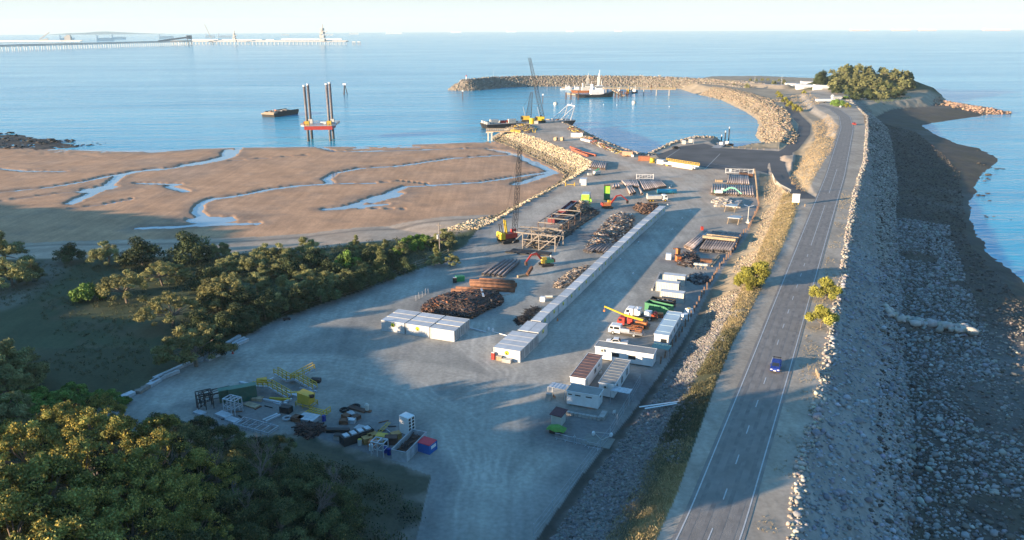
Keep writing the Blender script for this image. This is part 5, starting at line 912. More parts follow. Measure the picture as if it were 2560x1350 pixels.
# crawler crane with striped counterweight
p = P(1270, 605); t = thing('crawler_crane', 'red crawler crane with yellow and black striped counterweight and tall lattice boom', 'crane', p, math.radians(28))
for s in (-1, 1): MB().prism([(-3, .4), (-2.5, .05), (2.5, .05), (3, .4), (3, .8), (2.5, 1.1), (-2.5, 1.1), (-3, .8)], s * 1.9 - .4, s * 1.9 + .4).build('track', M_['dark'], t)
MB().box((.5, 0, 1.3), (3, 2.8, .5)).build('turntable', M_['dark'], t); MB().box((.6, 0, 2.3), (4.4, 3.0, 1.5)).build('housing', M_['red'], t); MB().box((2.6, 1.1, 2.9), (1.6, 1.1, 1.9)).build('cab', M_['red'], t)
cw = MB().prism([(-3.4, 1.5), (-1.8, 1.5), (-1.8, 3.5), (-3.1, 3.7), (-3.4, 3.2)], -1.7, 1.7).build('counterweight', M_['yellow2'], t); m = MB()
for k in range(6):
    y = -1.5 + k * .56; sg = 1 if y > 0 else -1; m.add([(-3.42, y, 1.55), (-3.42, y + .25, 1.55), (-3.42, y + .25 - sg * .9 * .6, 3.1), (-3.42, y - sg * .9 * .6, 3.1)], [(0, 1, 2, 3)])
m.build('stripe', M_['black'], cw)
for y in (-.55, .55): MB().beam((-.6, y, 3.0), (-1.2, y, 7.6), .3, .35).build('mast', M_['yellow2'], t)
MB().beam((-2.4, -.9, 3.4), (-2.9, -.9, 6.2), .2).beam((-2.4, .9, 3.4), (-2.9, .9, 6.2), .2).beam((-2.9, -.9, 6.2), (-2.9, .9, 6.2), .2).beam((-2.9, 0, 6.2), (-1.2, 0, 7.6), .08).build('gantry', M_['dark'], t)
foot = t.matrix_basis @ Vector((2.4, 0, 2.2)); dist0 = math.hypot(foot.x, foot.y); topw = PR(1300, 366, dist0 + 3); inv = t.matrix_basis.inverted(); tl = inv @ topw
MB().lattice((2.4, 0, 2.2), tl, 1.3, 1.0, 17, .11, .055).build('boom', M_['dark'], t); MB().tube((-1.2, .3, 7.6), tl, .03, n=4).tube((-1.2, -.3, 7.6), tl, .03, n=4).tube(tl, tl + Vector((.8, 0, -14)), .03, n=4).build('rope', M_['dark'], t)
# screening machine, upright bin
p = P(1464, 508); t = thing('screening_machine', 'lime green screening machine with pale hood on splayed legs', 'screening machine', p, math.radians(-12)); MB().box((0, 1.5, 2.8), (3.0, 5.0, 2.2)).build('hopper', M_['galv'], t); MB().box((0, -1.1, 2.6), (3.1, .2, 2.2)).build('end_panel', M_['lime'], t)
for x in (-1.4, 1.4):
    for y in (-.8, 3.6): MB().beam((x, y, 1.9), (x * 1.3, y, 0), .4, .5).build('leg', M_['lime'], t)
MB().beam((0, -1, 1.6), (1.0, -4.5, .5), .8, .2).build('conveyor', M_['grey'], t)
p = P(1517, 500); t = thing('green_skip', 'tall green skip bin standing on its end', 'skip bin', p, math.radians(-8)); m = MB(); m.box((-1.2, 0, 3.0), (.12, 1.8, 6)).box((1.2, 0, 3.0), (.12, 1.8, 6)).box((0, .9, 3.0), (2.3, .12, 6)).box((0, 0, .1), (2.3, 1.7, .15)).box((0, 0, 5.95), (2.3, 1.7, .1)); m.build('shell', M_['green'], t); MB().box((0, -.5, 4.3), (2.28, .1, 2.9)).build('upper_panel', M_['lime'], t); MB().box((0, -.2, 1.6), (2.28, .1, 2.4)).build('lower_panel', M_['green'], t); MB().box((0, 0, 6.1), (2.5, 1.9, .12)).build('lid', M_['rust'], t)
m = MB(); a = P(1500, 508, YZ + 1.2); 
p = P(1667, 484); t = thing('tank', 'bright teal cylinder tank lying beside the raked pipes', 'tank', p, math.radians(2)); MB().tube((-4, 0, 1), (4, 0, 1), .95, n=16).build('shell', M_['teal'], t, True); MB().box((-2.6, 0, .25), (.4, 1.6, .5)).box((2.6, 0, .25), (.4, 1.6, .5)).build('cradle', M_['dark'], t)
# solar light, lamp poles, power pole
def lamp(label, px, py, h, z=YZ, head=True, m=None, cat='lamp pole', name='lamp_pole', group='lamp poles round the harbour'):
    p = P(px, py, z); p.z = z; t = thing(name, label, cat, p, math.radians(20), group); MB().tube((0, 0, -.3), (0, 0, h), .13, .07, 8).build('pole', m or M_['galv'], t)
    if head: MB().beam((0, 0, h), (1.2, 0, h + .1), .08).build('arm', M_['galv'], t); MB().box((1.5, 0, h + .1), (.7, .28, .12)).build('lamp_head', M_['white'], t)
    return t
p = P(1869, 558); t = thing('solar_light', 'pale solar light mast with tilted panel beside the fence', 'solar light', p, RB); MB().tube((0, 0, .5), (0, 0, 6.2), .14, .1).build('mast', M_['white2'], t); MB().box((0, 0, .3), (1.6, 1.2, .5)).build('base', M_['white2'], t); MB().box((0, 0, .95), (.6, .5, .8)).build('battery_box', M_['white2'], t)
for s in (-1, 1): MB().box((s * .95, 0, 6.4), (1.7, 1.0, .06), 0, -s * .3).build('solar_panel', M_['galv'], t)
lamp('tall lamp pole on the rocks left of the boat ramp', 1734, 360, 5.5, head=False); lamp('lamp pole beside the harbour path corner', 1946, 377, 10, head=False, m=M_['timber2']); lamp('short pole with a round head by the small sheds', 2020, 222, 8, 9); lamp('slim mast at the left of the headland car park', 1886, 214, 13, 8.3, False, group='masts on the headland'); lamp('slim mast left of the white sheds', 1953, 216, 13, 8.3, False, group='masts on the headland'); lamp('thin mast on the breakwater', 1234, 194, 10, 12, False, group='masts on the headland')
p = P(1100, 645); t = thing('power_pole', 'wooden power pole with grey transformer behind the hedge', 'power pole', p, RB); MB().tube((0, 0, -.5), (0, 0, 11), .2, .14).build('pole', M_['timber2'], t); MB().tube((-.45, 0, 6.0), (-.45, 0, 7.3), .4, n=12).build('transformer', M_['galv'], t); MB().box((0, 0, 10.3), (1.8, .12, .15)).build('crossarm', M_['timber2'], t)
# signboard at the junction
p = P(1988, 514, 10.8); t = thing('signboard', 'white signboard on two yellow posts beside the road junction', 'sign', p, math.radians(-14)); 
for x in (-1.0, 1.0): MB().box((x, 0, 1.2), (.25, .25, 4.4)).build('post', M_['yellow'], t)
MB().box((0, -.2, 2.7), (2.6, .12, 3.0)).build('panel', M_['white'], t); MB().box((0, -.2, 4.35), (2.7, .2, .25)).build('top_rail', M_['white'], t)
m = tag(MB().box((0, 0, .5), (.3, .3, 1.2)).build('bollard', M_['timber'], None, loc=P(2012, 517, 10.9)), 'short pale post right of the white signboard', 'bollard')
# conveyor bridge assemblies
p = P(1700, 418); t = thing('conveyor_bridge', 'long white and yellow conveyor bridge lying beside the car park', 'conveyor', p, ang(P(1640, 408), P(1765, 428))); L = 21
m = MB(); 
for y in (-1.6, 1.6): m.beam((-L / 2, y, 1.2), (L / 2, y, 1.2), .25, .9)
for k in range(8): x = -L / 2 + k * L / 7; m.beam((x, -1.6, 1.3), (x, 1.6, 1.3), .2); 
for k in range(7): x = -L / 2 + k * L / 7; m.beam((x, -1.6, 1.3), (x + L / 7, 1.6, 1.3), .15)
m.build('white_frame', M_['white'], t); m = MB(); m.rail([(-L / 2, 1.8, 1.9), (L / 2, 1.8, 1.9)], 1.2, .16, 1.5); m.beam((-L / 2, 1.8, 2.0), (L / 2, 1.8, 2.0), .4, .2); m.build('yellow_walkway', M_['yellow'], t)
MB().box((-L / 2 - 1.3, 0, 1.3), (4.2, 3.0, 2.2)).build('drive_house', M_['white2'], t); m = MB()
for x in (-7, 2, 8): m.box((x, -1.6, .4), (1.2, .6, .7))
m.build('support', M_['yellow'], t); MB().beam((-3, -2.6, .5), (L / 2 - 1, -2.6, .5), .35, .4).beam((L / 2 - 1, -2.6, .3), (L / 2 - 1, -2.6, 2.5), .4).build('side_beam', M_['white2'], t)
p = P(1630, 407); t = thing('drum_unit', 'round yellow drum unit at the left end of the conveyor bridge', 'drum', p, .1); MB().tube((-1.0, 0, 1.3), (1.2, 0, 1.3), 1.2, n=16).build('drum', M_['yellow2'], t, True); MB().rail([(-1.2, -1, 2.3), (1.4, -1, 2.3)], .8, .1, .8).box((0, 0, .2), (2.2, 1.8, .4)).build('frame', M_['yellow'], t)
def simple_cont(label, px, py, L, m, rz=-22, wd=2.4, H=2.5, name='steel_container', cat='container'):
    p = P(px, py); t = thing(name, label, cat, p, math.radians(rz)); w = MB(); corr_wall(w, -L / 2, L / 2, -wd / 2, .1, H - .1, int(L * 2.2), .05); corr_wall(w, -L / 2, L / 2, wd / 2 - .05, .1, H - .1, int(L * 2.2), .05); w.box((L / 2, 0, H / 2), (.08, wd, H - .1)).box((-L / 2, 0, H / 2), (.08, wd, H - .1)); w.build('walls', m, t)
    MB().box((0, 0, H), (L + .1, wd + .06, .1)).build('roof', m, t); MB().box((L / 2 + .05, -wd / 4, H / 2), (.03, wd / 2 - .1, H - .3)).box((L / 2 + .05, wd / 4, H / 2), (.03, wd / 2 - .1, H - .3)).build('door', m, t); return t
simple_cont('brown orange container behind the yellow drum unit', 1610, 402, 6, mat('brown_container', (.33, .13, .07), .6, .15), -10); simple_cont('tan container with red end doors at the root of the jetty', 1570, 390, 6, mat('tan_container', (.42, .24, .16), .6, .15), -30)
simple_cont('long white container on the harbour side of the jetty', 1412 + 30, 343, 7.5, M_['white'], -8, 2.2, 2.6)
simple_cont('small red and orange box on the harbour side of the jetty', 1478, 350, 3, M_['orange'], -25, 2, 1.6, 'site_box', 'box')
bar('boat_hull', 'long white hull section lying on the jetty beside the red box', 'hull section', (1455, 350), (1478, 356), 2, 1.0, M_['white']); bar('concrete_block', 'low white cabinet by the tan container', 'block', (1578, 392), (1584, 392), 1.2, 1.2, M_['white'])
for x, y, lb in [(1392, 343, 'pair of pale drums'), (1408, 346, 'cream block')]: pass
for x, y, lb in [(1389, 352, 'cream cable drum on the jetty, left of two'), (1405, 352, 'cream cable drum on the jetty, right of two')]:
    t = thing('cable_drum', lb, 'cable drum', P(x, y), .9, 'cable drums on the jetty'); MB().tube((-.8, 0, 1.2), (-.65, 0, 1.2), 1.2, n=14).build('flange', M_['timber'], t); MB().tube((.65, 0, 1.2), (.8, 0, 1.2), 1.2, n=14).build('flange', M_['timber'], t); MB().tube((-.65, 0, 1.2), (.65, 0, 1.2), .7, n=12).build('core', M_['timber2'], t)
p = P(1335, 331); tag(MB().box((-.9, 0, .9), (.4, 1, 1.8)).box((.9, 0, .9), (.4, 1, 1.8)).box((0, 0, .3), (1.6, .8, .3)).build('cable_cradle', M_['yellow'], None, loc=p), 'small yellow cradle beside the crane at the jetty head', 'cradle')
p = P(1425, 465); tag(MB().box((-2, 0, .8), (.4, .5, 1.6)).box((2, 0, .8), (.4, .5, 1.6)).box((0, 0, .6), (3.8, .15, .3)).build('barrier', M_['yellow'], None, loc=p), 'low yellow barrier on the track near the grey box', 'barrier')
t = thing('generator', 'cream generator with green stand near the small pipe stack', 'generator', P(1492, 437), .5); MB().box((0, 0, 1.1), (3.2, 2.0, 1.4)).build('housing', M_['white2'], t); MB().box((0, 0, .2), (2.6, 1.6, .4)).build('skid', M_['dark'], t); MB().box((1.0, 1.2, 2.1), (2.6, 1.4, .2), 0, -.4).build('canopy', M_['green'], t)
t = thing('light_tower', 'white light tower trailer behind the grey box', 'light tower', P(1474, 440), .2); MB().box((0, 0, .9), (1.8, 1.4, 1.0)).build('housing', M_['white2'], t); MB().beam((0, 0, 1.3), (0, 0, 3.2), .12).build('mast', M_['dark'], t); MB().box((0, 0, 3.3), (1.4, .3, .5)).build('lamp_head', M_['white'], t)
# gates and fences
def gate(label, px, py, L, rz, z=YZ, h=2.2, group=None):
    t = thing('gate', label, 'gate', P(px, py, z), math.radians(rz), group); m = MB(); m.beam((-L / 2, 0, h), (L / 2, 0, h), .14).beam((-L / 2, 0, .4), (L / 2, 0, .4), .14).beam((-L / 2, 0, .4), (0, 0, h), .08).beam((0, 0, .4), (L / 2, 0, h), .08)
    for k in range(7): x = -L / 2 + k * L / 6; m.beam((x, 0, .4), (x, 0, h), .08)
    m.build('frame', M_['white'], t)
    for s in (-1, 1): MB().beam((s * (L / 2 + .1), 0, 0), (s * (L / 2 + .1), 0, h + .3), .22).build('post', M_['white'], t)
    return t
gate('long white steel gate behind the two row pipe stack', 1848, 434, 12.5, -10); gate('white pipe barrier behind the raked pipes', 1612, 448, 7.5, -4)
MB().box((-4.2, -.1, 1.5), (1.0, .05, 1.2)).build('sign_plate', M_['white'], bpy.data.objects['gate'])
def fence(label, pts, z0, h, sp, m, wire=True, group=None, rail=False, jit=0, name='fence', pw=.1):
    P0 = [P(x, y, z0) for x, y in pts]; t = thing(name, label, 'fence', P0[0], 0, group); wm = MB(); prev = None; proto = None
    for a, b in zip(P0, P0[1:]):
        n = max(1, int((b - a).length / sp))
        for k in range(n):
            c = a.lerp(b, k / n) - P0[0]; g = hz(c.x + P0[0].x, c.y + P0[0].y) - z0; c.z = g if abs(g) < 3 else 0; hh = h * (1 + random.uniform(-jit, jit))
            if proto is None: proto = MB().box((0, 0, h / 2 - .2), (pw, pw, h + .4)).build('post', m, t); proto.location = c
            else: q = proto.copy(); COL.objects.link(q); q.parent = t; q.location = c; q.scale = (1, 1, hh / h); q.rotation_euler = (random.uniform(-jit, jit) * .3, random.uniform(-jit, jit) * .3, 0)
            if prev is not None:
                up = Vector((0, 0, 1))
                for f in ((.95, .5, .1) if wire else ()): wm.beam(prev + up * h * f, c + up * h * f, .03)
                if rail: wm.beam(prev + up * h * .75, c + up * h * .75, .1)
            prev = c
    if wm.v: wm.build('wire' if wire else 'rail', M_['mesh'] if wire else m, t)
    return t
fence('wire fence on thin posts along the dark edge right of the yard', [(1334, 1340), (1423, 1227), (1475, 1155), (1525, 1092), (1559, 1033), (1600, 960), (1622, 925)], YZ, 2.0, 4.5, M_['galv'])
fence('row of rusty uneven posts from the pipe stacks down to the huts', [(1894, 500), (1897, 520), (1870, 575), (1852, 592), (1838, 625), (1815, 650), (1792, 680), (1775, 712), (1760, 735), (1735, 780), (1705, 830), (1672, 880), (1640, 925)], YZ, 1.7, 3.0, mat('fence_timber', (.24, .15, .105), .85, .35, 2), False, None, False, .25, pw=.28)
fence('timber paling line beside the two row pipe stack', [(1886, 430), (1890, 460), (1893, 500)], YZ, 1.6, 1.2, M_['timber'], False, None, True, .1, pw=.35)
fence('post and wire fence between the tree belt and the gravel track', [(690, 795), (745, 770), (800, 752), (900, 727), (950, 708), (1000, 685), (1040, 668), (1090, 650), (1150, 622)], YZ, 1.7, 5.5, M_['timber2'], pw=.14)
fence('white guard rail curving beside the access road', [(1931, 437), (1936, 455), (1950, 472), (1978, 492)], 8.4, 1.0, 1.5, M_['white2'], False, None, True, 0, 'guard_rail', .16)
fence('timber bollards along the harbour edge of the car park', [(1832, 370), (1925, 375)], YZ, .8, 3.2, M_['timber'], False, None, False, 0, 'bollard_row', .3)
fence('leaning mesh panels beside the rusty scrap heap', [(1040, 752), (1078, 728)], YZ, 1.5, 1.6, M_['galv'], True, None, False, .2)
# steel frames
o = P(1307, 622); t = thing('steelwork', 'tall tan steel frame of posts and crossed braces, nearer of two', 'steel frame', o, RB); 
for x in (0, 5.4, 10.8):
    for y in (0, 8): MB().beam((x, y, 0), (x, y, 5.2), .32).build('post', M_['timber2'], t)
m = MB(); 
for y in (0, 8): m.beam((-3 if y == 0 else 0, y, 5.3), (11.5, y, 5.0), .32, .4); m.beam((0, y, 3.2), (10.8, y, 3.2), .25)
for x in (0, 5.4, 10.8): m.beam((x, 0, 5.2), (x, 8, 5.2), .25)
m.beam((-2, 1, 6.2), (8, 6, 4.8), .3).beam((-3, 5, 5.8), (9, 8, 5.6), .3).build('beam', M_['timber2'], t); m = MB(); m.beam((.3, 0, .2), (5.2, 0, 5), .22).beam((5.6, 0, .2), (10.6, 0, 4.6), .22).beam((0, 0, 5.2), (-3.5, 0, 1.8), .2).beam((0, 8, .3), (5.2, 8, 5), .2).beam((10.8, 0, .3), (10.8, 8, 5), .2).beam((0, 8, 5), (0, 0, .4), .2); m.build('brace', M_['timber2'], t)
m = MB(); m.box((4, -3.5, .3), (13, 3.2, .25)); 
for x in (-2, 2, 6): m.box((x, -5.8, .3), (3, 1.4, .2))
m.build('base_grating', M_['dark'], t)
o = P(1335, 592); t = thing('steelwork', 'dark open steel frame on short posts, farther of two', 'steel frame', o + NX * 4, RB)
for x in (0, 8.6):
    for y in (0, 7, 14, 21): MB().beam((x, y, 0), (x, y, 4.0), .22).build('post', M_['rust2'], t)
m = MB(); 
for x in (0, 8.6): m.beam((x, 0, 4.1), (x, 21, 4.1), .3)
for y in (0, 7, 14, 21): m.beam((0, y, 4.15), (8.6, y, 4.15), .3)
m.beam((0, 7, 4), (8.6, 14, 4), .2).beam((0, 0, 1.6), (8.6, 0, 1.6), .2).beam((0, 0, .3), (8.6, 0, 4), .18); m.build('beam', M_['timber2'], t)
heap('pipe_rack', 'tangle of tan pipe lengths lying inside the steel frames', 'debris heap', [(1310, 610), (1350, 575), (1395, 580), (1392, 612), (1345, 628)], 1.8, 170, [(.30, .24, .17), (.20, .16, .12), (.08, .07, .06)], (1.5, 5), (.15, .35))
def longbin(label, a, b, wd, h, m, inner, name='skip_bin', cat='skip bin', fill=None):
    a = P(*a); b = P(*b); L = (b - a).length; t = thing(name, label, cat, (a + b) / 2, ang(a, b)); q = MB(); q.box((0, -wd / 2, h / 2), (L, .1, h)).box((0, wd / 2, h / 2), (L, .1, h)).box((-L / 2, 0, h / 2), (.1, wd - .1, h)).box((L / 2, 0, h / 2), (.1, wd - .1, h)).box((0, 0, .1), (L - .1, wd - .1, .1)); q.build('shell', m, t)
    r = MB(); r.beam((-L / 2, -wd / 2, h), (L / 2, -wd / 2, h), .14).beam((-L / 2, wd / 2, h), (L / 2, wd / 2, h), .14).beam((-L / 2, -wd / 2, h), (-L / 2, wd / 2, h), .14)
    for k in range(1, int(L / 1.2)): x = -L / 2 + k * 1.2; r.beam((x, -wd / 2 - .06, .1), (x, -wd / 2 - .06, h), .08); r.beam((x, wd / 2 + .06, .1), (x, wd / 2 + .06, h), .08)
    r.build('rim', inner, t)
    if fill:
        f = MB(); f.box((0, 0, h * .45), (L - .3, wd - .3, .3))
        for k in range(40): x = random.uniform(-L / 2 + .6, L / 2 - .6); y = random.uniform(-wd / 2 + .3, wd / 2 - .3); f.beam((x, y, h * .62), (max(-L / 2 + .3, min(L / 2 - .3, x + random.uniform(-1.2, 1.2))), max(-wd / 2 + .3, min(wd / 2 - .3, y + random.uniform(-.5, .5))), h * random.uniform(.65, .95)), .1)
        f.build('load', fill, t)
    return t
longbin('long dark red open bin behind the steel frames, farther', (1405, 542), (1435, 517), 2.6, 2.4, mat('maroon_paint', (.16, .03, .035), .6, .2), M_['grey'], fill=M_['grey']); longbin('long dark red open bin behind the steel frames, nearer', (1378, 560), (1402, 544), 2.6, 2.2, mat('maroon_paint'), M_['grey'], fill=M_['grey'])
longbin('grey open skip full of brown scrap at the foot of the near yard', (1001, 1150), (1047, 1103), 2.4, 1.7, M_['galv'], M_['grey'], fill=M_['rust2'])
longbin('green open topped bin beside the white panelled hut', (1617, 772), (1678, 786), 2.4, 2.0, M_['green'], M_['green'], fill=M_['dark']); longbin('dark bin loaded with white offcuts behind the green bin', (1628, 760), (1686, 768), 2.3, 1.7, M_['dark'], M_['dark'], fill=M_['white2'])
# ---------------------------------------------------------------- near-yard odds and ends
def box(name, label, cat, px, py, d, m, rz=-22, z=YZ, group=None, lid=None, ribs=True, lidname='lid'):
    t = thing(name, label, cat, P(px, py, z), math.radians(rz), group); b = MB().box((0, 0, d[2] / 2), d); b.build('body', m, t)
    if lid: MB().box((0, 0, d[2] + .05), (d[0] + .08, d[1] + .08, .1)).build(lidname, lid, t)
    if ribs:
        r = MB()
        for s in (-1, 1):
            for k in (-1, 1): r.box((s * (d[0] / 2), k * (d[1] / 2), d[2] / 2), (.1, .1, d[2] + .02))
        r.box((0, 0, .06), (d[0] + .1, d[1] + .1, .1)); r.build('frame', m, t)
    return t
LBX = mat('crate_red', (.55, .03, .05), .5, .1); t = box('equipment_crate', 'blue crate with red lid and white lettered plate', 'crate', 1068, 1125, (2.2, 1.9, 1.5), mat('crate_blue', (.03, .12, .36), .5, .1), -30, lid=LBX); MB().box((1.125, .1, .95), (.03, 1.2, .5)).build('name_plate', M_['white'], t)
# white cabinet with pigeon holes
t = thing('cabinet', 'tall white cabinet with two columns of dark openings and its door on the ground', 'cabinet', P(1019, 1080), math.radians(-38)); MB().box((0, 0, 1.5), (1.9, 1.5, 3.0)).build('body', M_['white'], t)
for k in range(5):
    for y in (-.36, .36): MB().box((.96, y, .4 + k * .56), (.03, .45, .4)).build('opening', M_['dark'], t)
MB().box((2.1, .3, .06), (1.4, 1.1, .08)).build('loose_door', M_['white'], t)
# green sheds
t = thing('green_shed', 'stepped dark green steel housing in the near yard', 'shed', P(603, 998), math.radians(25)); g = mat('shed_green', (.045, .11, .075), .6, .15); MB().box((-.6, .55, 1.1), (5.6, 1.3, 2.2)).build('housing', g, t); MB().box((.3, -.6, 1.35), (4.4, 1.3, 2.7)).build('housing', g, t); MB().box((.3, -.6, 2.74), (4.5, 1.4, .08)).box((-.6, .6, 2.24), (5.7, 1.4, .08)).build('roof', mat('shed_roof_green', (.07, .17, .12), .5, .1), t)
def frame3(name, label, px, py, rz, d, m, div=2, group=None, cat='steel frame'):
    t = thing(name, label, cat, P(px, py), math.radians(rz), group); x, y, z = d; q = MB()
    for k in range(div + 1):
        xx = -x / 2 + x * k / div
        for s in (-1, 1): q.beam((xx, s * y / 2, 0), (xx, s * y / 2, z), .13)
        q.beam((xx, -y / 2, z), (xx, y / 2, z), .13); q.beam((xx, -y / 2, z / 2), (xx, y / 2, z / 2), .08)
    q.build('post', m, t); q = MB()
    for s in (-1, 1): q.beam((-x / 2, s * y / 2, z), (x / 2, s * y / 2, z), .14).beam((-x / 2, s * y / 2, z * .5), (x / 2, s * y / 2, z * .5), .09).beam((-x / 2, s * y / 2, 0), (0, s * y / 2, z), .08)
    q.beam((-x / 2, -y / 2, z), (x / 2, y / 2, z), .09); q.build('rail', m, t); return t
frame3('steelwork', 'black upright steel frame at the left of the near yard', 514, 1020, 30, (2.4, 1.6, 3.0), M_['dark']); frame3('steelwork', 'low black steel frame behind the black upright one', 540, 1003, 30, (5, 1.8, 1.9), M_['dark'], 3); frame3('steelwork', 'bluish white cage frame before the green housing', 584, 1030, -25, (2.4, 1.7, 2.6), M_['galv'], 3); frame3('steelwork', 'wire mesh cage beside the blue drums', 950, 1135, -20, (2.0, 1.5, 2.3), M_['galv'], 2)
frame3('steelwork', 'flat dark lattice frame lying at the edge of the scrub', 640, 1072, -25, (7, 2.4, .7), M_['grey'], 5)
def walkway(label, px, py, rz, segs, group):
    t = thing('walkway_section', label, 'walkway', P(px, py), math.radians(rz), group); d = MB(); r = MB(); tr = MB()
    for (a, b) in segs:
        a = Vector(a); b = Vector(b); n = max(3, int((b - a).length / .35))
        for y in (-.5, .5): o = Vector((0, y, 0)); d.beam(a + o, b + o, .2, .3)
        for k in range(n): c = a.lerp(b, (k + .5) / n); tr.beam(c + Vector((0, -.45, .03)), c + Vector((0, .45, .03)), .22, .05)
        for y in (-.5, .5): o = Vector((0, y, 0)); r.rail([a + o, b + o], 1.0, .11, 1.0)
    d.build('stringer', M_['galv'], t); tr.build('tread', M_['galv'], t); r.build('handrail', M_['yellow'], t); return t
GW = 'yellow railed walkways in the near yard'
walkway('long yellow railed stair section at the top of the near yard', 735, 960, -30, [((-4.2, 0, 1.2), (-1.2, 0, .5)), ((-1.2, 0, .5), (.8, 0, 1.3)), ((.8, 0, 1.3), (5.0, 0, .25))], GW); walkway('raised yellow railed ramp end standing tilted', 757, 948, 32, [((-1.8, 0, .4), (2.2, 0, 1.6))], GW); walkway('yellow railed stair section beside the green housing', 680, 985, -25, [((-3.6, 0, .9), (-.2, 0, 1.5)), ((-.2, 0, 1.5), (3.8, 0, .2))], GW)
t = thing('winch_platform', 'bright yellow winch unit with black motor on an open frame', 'winch unit', P(768, 1018), math.radians(-25)); MB().prism([(-1.3, .9), (1.0, .9), (1.2, 2.6), (-1.2, 2.9)], -.8, .8).build('housing', M_['yellow'], t); MB().tube((.4, -.3, 2.2), (1.7, -.3, 2.6), .32, n=12).build('motor', M_['black'], t)
q = MB(); q.rail([(-1.5, -1, .3), (1.4, -1, .3), (1.4, 1, .3), (-1.5, 1, .3), (-1.5, -1, .3)], .9, .1, 1.2); q.build('frame', M_['yellow'], t)
t = thing('grating_platform', 'flat yellow grid platform with one upturned end', 'platform', P(792, 1036), math.radians(-25)); q = MB()
for k in range(7): q.beam((-1.6 + k * .6, -.9, .5), (-1.6 + k * .6, .9, .5), .1)
for k in range(4): q.beam((-1.7, -.9 + k * .6, .52), (2.1, -.9 + k * .6, .52), .1)
q.build('grid', M_['yellow'], t); MB().rail([(2.1, -.9, .5), (2.1, .9, .5)], 1.0, .1, .6).build('end_rail', M_['yellow'], t)
GBM = 'pale steel beams in the near yard'
for a, b, w_, lb in [((625, 995), (712, 1010), .45, 'long pale beam in front of the yellow stair section'), ((690, 972), (770, 995), .4, 'pale beam between the two stair sections, upper'), ((695, 980), (745, 992), .5, 'pale beam between the two stair sections, lower'), ((700, 1012), (728, 1000), .35, 'short pale beam meeting the long one at a corner'), ((660, 960), (682, 948), .35, 'pale beam beside the orange box'), ((603, 958), (648, 968), .5, 'pale ladder frame behind the green housing'), ((660, 1052), (692, 1038), .35, 'pale channel lying alone, left of a pair'), ((667, 1055), (699, 1040), .3, 'pale channel lying alone, right of a pair'), ((768, 985), (782, 978), .6, 'short white plate near the yellow winch unit'), ((752, 972), (790, 980), .3, 'thin grey beam at the right of the stair sections')]: bar('steel_beam', lb, 'beam', a, b, w_, .3, M_['galv'], GBM)
box('fuel_box', 'orange yellow box between pale beams at the top of the near yard', 'box', 656, 958, (1.6, 1.1, .9), mat('amber_paint', (.60, .32, .03), .5, .1), 20); box('control_box', 'black box with yellow framed front beside the yellow winch unit', 'box', 716, 1030, (1.7, 1.1, 1.0), M_['dark'], -20, lid=M_['dark']); box('plate_stack', 'stack of bluish plates in front of the grid platform', 'plate stack', 772, 1052, (3.0, 2.2, .7), M_['galv'], -20, ribs=False, lid=M_['galv'], lidname='top_plate'); box('board_stack', 'flat timber panel beside the pale cage frame', 'panel', 630, 1015, (2.6, 1.2, .2), M_['timber'], -30, ribs=False, lid=M_['timber'], lidname='top_board')
for x, y, lb in [(718, 1048, 'pale tyre lying flat near the pair of channels'), (889, 1018, 'dark tyre at the end of the rusty conveyor piece'), (861, 1027, 'dark tyre left of the rusty conveyor piece')]:
    n = 18; q = MB(); R1, r1 = .62, .2; V = []; 
    for i in range(n):
        for j in range(8): a = 2 * math.pi * i / n; b = 2 * math.pi * j / 8; V.append(((R1 + r1 * math.cos(b)) * math.cos(a), (R1 + r1 * math.cos(b)) * math.sin(a), .2 + r1 * math.sin(b)))
    q.add(V, [(i * 8 + j, ((i + 1) % n) * 8 + j, ((i + 1) % n) * 8 + (j + 1) % 8, i * 8 + (j + 1) % 8) for i in range(n) for j in range(8)]); tag(q.build('tyre', M_['grey'] if x == 718 else M_['black'], None, True, P(x, y)), lb, 'tyre')
bar('conveyor_piece', 'rusty conveyor trough lying below the gravel turning area', 'conveyor piece', (875, 1020), (912, 1030), .9, .35, M_['rust2'])
t = thing('pump', 'small white pump with round top on a rusty skid', 'pump', P(918, 1029), -.3); MB().tube((0, 0, .3), (0, 0, 1.2), .3).build('body', M_['white2'], t); MB().box((0, 0, .15), (1.4, .6, .2)).build('skid', M_['rust'], t); MB().tube((0, 0, 1.2), (0, 0, 1.5), .38, .2).build('cap', M_['white2'], t)
for k, (x, y, c) in enumerate([(866, 1045, 'rust'), (878, 1040, 'grey'), (860, 1058, 'rust'), (878, 1056, 'galv'), (890, 1048, 'rust2')]): box('machine_part', ['squat rusty flange block', 'grey toothed machine part', 'round rusty housing', 'pale cylinder part', 'brown gearbox part'][k] + ' in the loose group below the conveyor trough', 'machine part', x, y, (1.3, .9, .55), M_[c], random.uniform(-60, 60), lid=M_[c], lidname='cover')
t = box('battery_rack', 'long dark rack carrying pale battery trays', 'rack', 893, 1100, (5.0, 1.5, 1.4), M_['dark'], 38)
for k in range(4): MB().box((-1.8 + k * 1.2, 0, 1.5), (.8, 1.1, .2)).build('tray', M_['galv'], t)
box('tyre_crate', 'open pale crate near the edge of the scrub', 'crate', 846, 1097, (1.1, .9, .7), M_['conc'], -10, lid=M_['dark'], lidname='inside'); OC = mat('ochre_block', (.42, .24, .09), .7, .2)
for x, y, lb in [(931, 1098, 'ochre crate nearest the leaning ladder'), (919, 1106, 'ochre crate left of its twin'), (990, 1096, 'ochre and brown crate beside the white cabinet')]: box('pallet_crate', lb, 'crate', x, y, (1.4, 1.1, .9), OC, 30, group='ochre crates', lid=OC)
q = MB(); 
for s in (-.25, .25): q.beam((-2, s, .1), (2, s, .9), .08)
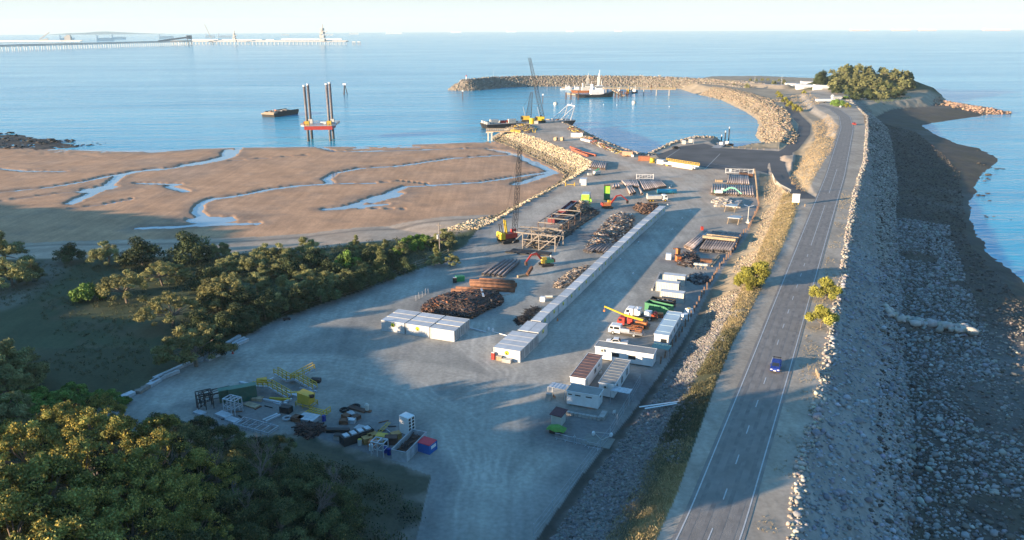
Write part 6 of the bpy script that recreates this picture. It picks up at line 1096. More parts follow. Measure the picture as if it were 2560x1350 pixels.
for k in range(9): q.beam((-1.8 + k * .45, -.25, .14 + k * .09), (-1.8 + k * .45, .25, .14 + k * .09), .06)
tag(q.build('ladder', M_['yellow'], None, loc=P(954, 1082), rz=math.radians(62)), 'yellow ladder lying between the ochre crates', 'ladder')
for x, y, c, lb in [(965, 1131, 'blue', 'blue drum beside the mesh cage, left'), (973, 1136, 'blue', 'blue drum beside the mesh cage, right'), (810, 1052, 'blue', 'dark blue drum beside the grid platform'), (900, 1112, 'white2', 'white drum with yellow cap before the battery rack'), (928, 1125, 'white', 'white bucket beside the mesh cage')]:
    t = thing('drum', lb, 'drum', P(x, y), 0, 'drums in the near yard'); MB().tube((0, 0, 0), (0, 0, .95), .32, n=14).build('shell', M_[c], t, False); MB().tube((0, 0, .95), (0, 0, 1.0), .30, n=14).build('lid', M_['yellow' if x == 900 else c], t)
# pale beams stacked along the left edge of the track
GS = 'galvanised sections stacked along the track edge'
for a, b, w_, lb in [((280, 1008), (335, 985), .9, 'wide pale section at the lower left end of the stacks'), ((372, 968), (400, 952), .8, 'pale section in the tied bundle, nearest layer'), ((378, 960), (408, 944), .6, 'pale section in the tied bundle, upper layer'), ((385, 950), (480, 908), .5, 'longest pale section running up the track edge'), ((400, 950), (448, 931), .5, 'pale section beside the longest one'), ((500, 905), (550, 878), .7, 'broad pale section of the separate pair, left'), ((518, 904), (560, 882), .6, 'broad pale section of the separate pair, right'), ((568, 862), (600, 843), .5, 'upper section of the stack by the red ball'), ((570, 874), (620, 852), .5, 'lower section of the stack by the red ball'), ((575, 868), (612, 848), .4, 'middle section of the stack by the red ball'), ((345, 985), (372, 968), .7, 'dark timber bundle between the pale sections')]:
    t = bar('steel_section', lb, 'steel section', a, b, w_ * 1.5, .6, M_['galv'] if 'timber' not in lb else M_['timber2'], GS)
tag(MB().tube((0, 0, 0), (0, 0, .55), .3, .1, 10).build('marker_cone', M_['red'], None, loc=P(582, 884)), 'red marker ball on the track beside the stacks', 'marker')
q = MB(); q.box((0, 0, .4), (1.2, .6, .3)).tube((-.6, -.4, .3), (-.6, .4, .3), .3).tube((.6, -.4, .3), (.6, .4, .3), .3).beam((0, 0, .5), (.2, 0, 1.3), .1); tag(q.build('hand_cart', M_['dark'], None, loc=P(717, 800), rz=.5), 'small dark cart beside the belt fence', 'cart')
# around the huts
GT = mat('tarp_green', (.10, .26, .05), .7, .15)
t = thing('kiosk', 'small kiosk with dark sloping roof beside the tarpaulin', 'kiosk', P(1396, 1058), math.radians(-25)); MB().box((0, 0, 1.0), (1.8, 2.4, 2.0)).build('walls', M_['white2'], t); MB().box((0, .1, 2.15), (2.3, 3.2, .12), 0, .06).build('roof', mat('maroon_roof', (.09, .035, .04), .7, .2), t)
t = thing('tarpaulin_cover', 'green tarpaulin draped over a stack by the fence panels', 'tarpaulin', P(1391, 1082), math.radians(-25)); q = MB(); g = 9; V = []
for i in range(g):
    for j in range(g): x = (i / (g - 1) - .5) * 3.2; y = (j / (g - 1) - .5) * 1.9; e = max(abs(x) / 1.6, abs(y) / .95); V.append((x, y, 1.35 - .9 * max(0, e - .6) ** 1.2 * 2 + .12 * math.sin(x * 3 + y * 2)))
q.add(V, [(i * g + j, (i + 1) * g + j, (i + 1) * g + j + 1, i * g + j + 1) for i in range(g - 1) for j in range(g - 1)]); q.build('sheet', GT, t, True); MB().box((0, 0, .45), (2.2, 1.2, .9)).build('stack', M_['dark'], t)
for x, y, lb in [(1403, 1100, 'crowd barrier nearest the tarpaulin'), (1425, 1106, 'crowd barrier left of the tap stand'), (1452, 1112, 'crowd barrier right of the tap stand'), (1483, 1122, 'crowd barrier at the corner by the concrete pad')]:
    t = thing('crowd_barrier', lb, 'barrier', P(x, y), math.radians(-24), 'crowd barriers closing the hut area'); q = MB(); q.beam((-1.1, 0, 1.1), (1.1, 0, 1.1), .06).beam((-1.1, 0, .2), (1.1, 0, .2), .06)
    for k in range(11): q.beam((-1.1 + k * .22, 0, .2), (-1.1 + k * .22, 0, 1.1), .035)
    q.build('panel', M_['galv'], t); MB().box((-.8, 0, .05), (.08, .7, .06)).box((.8, 0, .05), (.08, .7, .06)).build('foot', M_['galv'], t)
def canopy(label, px, py, rz, d, m): 
    t = thing('canopy', label, 'canopy', P(px, py), math.radians(rz)); q = MB(); n = 10
    for k in range(n): q.box((-d[0] / 2 + d[0] * (k + .5) / n, 0, d[2] + .04 * (k % 2)), (d[0] / n * .96, d[1], .05))
    q.build('roof', m, t)
    for sx in (-1, 1):
        for sy in (-1, 1): MB().beam((sx * d[0] / 2, sy * d[1] / 2, 0), (sx * d[0] / 2, sy * d[1] / 2, d[2]), .1).build('post', M_['galv'], t)
canopy('small ribbed canopy left of the nearest hut', 1396, 990, -25, (3.4, 2.2, 2.1), M_['galv']); canopy('ribbed lean to canopy right of the nearest hut', 1553, 1004, -25, (3.6, 2.2, 2.4), M_['galv']); canopy('low green roofed shelter behind the widest hut', 1652, 888, -25, (3.8, 2.8, 2.0), mat('shelter_green', (.12, .25, .22), .6, .1))
t = thing('block_wall', 'line of concrete blocks under the nearest hut', 'block wall', P(1450, 1040), math.radians(-22)); 
for k in range(11): MB().box((-3.6 + k * .72, -.2, .3), (.62, .6, .6)).build('block', M_['conc'], t)
MB().box((4.0, 1.0, .35), (1.0, 2.6, .7)).build('end_block', M_['conc'], t)
def chair(label, px, py, rz, m):
    t = thing('chair', label, 'chair', P(px, py), math.radians(rz), 'chairs round the huts'); MB().box((0, 0, .44), (.45, .45, .05)).build('seat', m, t); MB().box((-.2, 0, .7), (.05, .45, .5)).build('backrest', m, t)
    for sx in (-.18, .18):
        for sy in (-.18, .18): MB().beam((sx, sy, 0), (sx, sy, .43), .05).build('leg', m, t)
chair('white plastic chair between the two long huts', 1501, 937, 200, M_['white']); chair('white plastic chair beside the ribbed lean to', 1535, 1036, 100, M_['white']); chair('orange chair under the small canopy', 1386, 997, 30, M_['orange'])
box('equipment_cabinet', 'beige cabinet beside the small canopy', 'cabinet', 1372, 1000, (.9, .7, 1.3), M_['conc'], -22, lid=M_['conc']); box('concrete_pad', 'square grey concrete pad inside the crowd barriers', 'concrete pad', 1495, 1104, (5.0, 3.6, .15), mat('pad_concrete', (.20, .195, .17), .9, .15), -24, ribs=False)
t = thing('hose_stand', 'pair of white drums joined by hoses on the concrete pad', 'hose stand', P(1505, 1094), math.radians(-10)); MB().tube((-1.5, 0, .5), (-1.5, .7, .5), .28).build('drum', M_['white'], t); MB().tube((1.5, 0, .5), (1.5, .7, .5), .28).build('drum', M_['white'], t); MB().beam((-1.5, .3, .8), (1.5, .3, .7), .06).beam((-1.5, .6, .6), (0, -1.4, .3), .06).beam((1.5, .3, .4), (0, -1.4, .3), .06).build('hose', M_['white2'], t)
q = MB(); q.tube((0, 0, 0), (0, 0, 1.7), .07).box((0, 0, 1.4), (.5, .1, .1)); tag(q.build('tap_stand', M_['galv'], None, loc=P(1436, 1110)), 'upright tap stand between the crowd barriers', 'tap stand')
for a, b, lb in [((1598, 1018), (1700, 1004), 'white plastic strip fallen on the berm, longer of two'), ((1612, 1022), (1692, 1009), 'white plastic strip fallen on the berm, shorter of two')]: bar('plastic_strip', lb, 'strip', a, b, .35, .06, M_['white'], 'white strips on the berm', 8.6, 9.4)
t = box('pallet', 'pallet of goods in front of the container with the disc, left', 'pallet', 1249, 900, (1.2, .9, .9), M_['timber'], -22, group='pallets before the four containers', lid=M_['conc'], lidname='load'); box('pallet', 'pallet of goods in front of the container with the disc, right', 'pallet', 1267, 905, (2.0, 1.0, .6), M_['conc'], -22, group='pallets before the four containers', lid=M_['white2'], lidname='load'); box('safety_stand', 'red and white safety stand at the corner of the four containers', 'stand', 1233, 898, (.6, .4, 1.5), M_['red'], -22, lid=M_['white'], lidname='sign_plate')
box('generator', 'small green generator beside the rusty tubes', 'generator', 1150, 702, (2.2, 1.4, 1.4), mat('gen_green', (.03, .30, .10), .5, .1), 20, lid=M_['green']); box('switchboard', 'dark switchboard left of the small green generator', 'switchboard', 1137, 707, (.9, .6, 1.5), M_['dark'], 10, lid=M_['galv']); box('water_cube', 'white water cube in the yard beside the container row', 'water tank', 1357, 753, (1.2, 1.0, 1.1), M_['white'], -22, lid=M_['white']); q = MB().tube((0, 0, .3), (2, 0, .3), .3, n=10); tag(q.build('hose_bundle', M_['white2'], None, loc=P(1362, 744)), 'pale hose bundle behind the white water cube', 'hose')
bar('concrete_slab', 'pale flat slab beside the rusty tubes', 'slab', (1246, 737), (1272, 732), 2.4, .2, M_['conc']); bar('steel_plank', 'pale plank leaning on the scrap heap', 'plank', (1203, 722), (1209, 742), .5, .1, M_['galv'], None, YZ + 1.4, YZ + 2.2); bar('steel_pipe', 'thin pale pipe on the ground between the container blocks', 'pipe', (1173, 822), (1215, 832), .3, .3, M_['galv']); bar('steel_pipe', 'thin white rail on the ground left of the four containers', 'pipe', (1225, 828), (1268, 840), .15, .15, M_['white'])
for x, y in [(1222, 825), (1232, 828)]: tag(MB().box((0, 0, .25), (.5, .5, .5)).tube((0, 0, .5), (0, 0, .7), .15).build('lamp_unit', M_['white'], None, loc=P(x, y)), 'small white lamp unit on the ground between the container blocks', 'lamp unit', 'lamp units between the container blocks')
t = box('fuel_tank', 'white cubic tank alone on the gravel by the orange machine', 'tank', 1671, 648, (1.5, 1.5, 1.7), M_['white'], -15, lid=M_['white']); box('orange_machine', 'orange wheeled machine part left of the dark rods', 'machine part', 1695, 652, (1.2, 1.6, 1.5), M_['orange'], 10, lid=M_['rust']); box('orange_stand', 'orange stand behind the orange machine part', 'stand', 1695, 636, (1.0, .8, 1.9), M_['orange'], 30, lid=M_['rust']); bar('steel_beam', 'rusty crossbar on the ground beside the orange stand', 'beam', (1683, 622), (1700, 624), .5, .3, M_['rust'])
for k in range(3): 
    t = thing('pump_stand', 'cream pump stand in the close trio behind the white containers', 'pump stand', P(1739 + k * 12, 672 + k), RB, 'trio of pump stands'); MB().box((0, 0, 1.5), (1.2, .9, .5)).build('head', M_['white2'], t); MB().beam((-.4, 0, 0), (.2, 0, 1.3), .2).beam((.4, 0, 0), (-.2, 0, 1.3), .2).build('leg', M_['timber2'], t)
box('steel_box', 'rust red flat box beside the timber beams', 'box', 1765, 655, (3.4, 1.6, .8), M_['rust'], -12, lid=M_['rust']); box('steel_bin', 'small orange bin between the green bin and the panelled hut', 'bin', 1650, 793, (1.4, 1.2, 1.0), M_['rust'], -10, lid=M_['orange'], lidname='inside')
for x, y, lb in [(1722, 783, 'white bulk bag with a yellow patch'), (1712, 797, 'white bulk bag slumped beside the panelled hut')]:
    q = MB().box((0, 0, .6), (1.9, 1.7, 1.3), .3, 0, (.75, .8)); t = thing('bulk_bag', lb, 'bulk bag', P(x, y), .2, 'bulk bags by the panelled hut'); q.build('bag', M_['white'], t)
    if x == 1722: MB().box((0, 0, 1.3), (.7, .6, .15)).build('patch', M_['yellow'], t)
for x, y, lb in [(1828, 525, 'tilted pale steel trestle table, farther of two'), (1836, 555, 'tilted pale steel trestle table, nearer of two')]:
    t = thing('trestle_table', lb, 'trestle', P(x, y), math.radians(65), 'trestle tables by the solar light'); t.scale = (1.35, 1.5, 1.2); MB().box((1.0, 0, 1.3), (6.0, 2.8, .2), 0, .12).build('top', M_['galv'], t)
    for sx in (-3, 3):
        for sy in (-1.2, 1.2): MB().beam((sx + (1 if sx > 0 else 0), sy, 0), (sx * .8 + 1, sy, 1.3), .2).build('leg', M_['timber'], t)
bar('concrete_slab', 'cream slab at the foot of the mint excavator arm', 'slab', (1836, 518), (1848, 505), 2.4, .9, M_['conc']); tag(MB().box((0, 0, .6), (.8, .8, 1.3)).build('marker_drum', M_['red'], None, loc=P(1755, 575)), 'red marker drum at the tip of the slanting pipes', 'marker'); box('timber_crate', 'cream crate above the two row pipe stack', 'crate', 1797, 455, (3.0, 1.4, 1.0), M_['timber'], -5, lid=M_['timber'])
box('steel_box', 'dark brown box above the far pipe row', 'box', 1858, 440, (3.6, 2.2, 1.6), M_['rust2'], -5, lid=M_['rust2']); box('steel_box', 'rusty crate right of the dark brown box', 'box', 1876, 443, (1.8, 1.8, 1.6), M_['rust'], -5, lid=M_['rust']); bar('steel_plate', 'thin dark plate left of the dark brown box', 'plate', (1818, 437), (1836, 438), 1.0, .2, M_['dark'])
for x, y in [(1577, 686), (1663, 513), (1720, 527), (1700, 547), (1675, 575), (1590, 607), (1545, 650), (1668, 470), (1672, 466)]: tag(MB().box((0, 0, .2), (.45, .45, .3)).tube((0, 0, .35), (0, 0, .6), .14, .05).build('marker_cone', M_['white'], None, loc=P(x + 6, y)), 'small white marker on the gravel beside the container row', 'marker', 'white markers along the container row')
tag(MB().tube((0, 0, 0), (0, 0, .8), .25, .05, 10).build('traffic_cone', M_['orange'], None, loc=P(1394, 802)), 'orange traffic cone on the gravel right of the end pair', 'traffic cone')
for a, b, lb in [((1630, 727), (1650, 686), 'pale concrete kerb line left of the white containers')]: bar('barrier_rail', lb, 'kerb', a, b, .4, .6, M_['conc'])
for x, y, lb in [(2170, 1088, '')]: pass
bar('barrier_board', 'short yellow timber board on the road shoulder near the crest', 'board', (2040, 930), (2046, 945), .3, .9, M_['timber'], None, RZ)
# ---------------------------------------------------------------- headland buildings
def shed(label, px, py, z, rz, d, roof='skillion'):
    t = thing('white_shed', label, 'shed', P(px, py, z), math.radians(rz), 'white sheds on the headland'); x, y, h = d; MB().prism([(-x / 2, 0), (x / 2, 0), (x / 2, h * .85), (-x / 2, h)], -y / 2, y / 2).build('walls', M_['white'], t)
    MB().prism([(-x / 2 - .3, h + .02), (x / 2 + .3, h * .85 + .02), (x / 2 + .3, h * .85 + .2), (-x / 2 - .3, h + .2)], -y / 2 - .3, y / 2 + .3).build('roof', M_['controof'], t); MB().box((0, -y / 2 - .02, h * .35), (x * .3, .05, h * .6)).build('door', M_['galv'], t)
shed('rightmost and tallest white shed, beside the dense green tree', 2058, 229, 10, -5, (19, 10, 7.0)); shed('white shed second from the right on the headland', 2014, 224, 10, -10, (20, 10, 5.5)); shed('low white shed at the left of the group', 1985, 218, 9, -5, (19, 9, 4.5)); shed('small white shed behind the others on the sea side', 2022, 212, 9, -5, (18, 8, 4))
t = thing('boat_trailer', 'white boat on a trailer at the end of the road', 'boat trailer', P(2062, 257, 11), math.radians(3)); t.scale = (1.7, 1.7, 1.7); MB().prism([(-4.5, .9), (3.5, .9), (5, 1.9), (-4.5, 1.9)], -1.2, 1.2).build('hull', M_['white'], t); MB().box((0, 0, .6), (8, 1.4, .2)).build('trailer', M_['galv'], t); wheels(t, (0,), 1.9, .4)
t = thing('trailer', 'pale trailer with round tank beside the boat', 'trailer', P(2090, 250, 11), .1); t.scale = (1.6, 1.6, 1.6); MB().box((0, 0, 1.2), (5, 2.2, 1.5)).build('body', M_['white2'], t); wheels(t, (-.8, .8), 2.3, .45)
t = thing('round_sign', 'round white sign behind the boat trailer', 'sign', P(2080, 249, 11), .1); MB().tube((0, -.05, 3), (0, .05, 3), 1.6, n=18).build('disc', M_['white'], t); MB().beam((0, 0, 0), (0, 0, 1.6), .2).build('post', M_['galv'], t)
tag(MB().box((0, 0, .6), (1.0, .8, 1.2)).build('bollard', M_['white'], None, loc=P(2101, 268, RZ)), 'white block at the road bend', 'bollard')
# boat ramp pontoon and piles
for x, y, h, lb in [(1794, 361, 3.0, 'shortest white capped pile at the boat ramp'), (1803, 359, 5.0, 'second white capped pile at the boat ramp'), (1812, 357, 7.0, 'third white capped pile at the boat ramp'), (1821, 357, 9.5, 'tallest white capped pile at the boat ramp')]:
    t = thing('mooring_pile', lb, 'pile', P(x, y, 2.5), 0, 'white capped piles at the boat ramp'); MB().tube((0, 0, -4), (0, 0, h - .2), .35, n=10).build('shaft', M_['dark'], t); MB().tube((0, 0, h - .2), (0, 0, h + .9), .45, .05, 12).build('cap', M_['white'], t)
box('ramp_pontoon', 'dark floating pontoon beside the boat ramp', 'pontoon', 1812, 364, (10, 3.5, 1.4), M_['dark'], -20, 5.0, lid=M_['grey'], lidname='deck')
for x, y, lb in [(1802, 366, 'white sign at the head of the boat ramp, left'), (1817, 364, 'white sign at the head of the boat ramp, right')]: 
    t = thing('ramp_sign', lb, 'sign', P(x, y, YZ), -.2, 'signs at the boat ramp'); MB().box((0, 0, 1.8), (1.8, .1, 1.6)).build('panel', M_['white'], t); MB().beam((0, .1, 0), (0, .1, 1.8), .15).build('post', M_['galv'], t)
for x, y, lb in [(1709, 360, 'cream hut on the rocks left of the lamp pole, smaller'), (1726, 356, 'cream hut on the rocks beside the lamp pole')]: box('small_hut', lb, 'hut', x, y, (2.2, 2, 2.0), M_['white2'], -10, lid=M_['white'], lidname='roof')

# more loose gear in the near yard
for k in range(16):
    x, y = random.choice([(random.uniform(500, 800), random.uniform(985, 1060)), (random.uniform(820, 1000), random.uniform(1035, 1110))]); a_ = random.uniform(-.5, .5)
    bar('steel_offcut', 'short loose steel offcut lying on the near yard gravel', 'offcut', (x, y), (x + random.uniform(8, 26), y + a_ * 20), random.uniform(.12, .3), .15, M_[random.choice(['galv', 'rust', 'dark', 'timber2', 'grey'])], 'loose offcuts in the near yard')
for x, y, m_, lb, d in [(700, 1000, 'yellow', 'yellow beam lying under the stair section handrail', (3.6, .3, .3)), (735, 985, 'yellow', 'yellow beam between the two pale beams', (2.8, .35, .3)), (560, 1040, 'galv', 'pale sheet stack beside the black frame', (2.6, 1.4, .3)), (500, 1035, 'galv', 'pale sheet stack at the edge of the trees', (2.0, 1.0, .3)), (585, 1052, 'galv', 'bluish sheets strewn below the pale cage', (3.0, 1.2, .12)), (905, 1085, 'grey', 'grey slatted bin behind the battery rack', (2.0, 1.3, 1.1)), (935, 1115, 'orange', 'orange pallet truck by the mesh cage', (1.4, 1.0, .8)), (955, 1102, 'yellow', 'yellow machine body between the ochre crates', (1.6, 1.1, 1.0)), (845, 1080, 'dark', 'dark beam rack above the open crate', (3.4, .7, .5)), (978, 1108, 'rust2', 'brown block stack before the white cabinet', (1.8, 1.2, 1.1)), (645, 1000, 'timber', 'timber packing under the stair section', (1.6, 1.0, .4)), (790, 955, 'dark', 'dark frame beside the tilted ramp end', (1.6, .9, .6)), (745, 1052, 'rust', 'rusty bin at the head of the rusty bars', (1.8, 1.2, .7))]:
    box('yard_item' if False else 'equipment_box', lb, 'equipment', x, y, d, M_[m_], random.uniform(-40, 10), lid=M_[m_], lidname='top')

_nl = W([(430, 1110), (480, 1000), (560, 930), (840, 920), (1110, 1000), (1110, 1170), (960, 1190), (700, 1110)], YZ)
_cand = [o for o in COL.objects if o.parent is None and o.get('category') and o.get('kind') != 'stuff' and o['category'] not in ('tree', 'bush', 'bare tree', 'crane', 'container', 'offcut') and 80 < o.location.y < 190]
_ds = sdist(np.array([[o.location.x for o in _cand]]), np.array([[o.location.y for o in _cand]]), _nl)[0]
for o, d in zip(_cand, _ds):
    if d < 0: o.scale = (1.12, 1.12, 1.08)
# ---------------------------------------------------------------- harbour, barges, cranes
def dist_of(px, py, z): p = P(px, py, z); return math.hypot(p.x, p.y)
# jack-up barge
p = P(803, 350, 0); t = thing('jack_up_barge', 'red and white jack up barge on four tall legs at the tide edge', 'jack-up barge', (p.x, p.y, 0), math.radians(3)); zd = 10.5; LX = 9.5; LY = 7.5
MB().prism([(-LX, zd - 2.6), (LX, zd - 2.6), (LX, zd), (-LX, zd)], -LY, LY).build('hull', M_['red'], t); MB().slab([(-LX - 2.5, -LY + 1), (-LX, -LY - .6), (LX, -LY - .6), (LX + 2.5, -LY + 1), (LX + 2.5, LY + 3), (-LX - 2.5, LY + 3)], zd + .05, zd + .35).build('deck', M_['galv'], t)
MB().rail([(-LX - 2.5, -LY + 1, zd + .35), (-LX, -LY - .5, zd + .35), (LX, -LY - .5, zd + .35), (LX + 2.5, -LY + 1, zd + .35), (LX + 2.5, LY + 3, zd + .35), (-LX - 2.5, LY + 3, zd + .35), (-LX - 2.5, -LY + 1, zd + .35)], 1.2, .14, 2).build('railing', M_['timber'], t)
for sx in (-1, 1):
    for sy in (-1, 1):
        x, y = sx * (LX - 2), sy * (LY - 1.2); top = 38 if sx < 0 else 39; MB().tube((x, y, -6), (x, y, top - 1), .9, n=14).build('leg', M_['pipeblue'], t, True); MB().tube((x, y, top - 1), (x, y, top), 1.0, n=14).build('leg_cap', M_['white'], t); MB().box((x, y, zd + 1.9), (3, 3, 3)).build('jacking_house', M_['yellow'] if sy < 0 else M_['white2'], t)
MB().box((-LX + .5, -2, zd + 1.5), (3, 3, 2.2)).build('cabin', M_['red'], t); MB().box((2, 2, zd + 1.2), (4, 3, 1.6)).build('cabin', M_['white'], t)
p = P(702, 288, 0); t = thing('work_barge', 'dark work barge with bulwarks moored left of the jack up barge', 'barge', (p.x, p.y, 0), math.radians(66)); t.scale = (1.15, 1.15, 1.15); MB().prism([(-14, -1), (13, -1), (15, 2.8), (-15, 2.8)], -6, 6).build('hull', M_['dark'], t)
q = MB(); 
for s in (-1, 1): q.box((2, s * 6, 3.3), (25, .3, 1.1))
q.build('bulwark', M_['dark'], t); q = MB()
for k in range(16): MB().box((random.uniform(-12, 11), random.uniform(-4.5, 4.5), 3.4), (random.uniform(.8, 3), random.uniform(.8, 2), random.uniform(.8, 1.8)), random.uniform(0, 3)).build('deck_crate', M_[random.choice(['timber2', 'orange', 'white2', 'rust'])], t)
MB().box((0, 0, 2.86), (29.5, 11.6, .1)).build('deck', M_['conc'], t); MB().box((-12.5, 0, 3.2), (2, 10, .6)).box((-15, 0, 2.4), (.5, 12.2, .8)).build('ramp', M_['timber'], t)
# beacon, channel markers, buoys
p = P(863, 236, 0); t = thing('beacon_tripod', 'tripod beacon with white top standing in open water', 'beacon', (p.x, p.y, 0), 0); 
for a in (0, 2.1, 4.2): MB().tube((3 * math.cos(a), 3 * math.sin(a), -2), (.4 * math.cos(a), .4 * math.sin(a), 11), .45, n=6).build('leg', M_['rust2'], t)
MB().box((0, 0, 11.8), (4, 3, 2)).build('platform', M_['white'], t)
for x, y, h, lb in [(1157, 250, 9, 'white topped channel marker off the breakwater tip'), (1357, 258, 8, 'white topped channel marker inside the harbour')]:
    p = P(x, y, 0); t = thing('channel_marker', lb, 'channel marker', (p.x, p.y, 0), 0, 'channel markers'); MB().tube((0, 0, -2), (0, 0, h), .35, n=8).build('pile', M_['rust2'], t); MB().box((0, 0, h + .6), (1.8, .4, 1.6)).build('board', M_['white'], t)
for x, y, lb in [(1389, 262, 'cream mooring buoy left of the tugs'), (1585, 259, 'cream mooring buoy right of the tugs')]:
    p = P(x, y, 0); t = thing('mooring_buoy', lb, 'buoy', (p.x, p.y, 0), 0, 'cream mooring buoys'); MB().tube((0, 0, -.6), (0, 0, 2.4), 2.1, n=14).build('body', M_['white2'], t); MB().tube((0, 0, 2.4), (0, 0, 3.0), .5, n=8).build('cap', M_['timber'], t)
for x, y in [(1509, 262), (1542, 263), (1673, 267), (1429, 259)]: p = P(x, y, 0); tag(MB().tube((0, 0, -.3), (0, 0, .8), .5, .2, 8).build('buoy', M_['white'], None, loc=(p.x, p.y, 0)), 'tiny white float on the harbour water', 'buoy', 'tiny white floats')
p = P(1166, 199, 12); t = thing('harbour_light', 'red topped white light on the breakwater tip', 'beacon', p, 0); MB().tube((0, 0, 0), (0, 0, 4), .8, .6, 10).build('tower', M_['white'], t); MB().tube((0, 0, 4), (0, 0, 5.4), 1.0, .8, 10).build('lantern', M_['red'], t)
# tugs and small craft
def tug(label, px, py, rz, L, hull, house, group, masts=2):
    p = P(px, py, 0); L *= 1.25; t = thing('tugboat', label, 'boat', (p.x, p.y, 0), math.radians(rz), group); w = L * .16; q = MB(); st = []
    for x, wd, z in [(-.5, .8, .09), (-.3, 1, .07), (.1, 1, .075), (.35, .75, .11), (.5, .05, .16)]: st.append([(x * L, -wd * w, z * L), (x * L * .96, -wd * w * .7, -1), (x * L * .96, wd * w * .7, -1), (x * L, wd * w, z * L)])
    V = [v for s in st for v in s]; q.add(V, [(i * 4 + j, i * 4 + 4 + j, i * 4 + 5 + j, i * 4 + 1 + j) for i in range(4) for j in range(3)] + [(i * 4 + 3, i * 4 + 7, i * 4 + 4, i * 4) for i in range(4)] + [(0, 1, 2, 3), (19, 18, 17, 16)]); q.build('hull', hull, t)
    h = L * .075; MB().box((L * .05, 0, h + L * .06), (L * .34, w * 1.3, L * .12)).build('deckhouse', house, t); w_ = MB().box((L * .1, 0, h + L * .17), (L * .16, w * 1.0, L * .1)).build('wheelhouse', house, t); MB().box((L * .1, 0, h + L * .19), (L * .163, w * 1.02, L * .03)).build('window', M_['glass'], w_)
    for k in range(masts): MB().tube((L * (.05 + .05 * k), (k - .5) * w * .6, h + L * .2), (L * (.05 + .05 * k), (k - .5) * w * .6, h + L * (.45 + .08 * k)), L * .008, n=6).build('mast', house, t)
    MB().tube((-L * .08, -w * .35, h + L * .1), (-L * .08, -w * .35, h + L * .26), L * .025, n=8).tube((-L * .08, w * .35, h + L * .1), (-L * .08, w * .35, h + L * .26), L * .025, n=8).build('funnel', house, t); return t
GT2 = 'boats at the harbour pontoon'
tug('large tug with dark hull and white upperworks, foremost at the pontoon', 1487, 243, 8, 34, M_['dark'], M_['white'], GT2, 3); tug('tug with orange red hull behind the dark hulled one', 1462, 231, 5, 26, M_['orange'], M_['white2'], GT2, 3); tug('white launch at the left of the pontoon', 1418, 224, 0, 14, M_['white'], M_['white'], GT2, 1); tug('small orange boat right of the tugs', 1569, 234, 80, 13, M_['orange'], M_['yellow'], GT2, 1); tug('small dark boat with white cabin, rightmost', 1586, 232, 60, 14, M_['dark'], M_['white'], GT2, 1); tug('white launch behind the right hand boats', 1500, 228, 10, 18, M_['white'], M_['white'], GT2, 2)
for x, y, rz_, L_, hm, lb in [(1548, 229, 60, 12, 'white', 'small white boat between the pontoon and the orange boat'), (1440, 226, 0, 14, 'white2', 'cream workboat behind the orange hulled tug'), (1476, 224, 10, 16, 'white', 'white workboat behind the large tug'), (1578, 226, 40, 9, 'orange', 'tiny orange boat behind the rightmost dark boat')]: tug(lb, x, y, rz_, L_, M_[hm], M_['white'], GT2, 1)
def ponton(label, a, b, wd, z=1.2, group='pontoons of the inner harbour', m=None, rails=True):
    a = P(*a, 0); b = P(*b, 0); L = math.dist(a[:2], b[:2]); t = thing('pontoon', label, 'pontoon', ((a.x + b.x) / 2, (a.y + b.y) / 2, 0), ang(a, b), group); MB().box((0, 0, z - .5), (L, wd, 1.0)).build('deck', m or M_['timber'], t); q = MB()
    for k in range(max(2, int(L / 14))): x = -L / 2 + L * (k + .5) / max(2, int(L / 14)); q.tube((x, wd / 2 + .4, -2), (x, wd / 2 + .4, 5.5), .4, n=7)
    q.build('pile', M_['rust2'], t)
    if rails: MB().rail([(-L / 2, -wd / 2, z), (L / 2, -wd / 2, z)], 1.0, .08, 4).build('railing', M_['timber'], t)
ponton('main pontoon behind the tugs', (1405, 222), (1500, 224), 3, 2); ponton('pontoon in front of the orange tug', (1418, 236), (1452, 240), 2.5, 1.4); ponton('gangway pontoon sloping between the tugs and the small boats', (1530, 228), (1560, 243), 2.5, 2.2)
a = P(1500, 217, 9); b = P(1690, 219, 9); L = math.dist(a[:2], b[:2]); t = thing('access_bridge', 'long yellow railed footbridge along the breakwater to the pontoons', 'footbridge', ((a.x + b.x) / 2, (a.y + b.y) / 2, 0), ang(a, b)); MB().box((0, 0, 7), (L, 2.5, .8)).build('deck', M_['timber'], t); MB().rail([(-L / 2, -1.2, 7.4), (L / 2, -1.2, 7.4)], 1.2, .15, 4).build('railing', M_['yellow'], t); q = MB()
for k in range(6): q.tube((-L / 2 + L * (k + .5) / 6, 0, -2), (-L / 2 + L * (k + .5) / 6, 0, 6.8), .6, n=8)
q.build('pier', M_['conc'], t)
for k, (x, y) in enumerate([(1415, 247), (1427, 248), (1446, 250), (1538, 245), (1546, 246), (1554, 244), (1567, 241), (1628, 226)]): p = P(x, y, 0); tag(MB().tube((-.8, 0, -2), (-.2, 0, 6.5), .4, n=7).tube((.8, 0, -2), (.2, 0, 6.5), .4, n=7).box((0, 0, 6.5), (1.6, 1, .6)).build('dolphin_pile', M_['rust2'], None, loc=(p.x, p.y, 0)), 'dark dolphin pile standing beside the harbour pontoons', 'pile', 'dolphin piles at the pontoons')
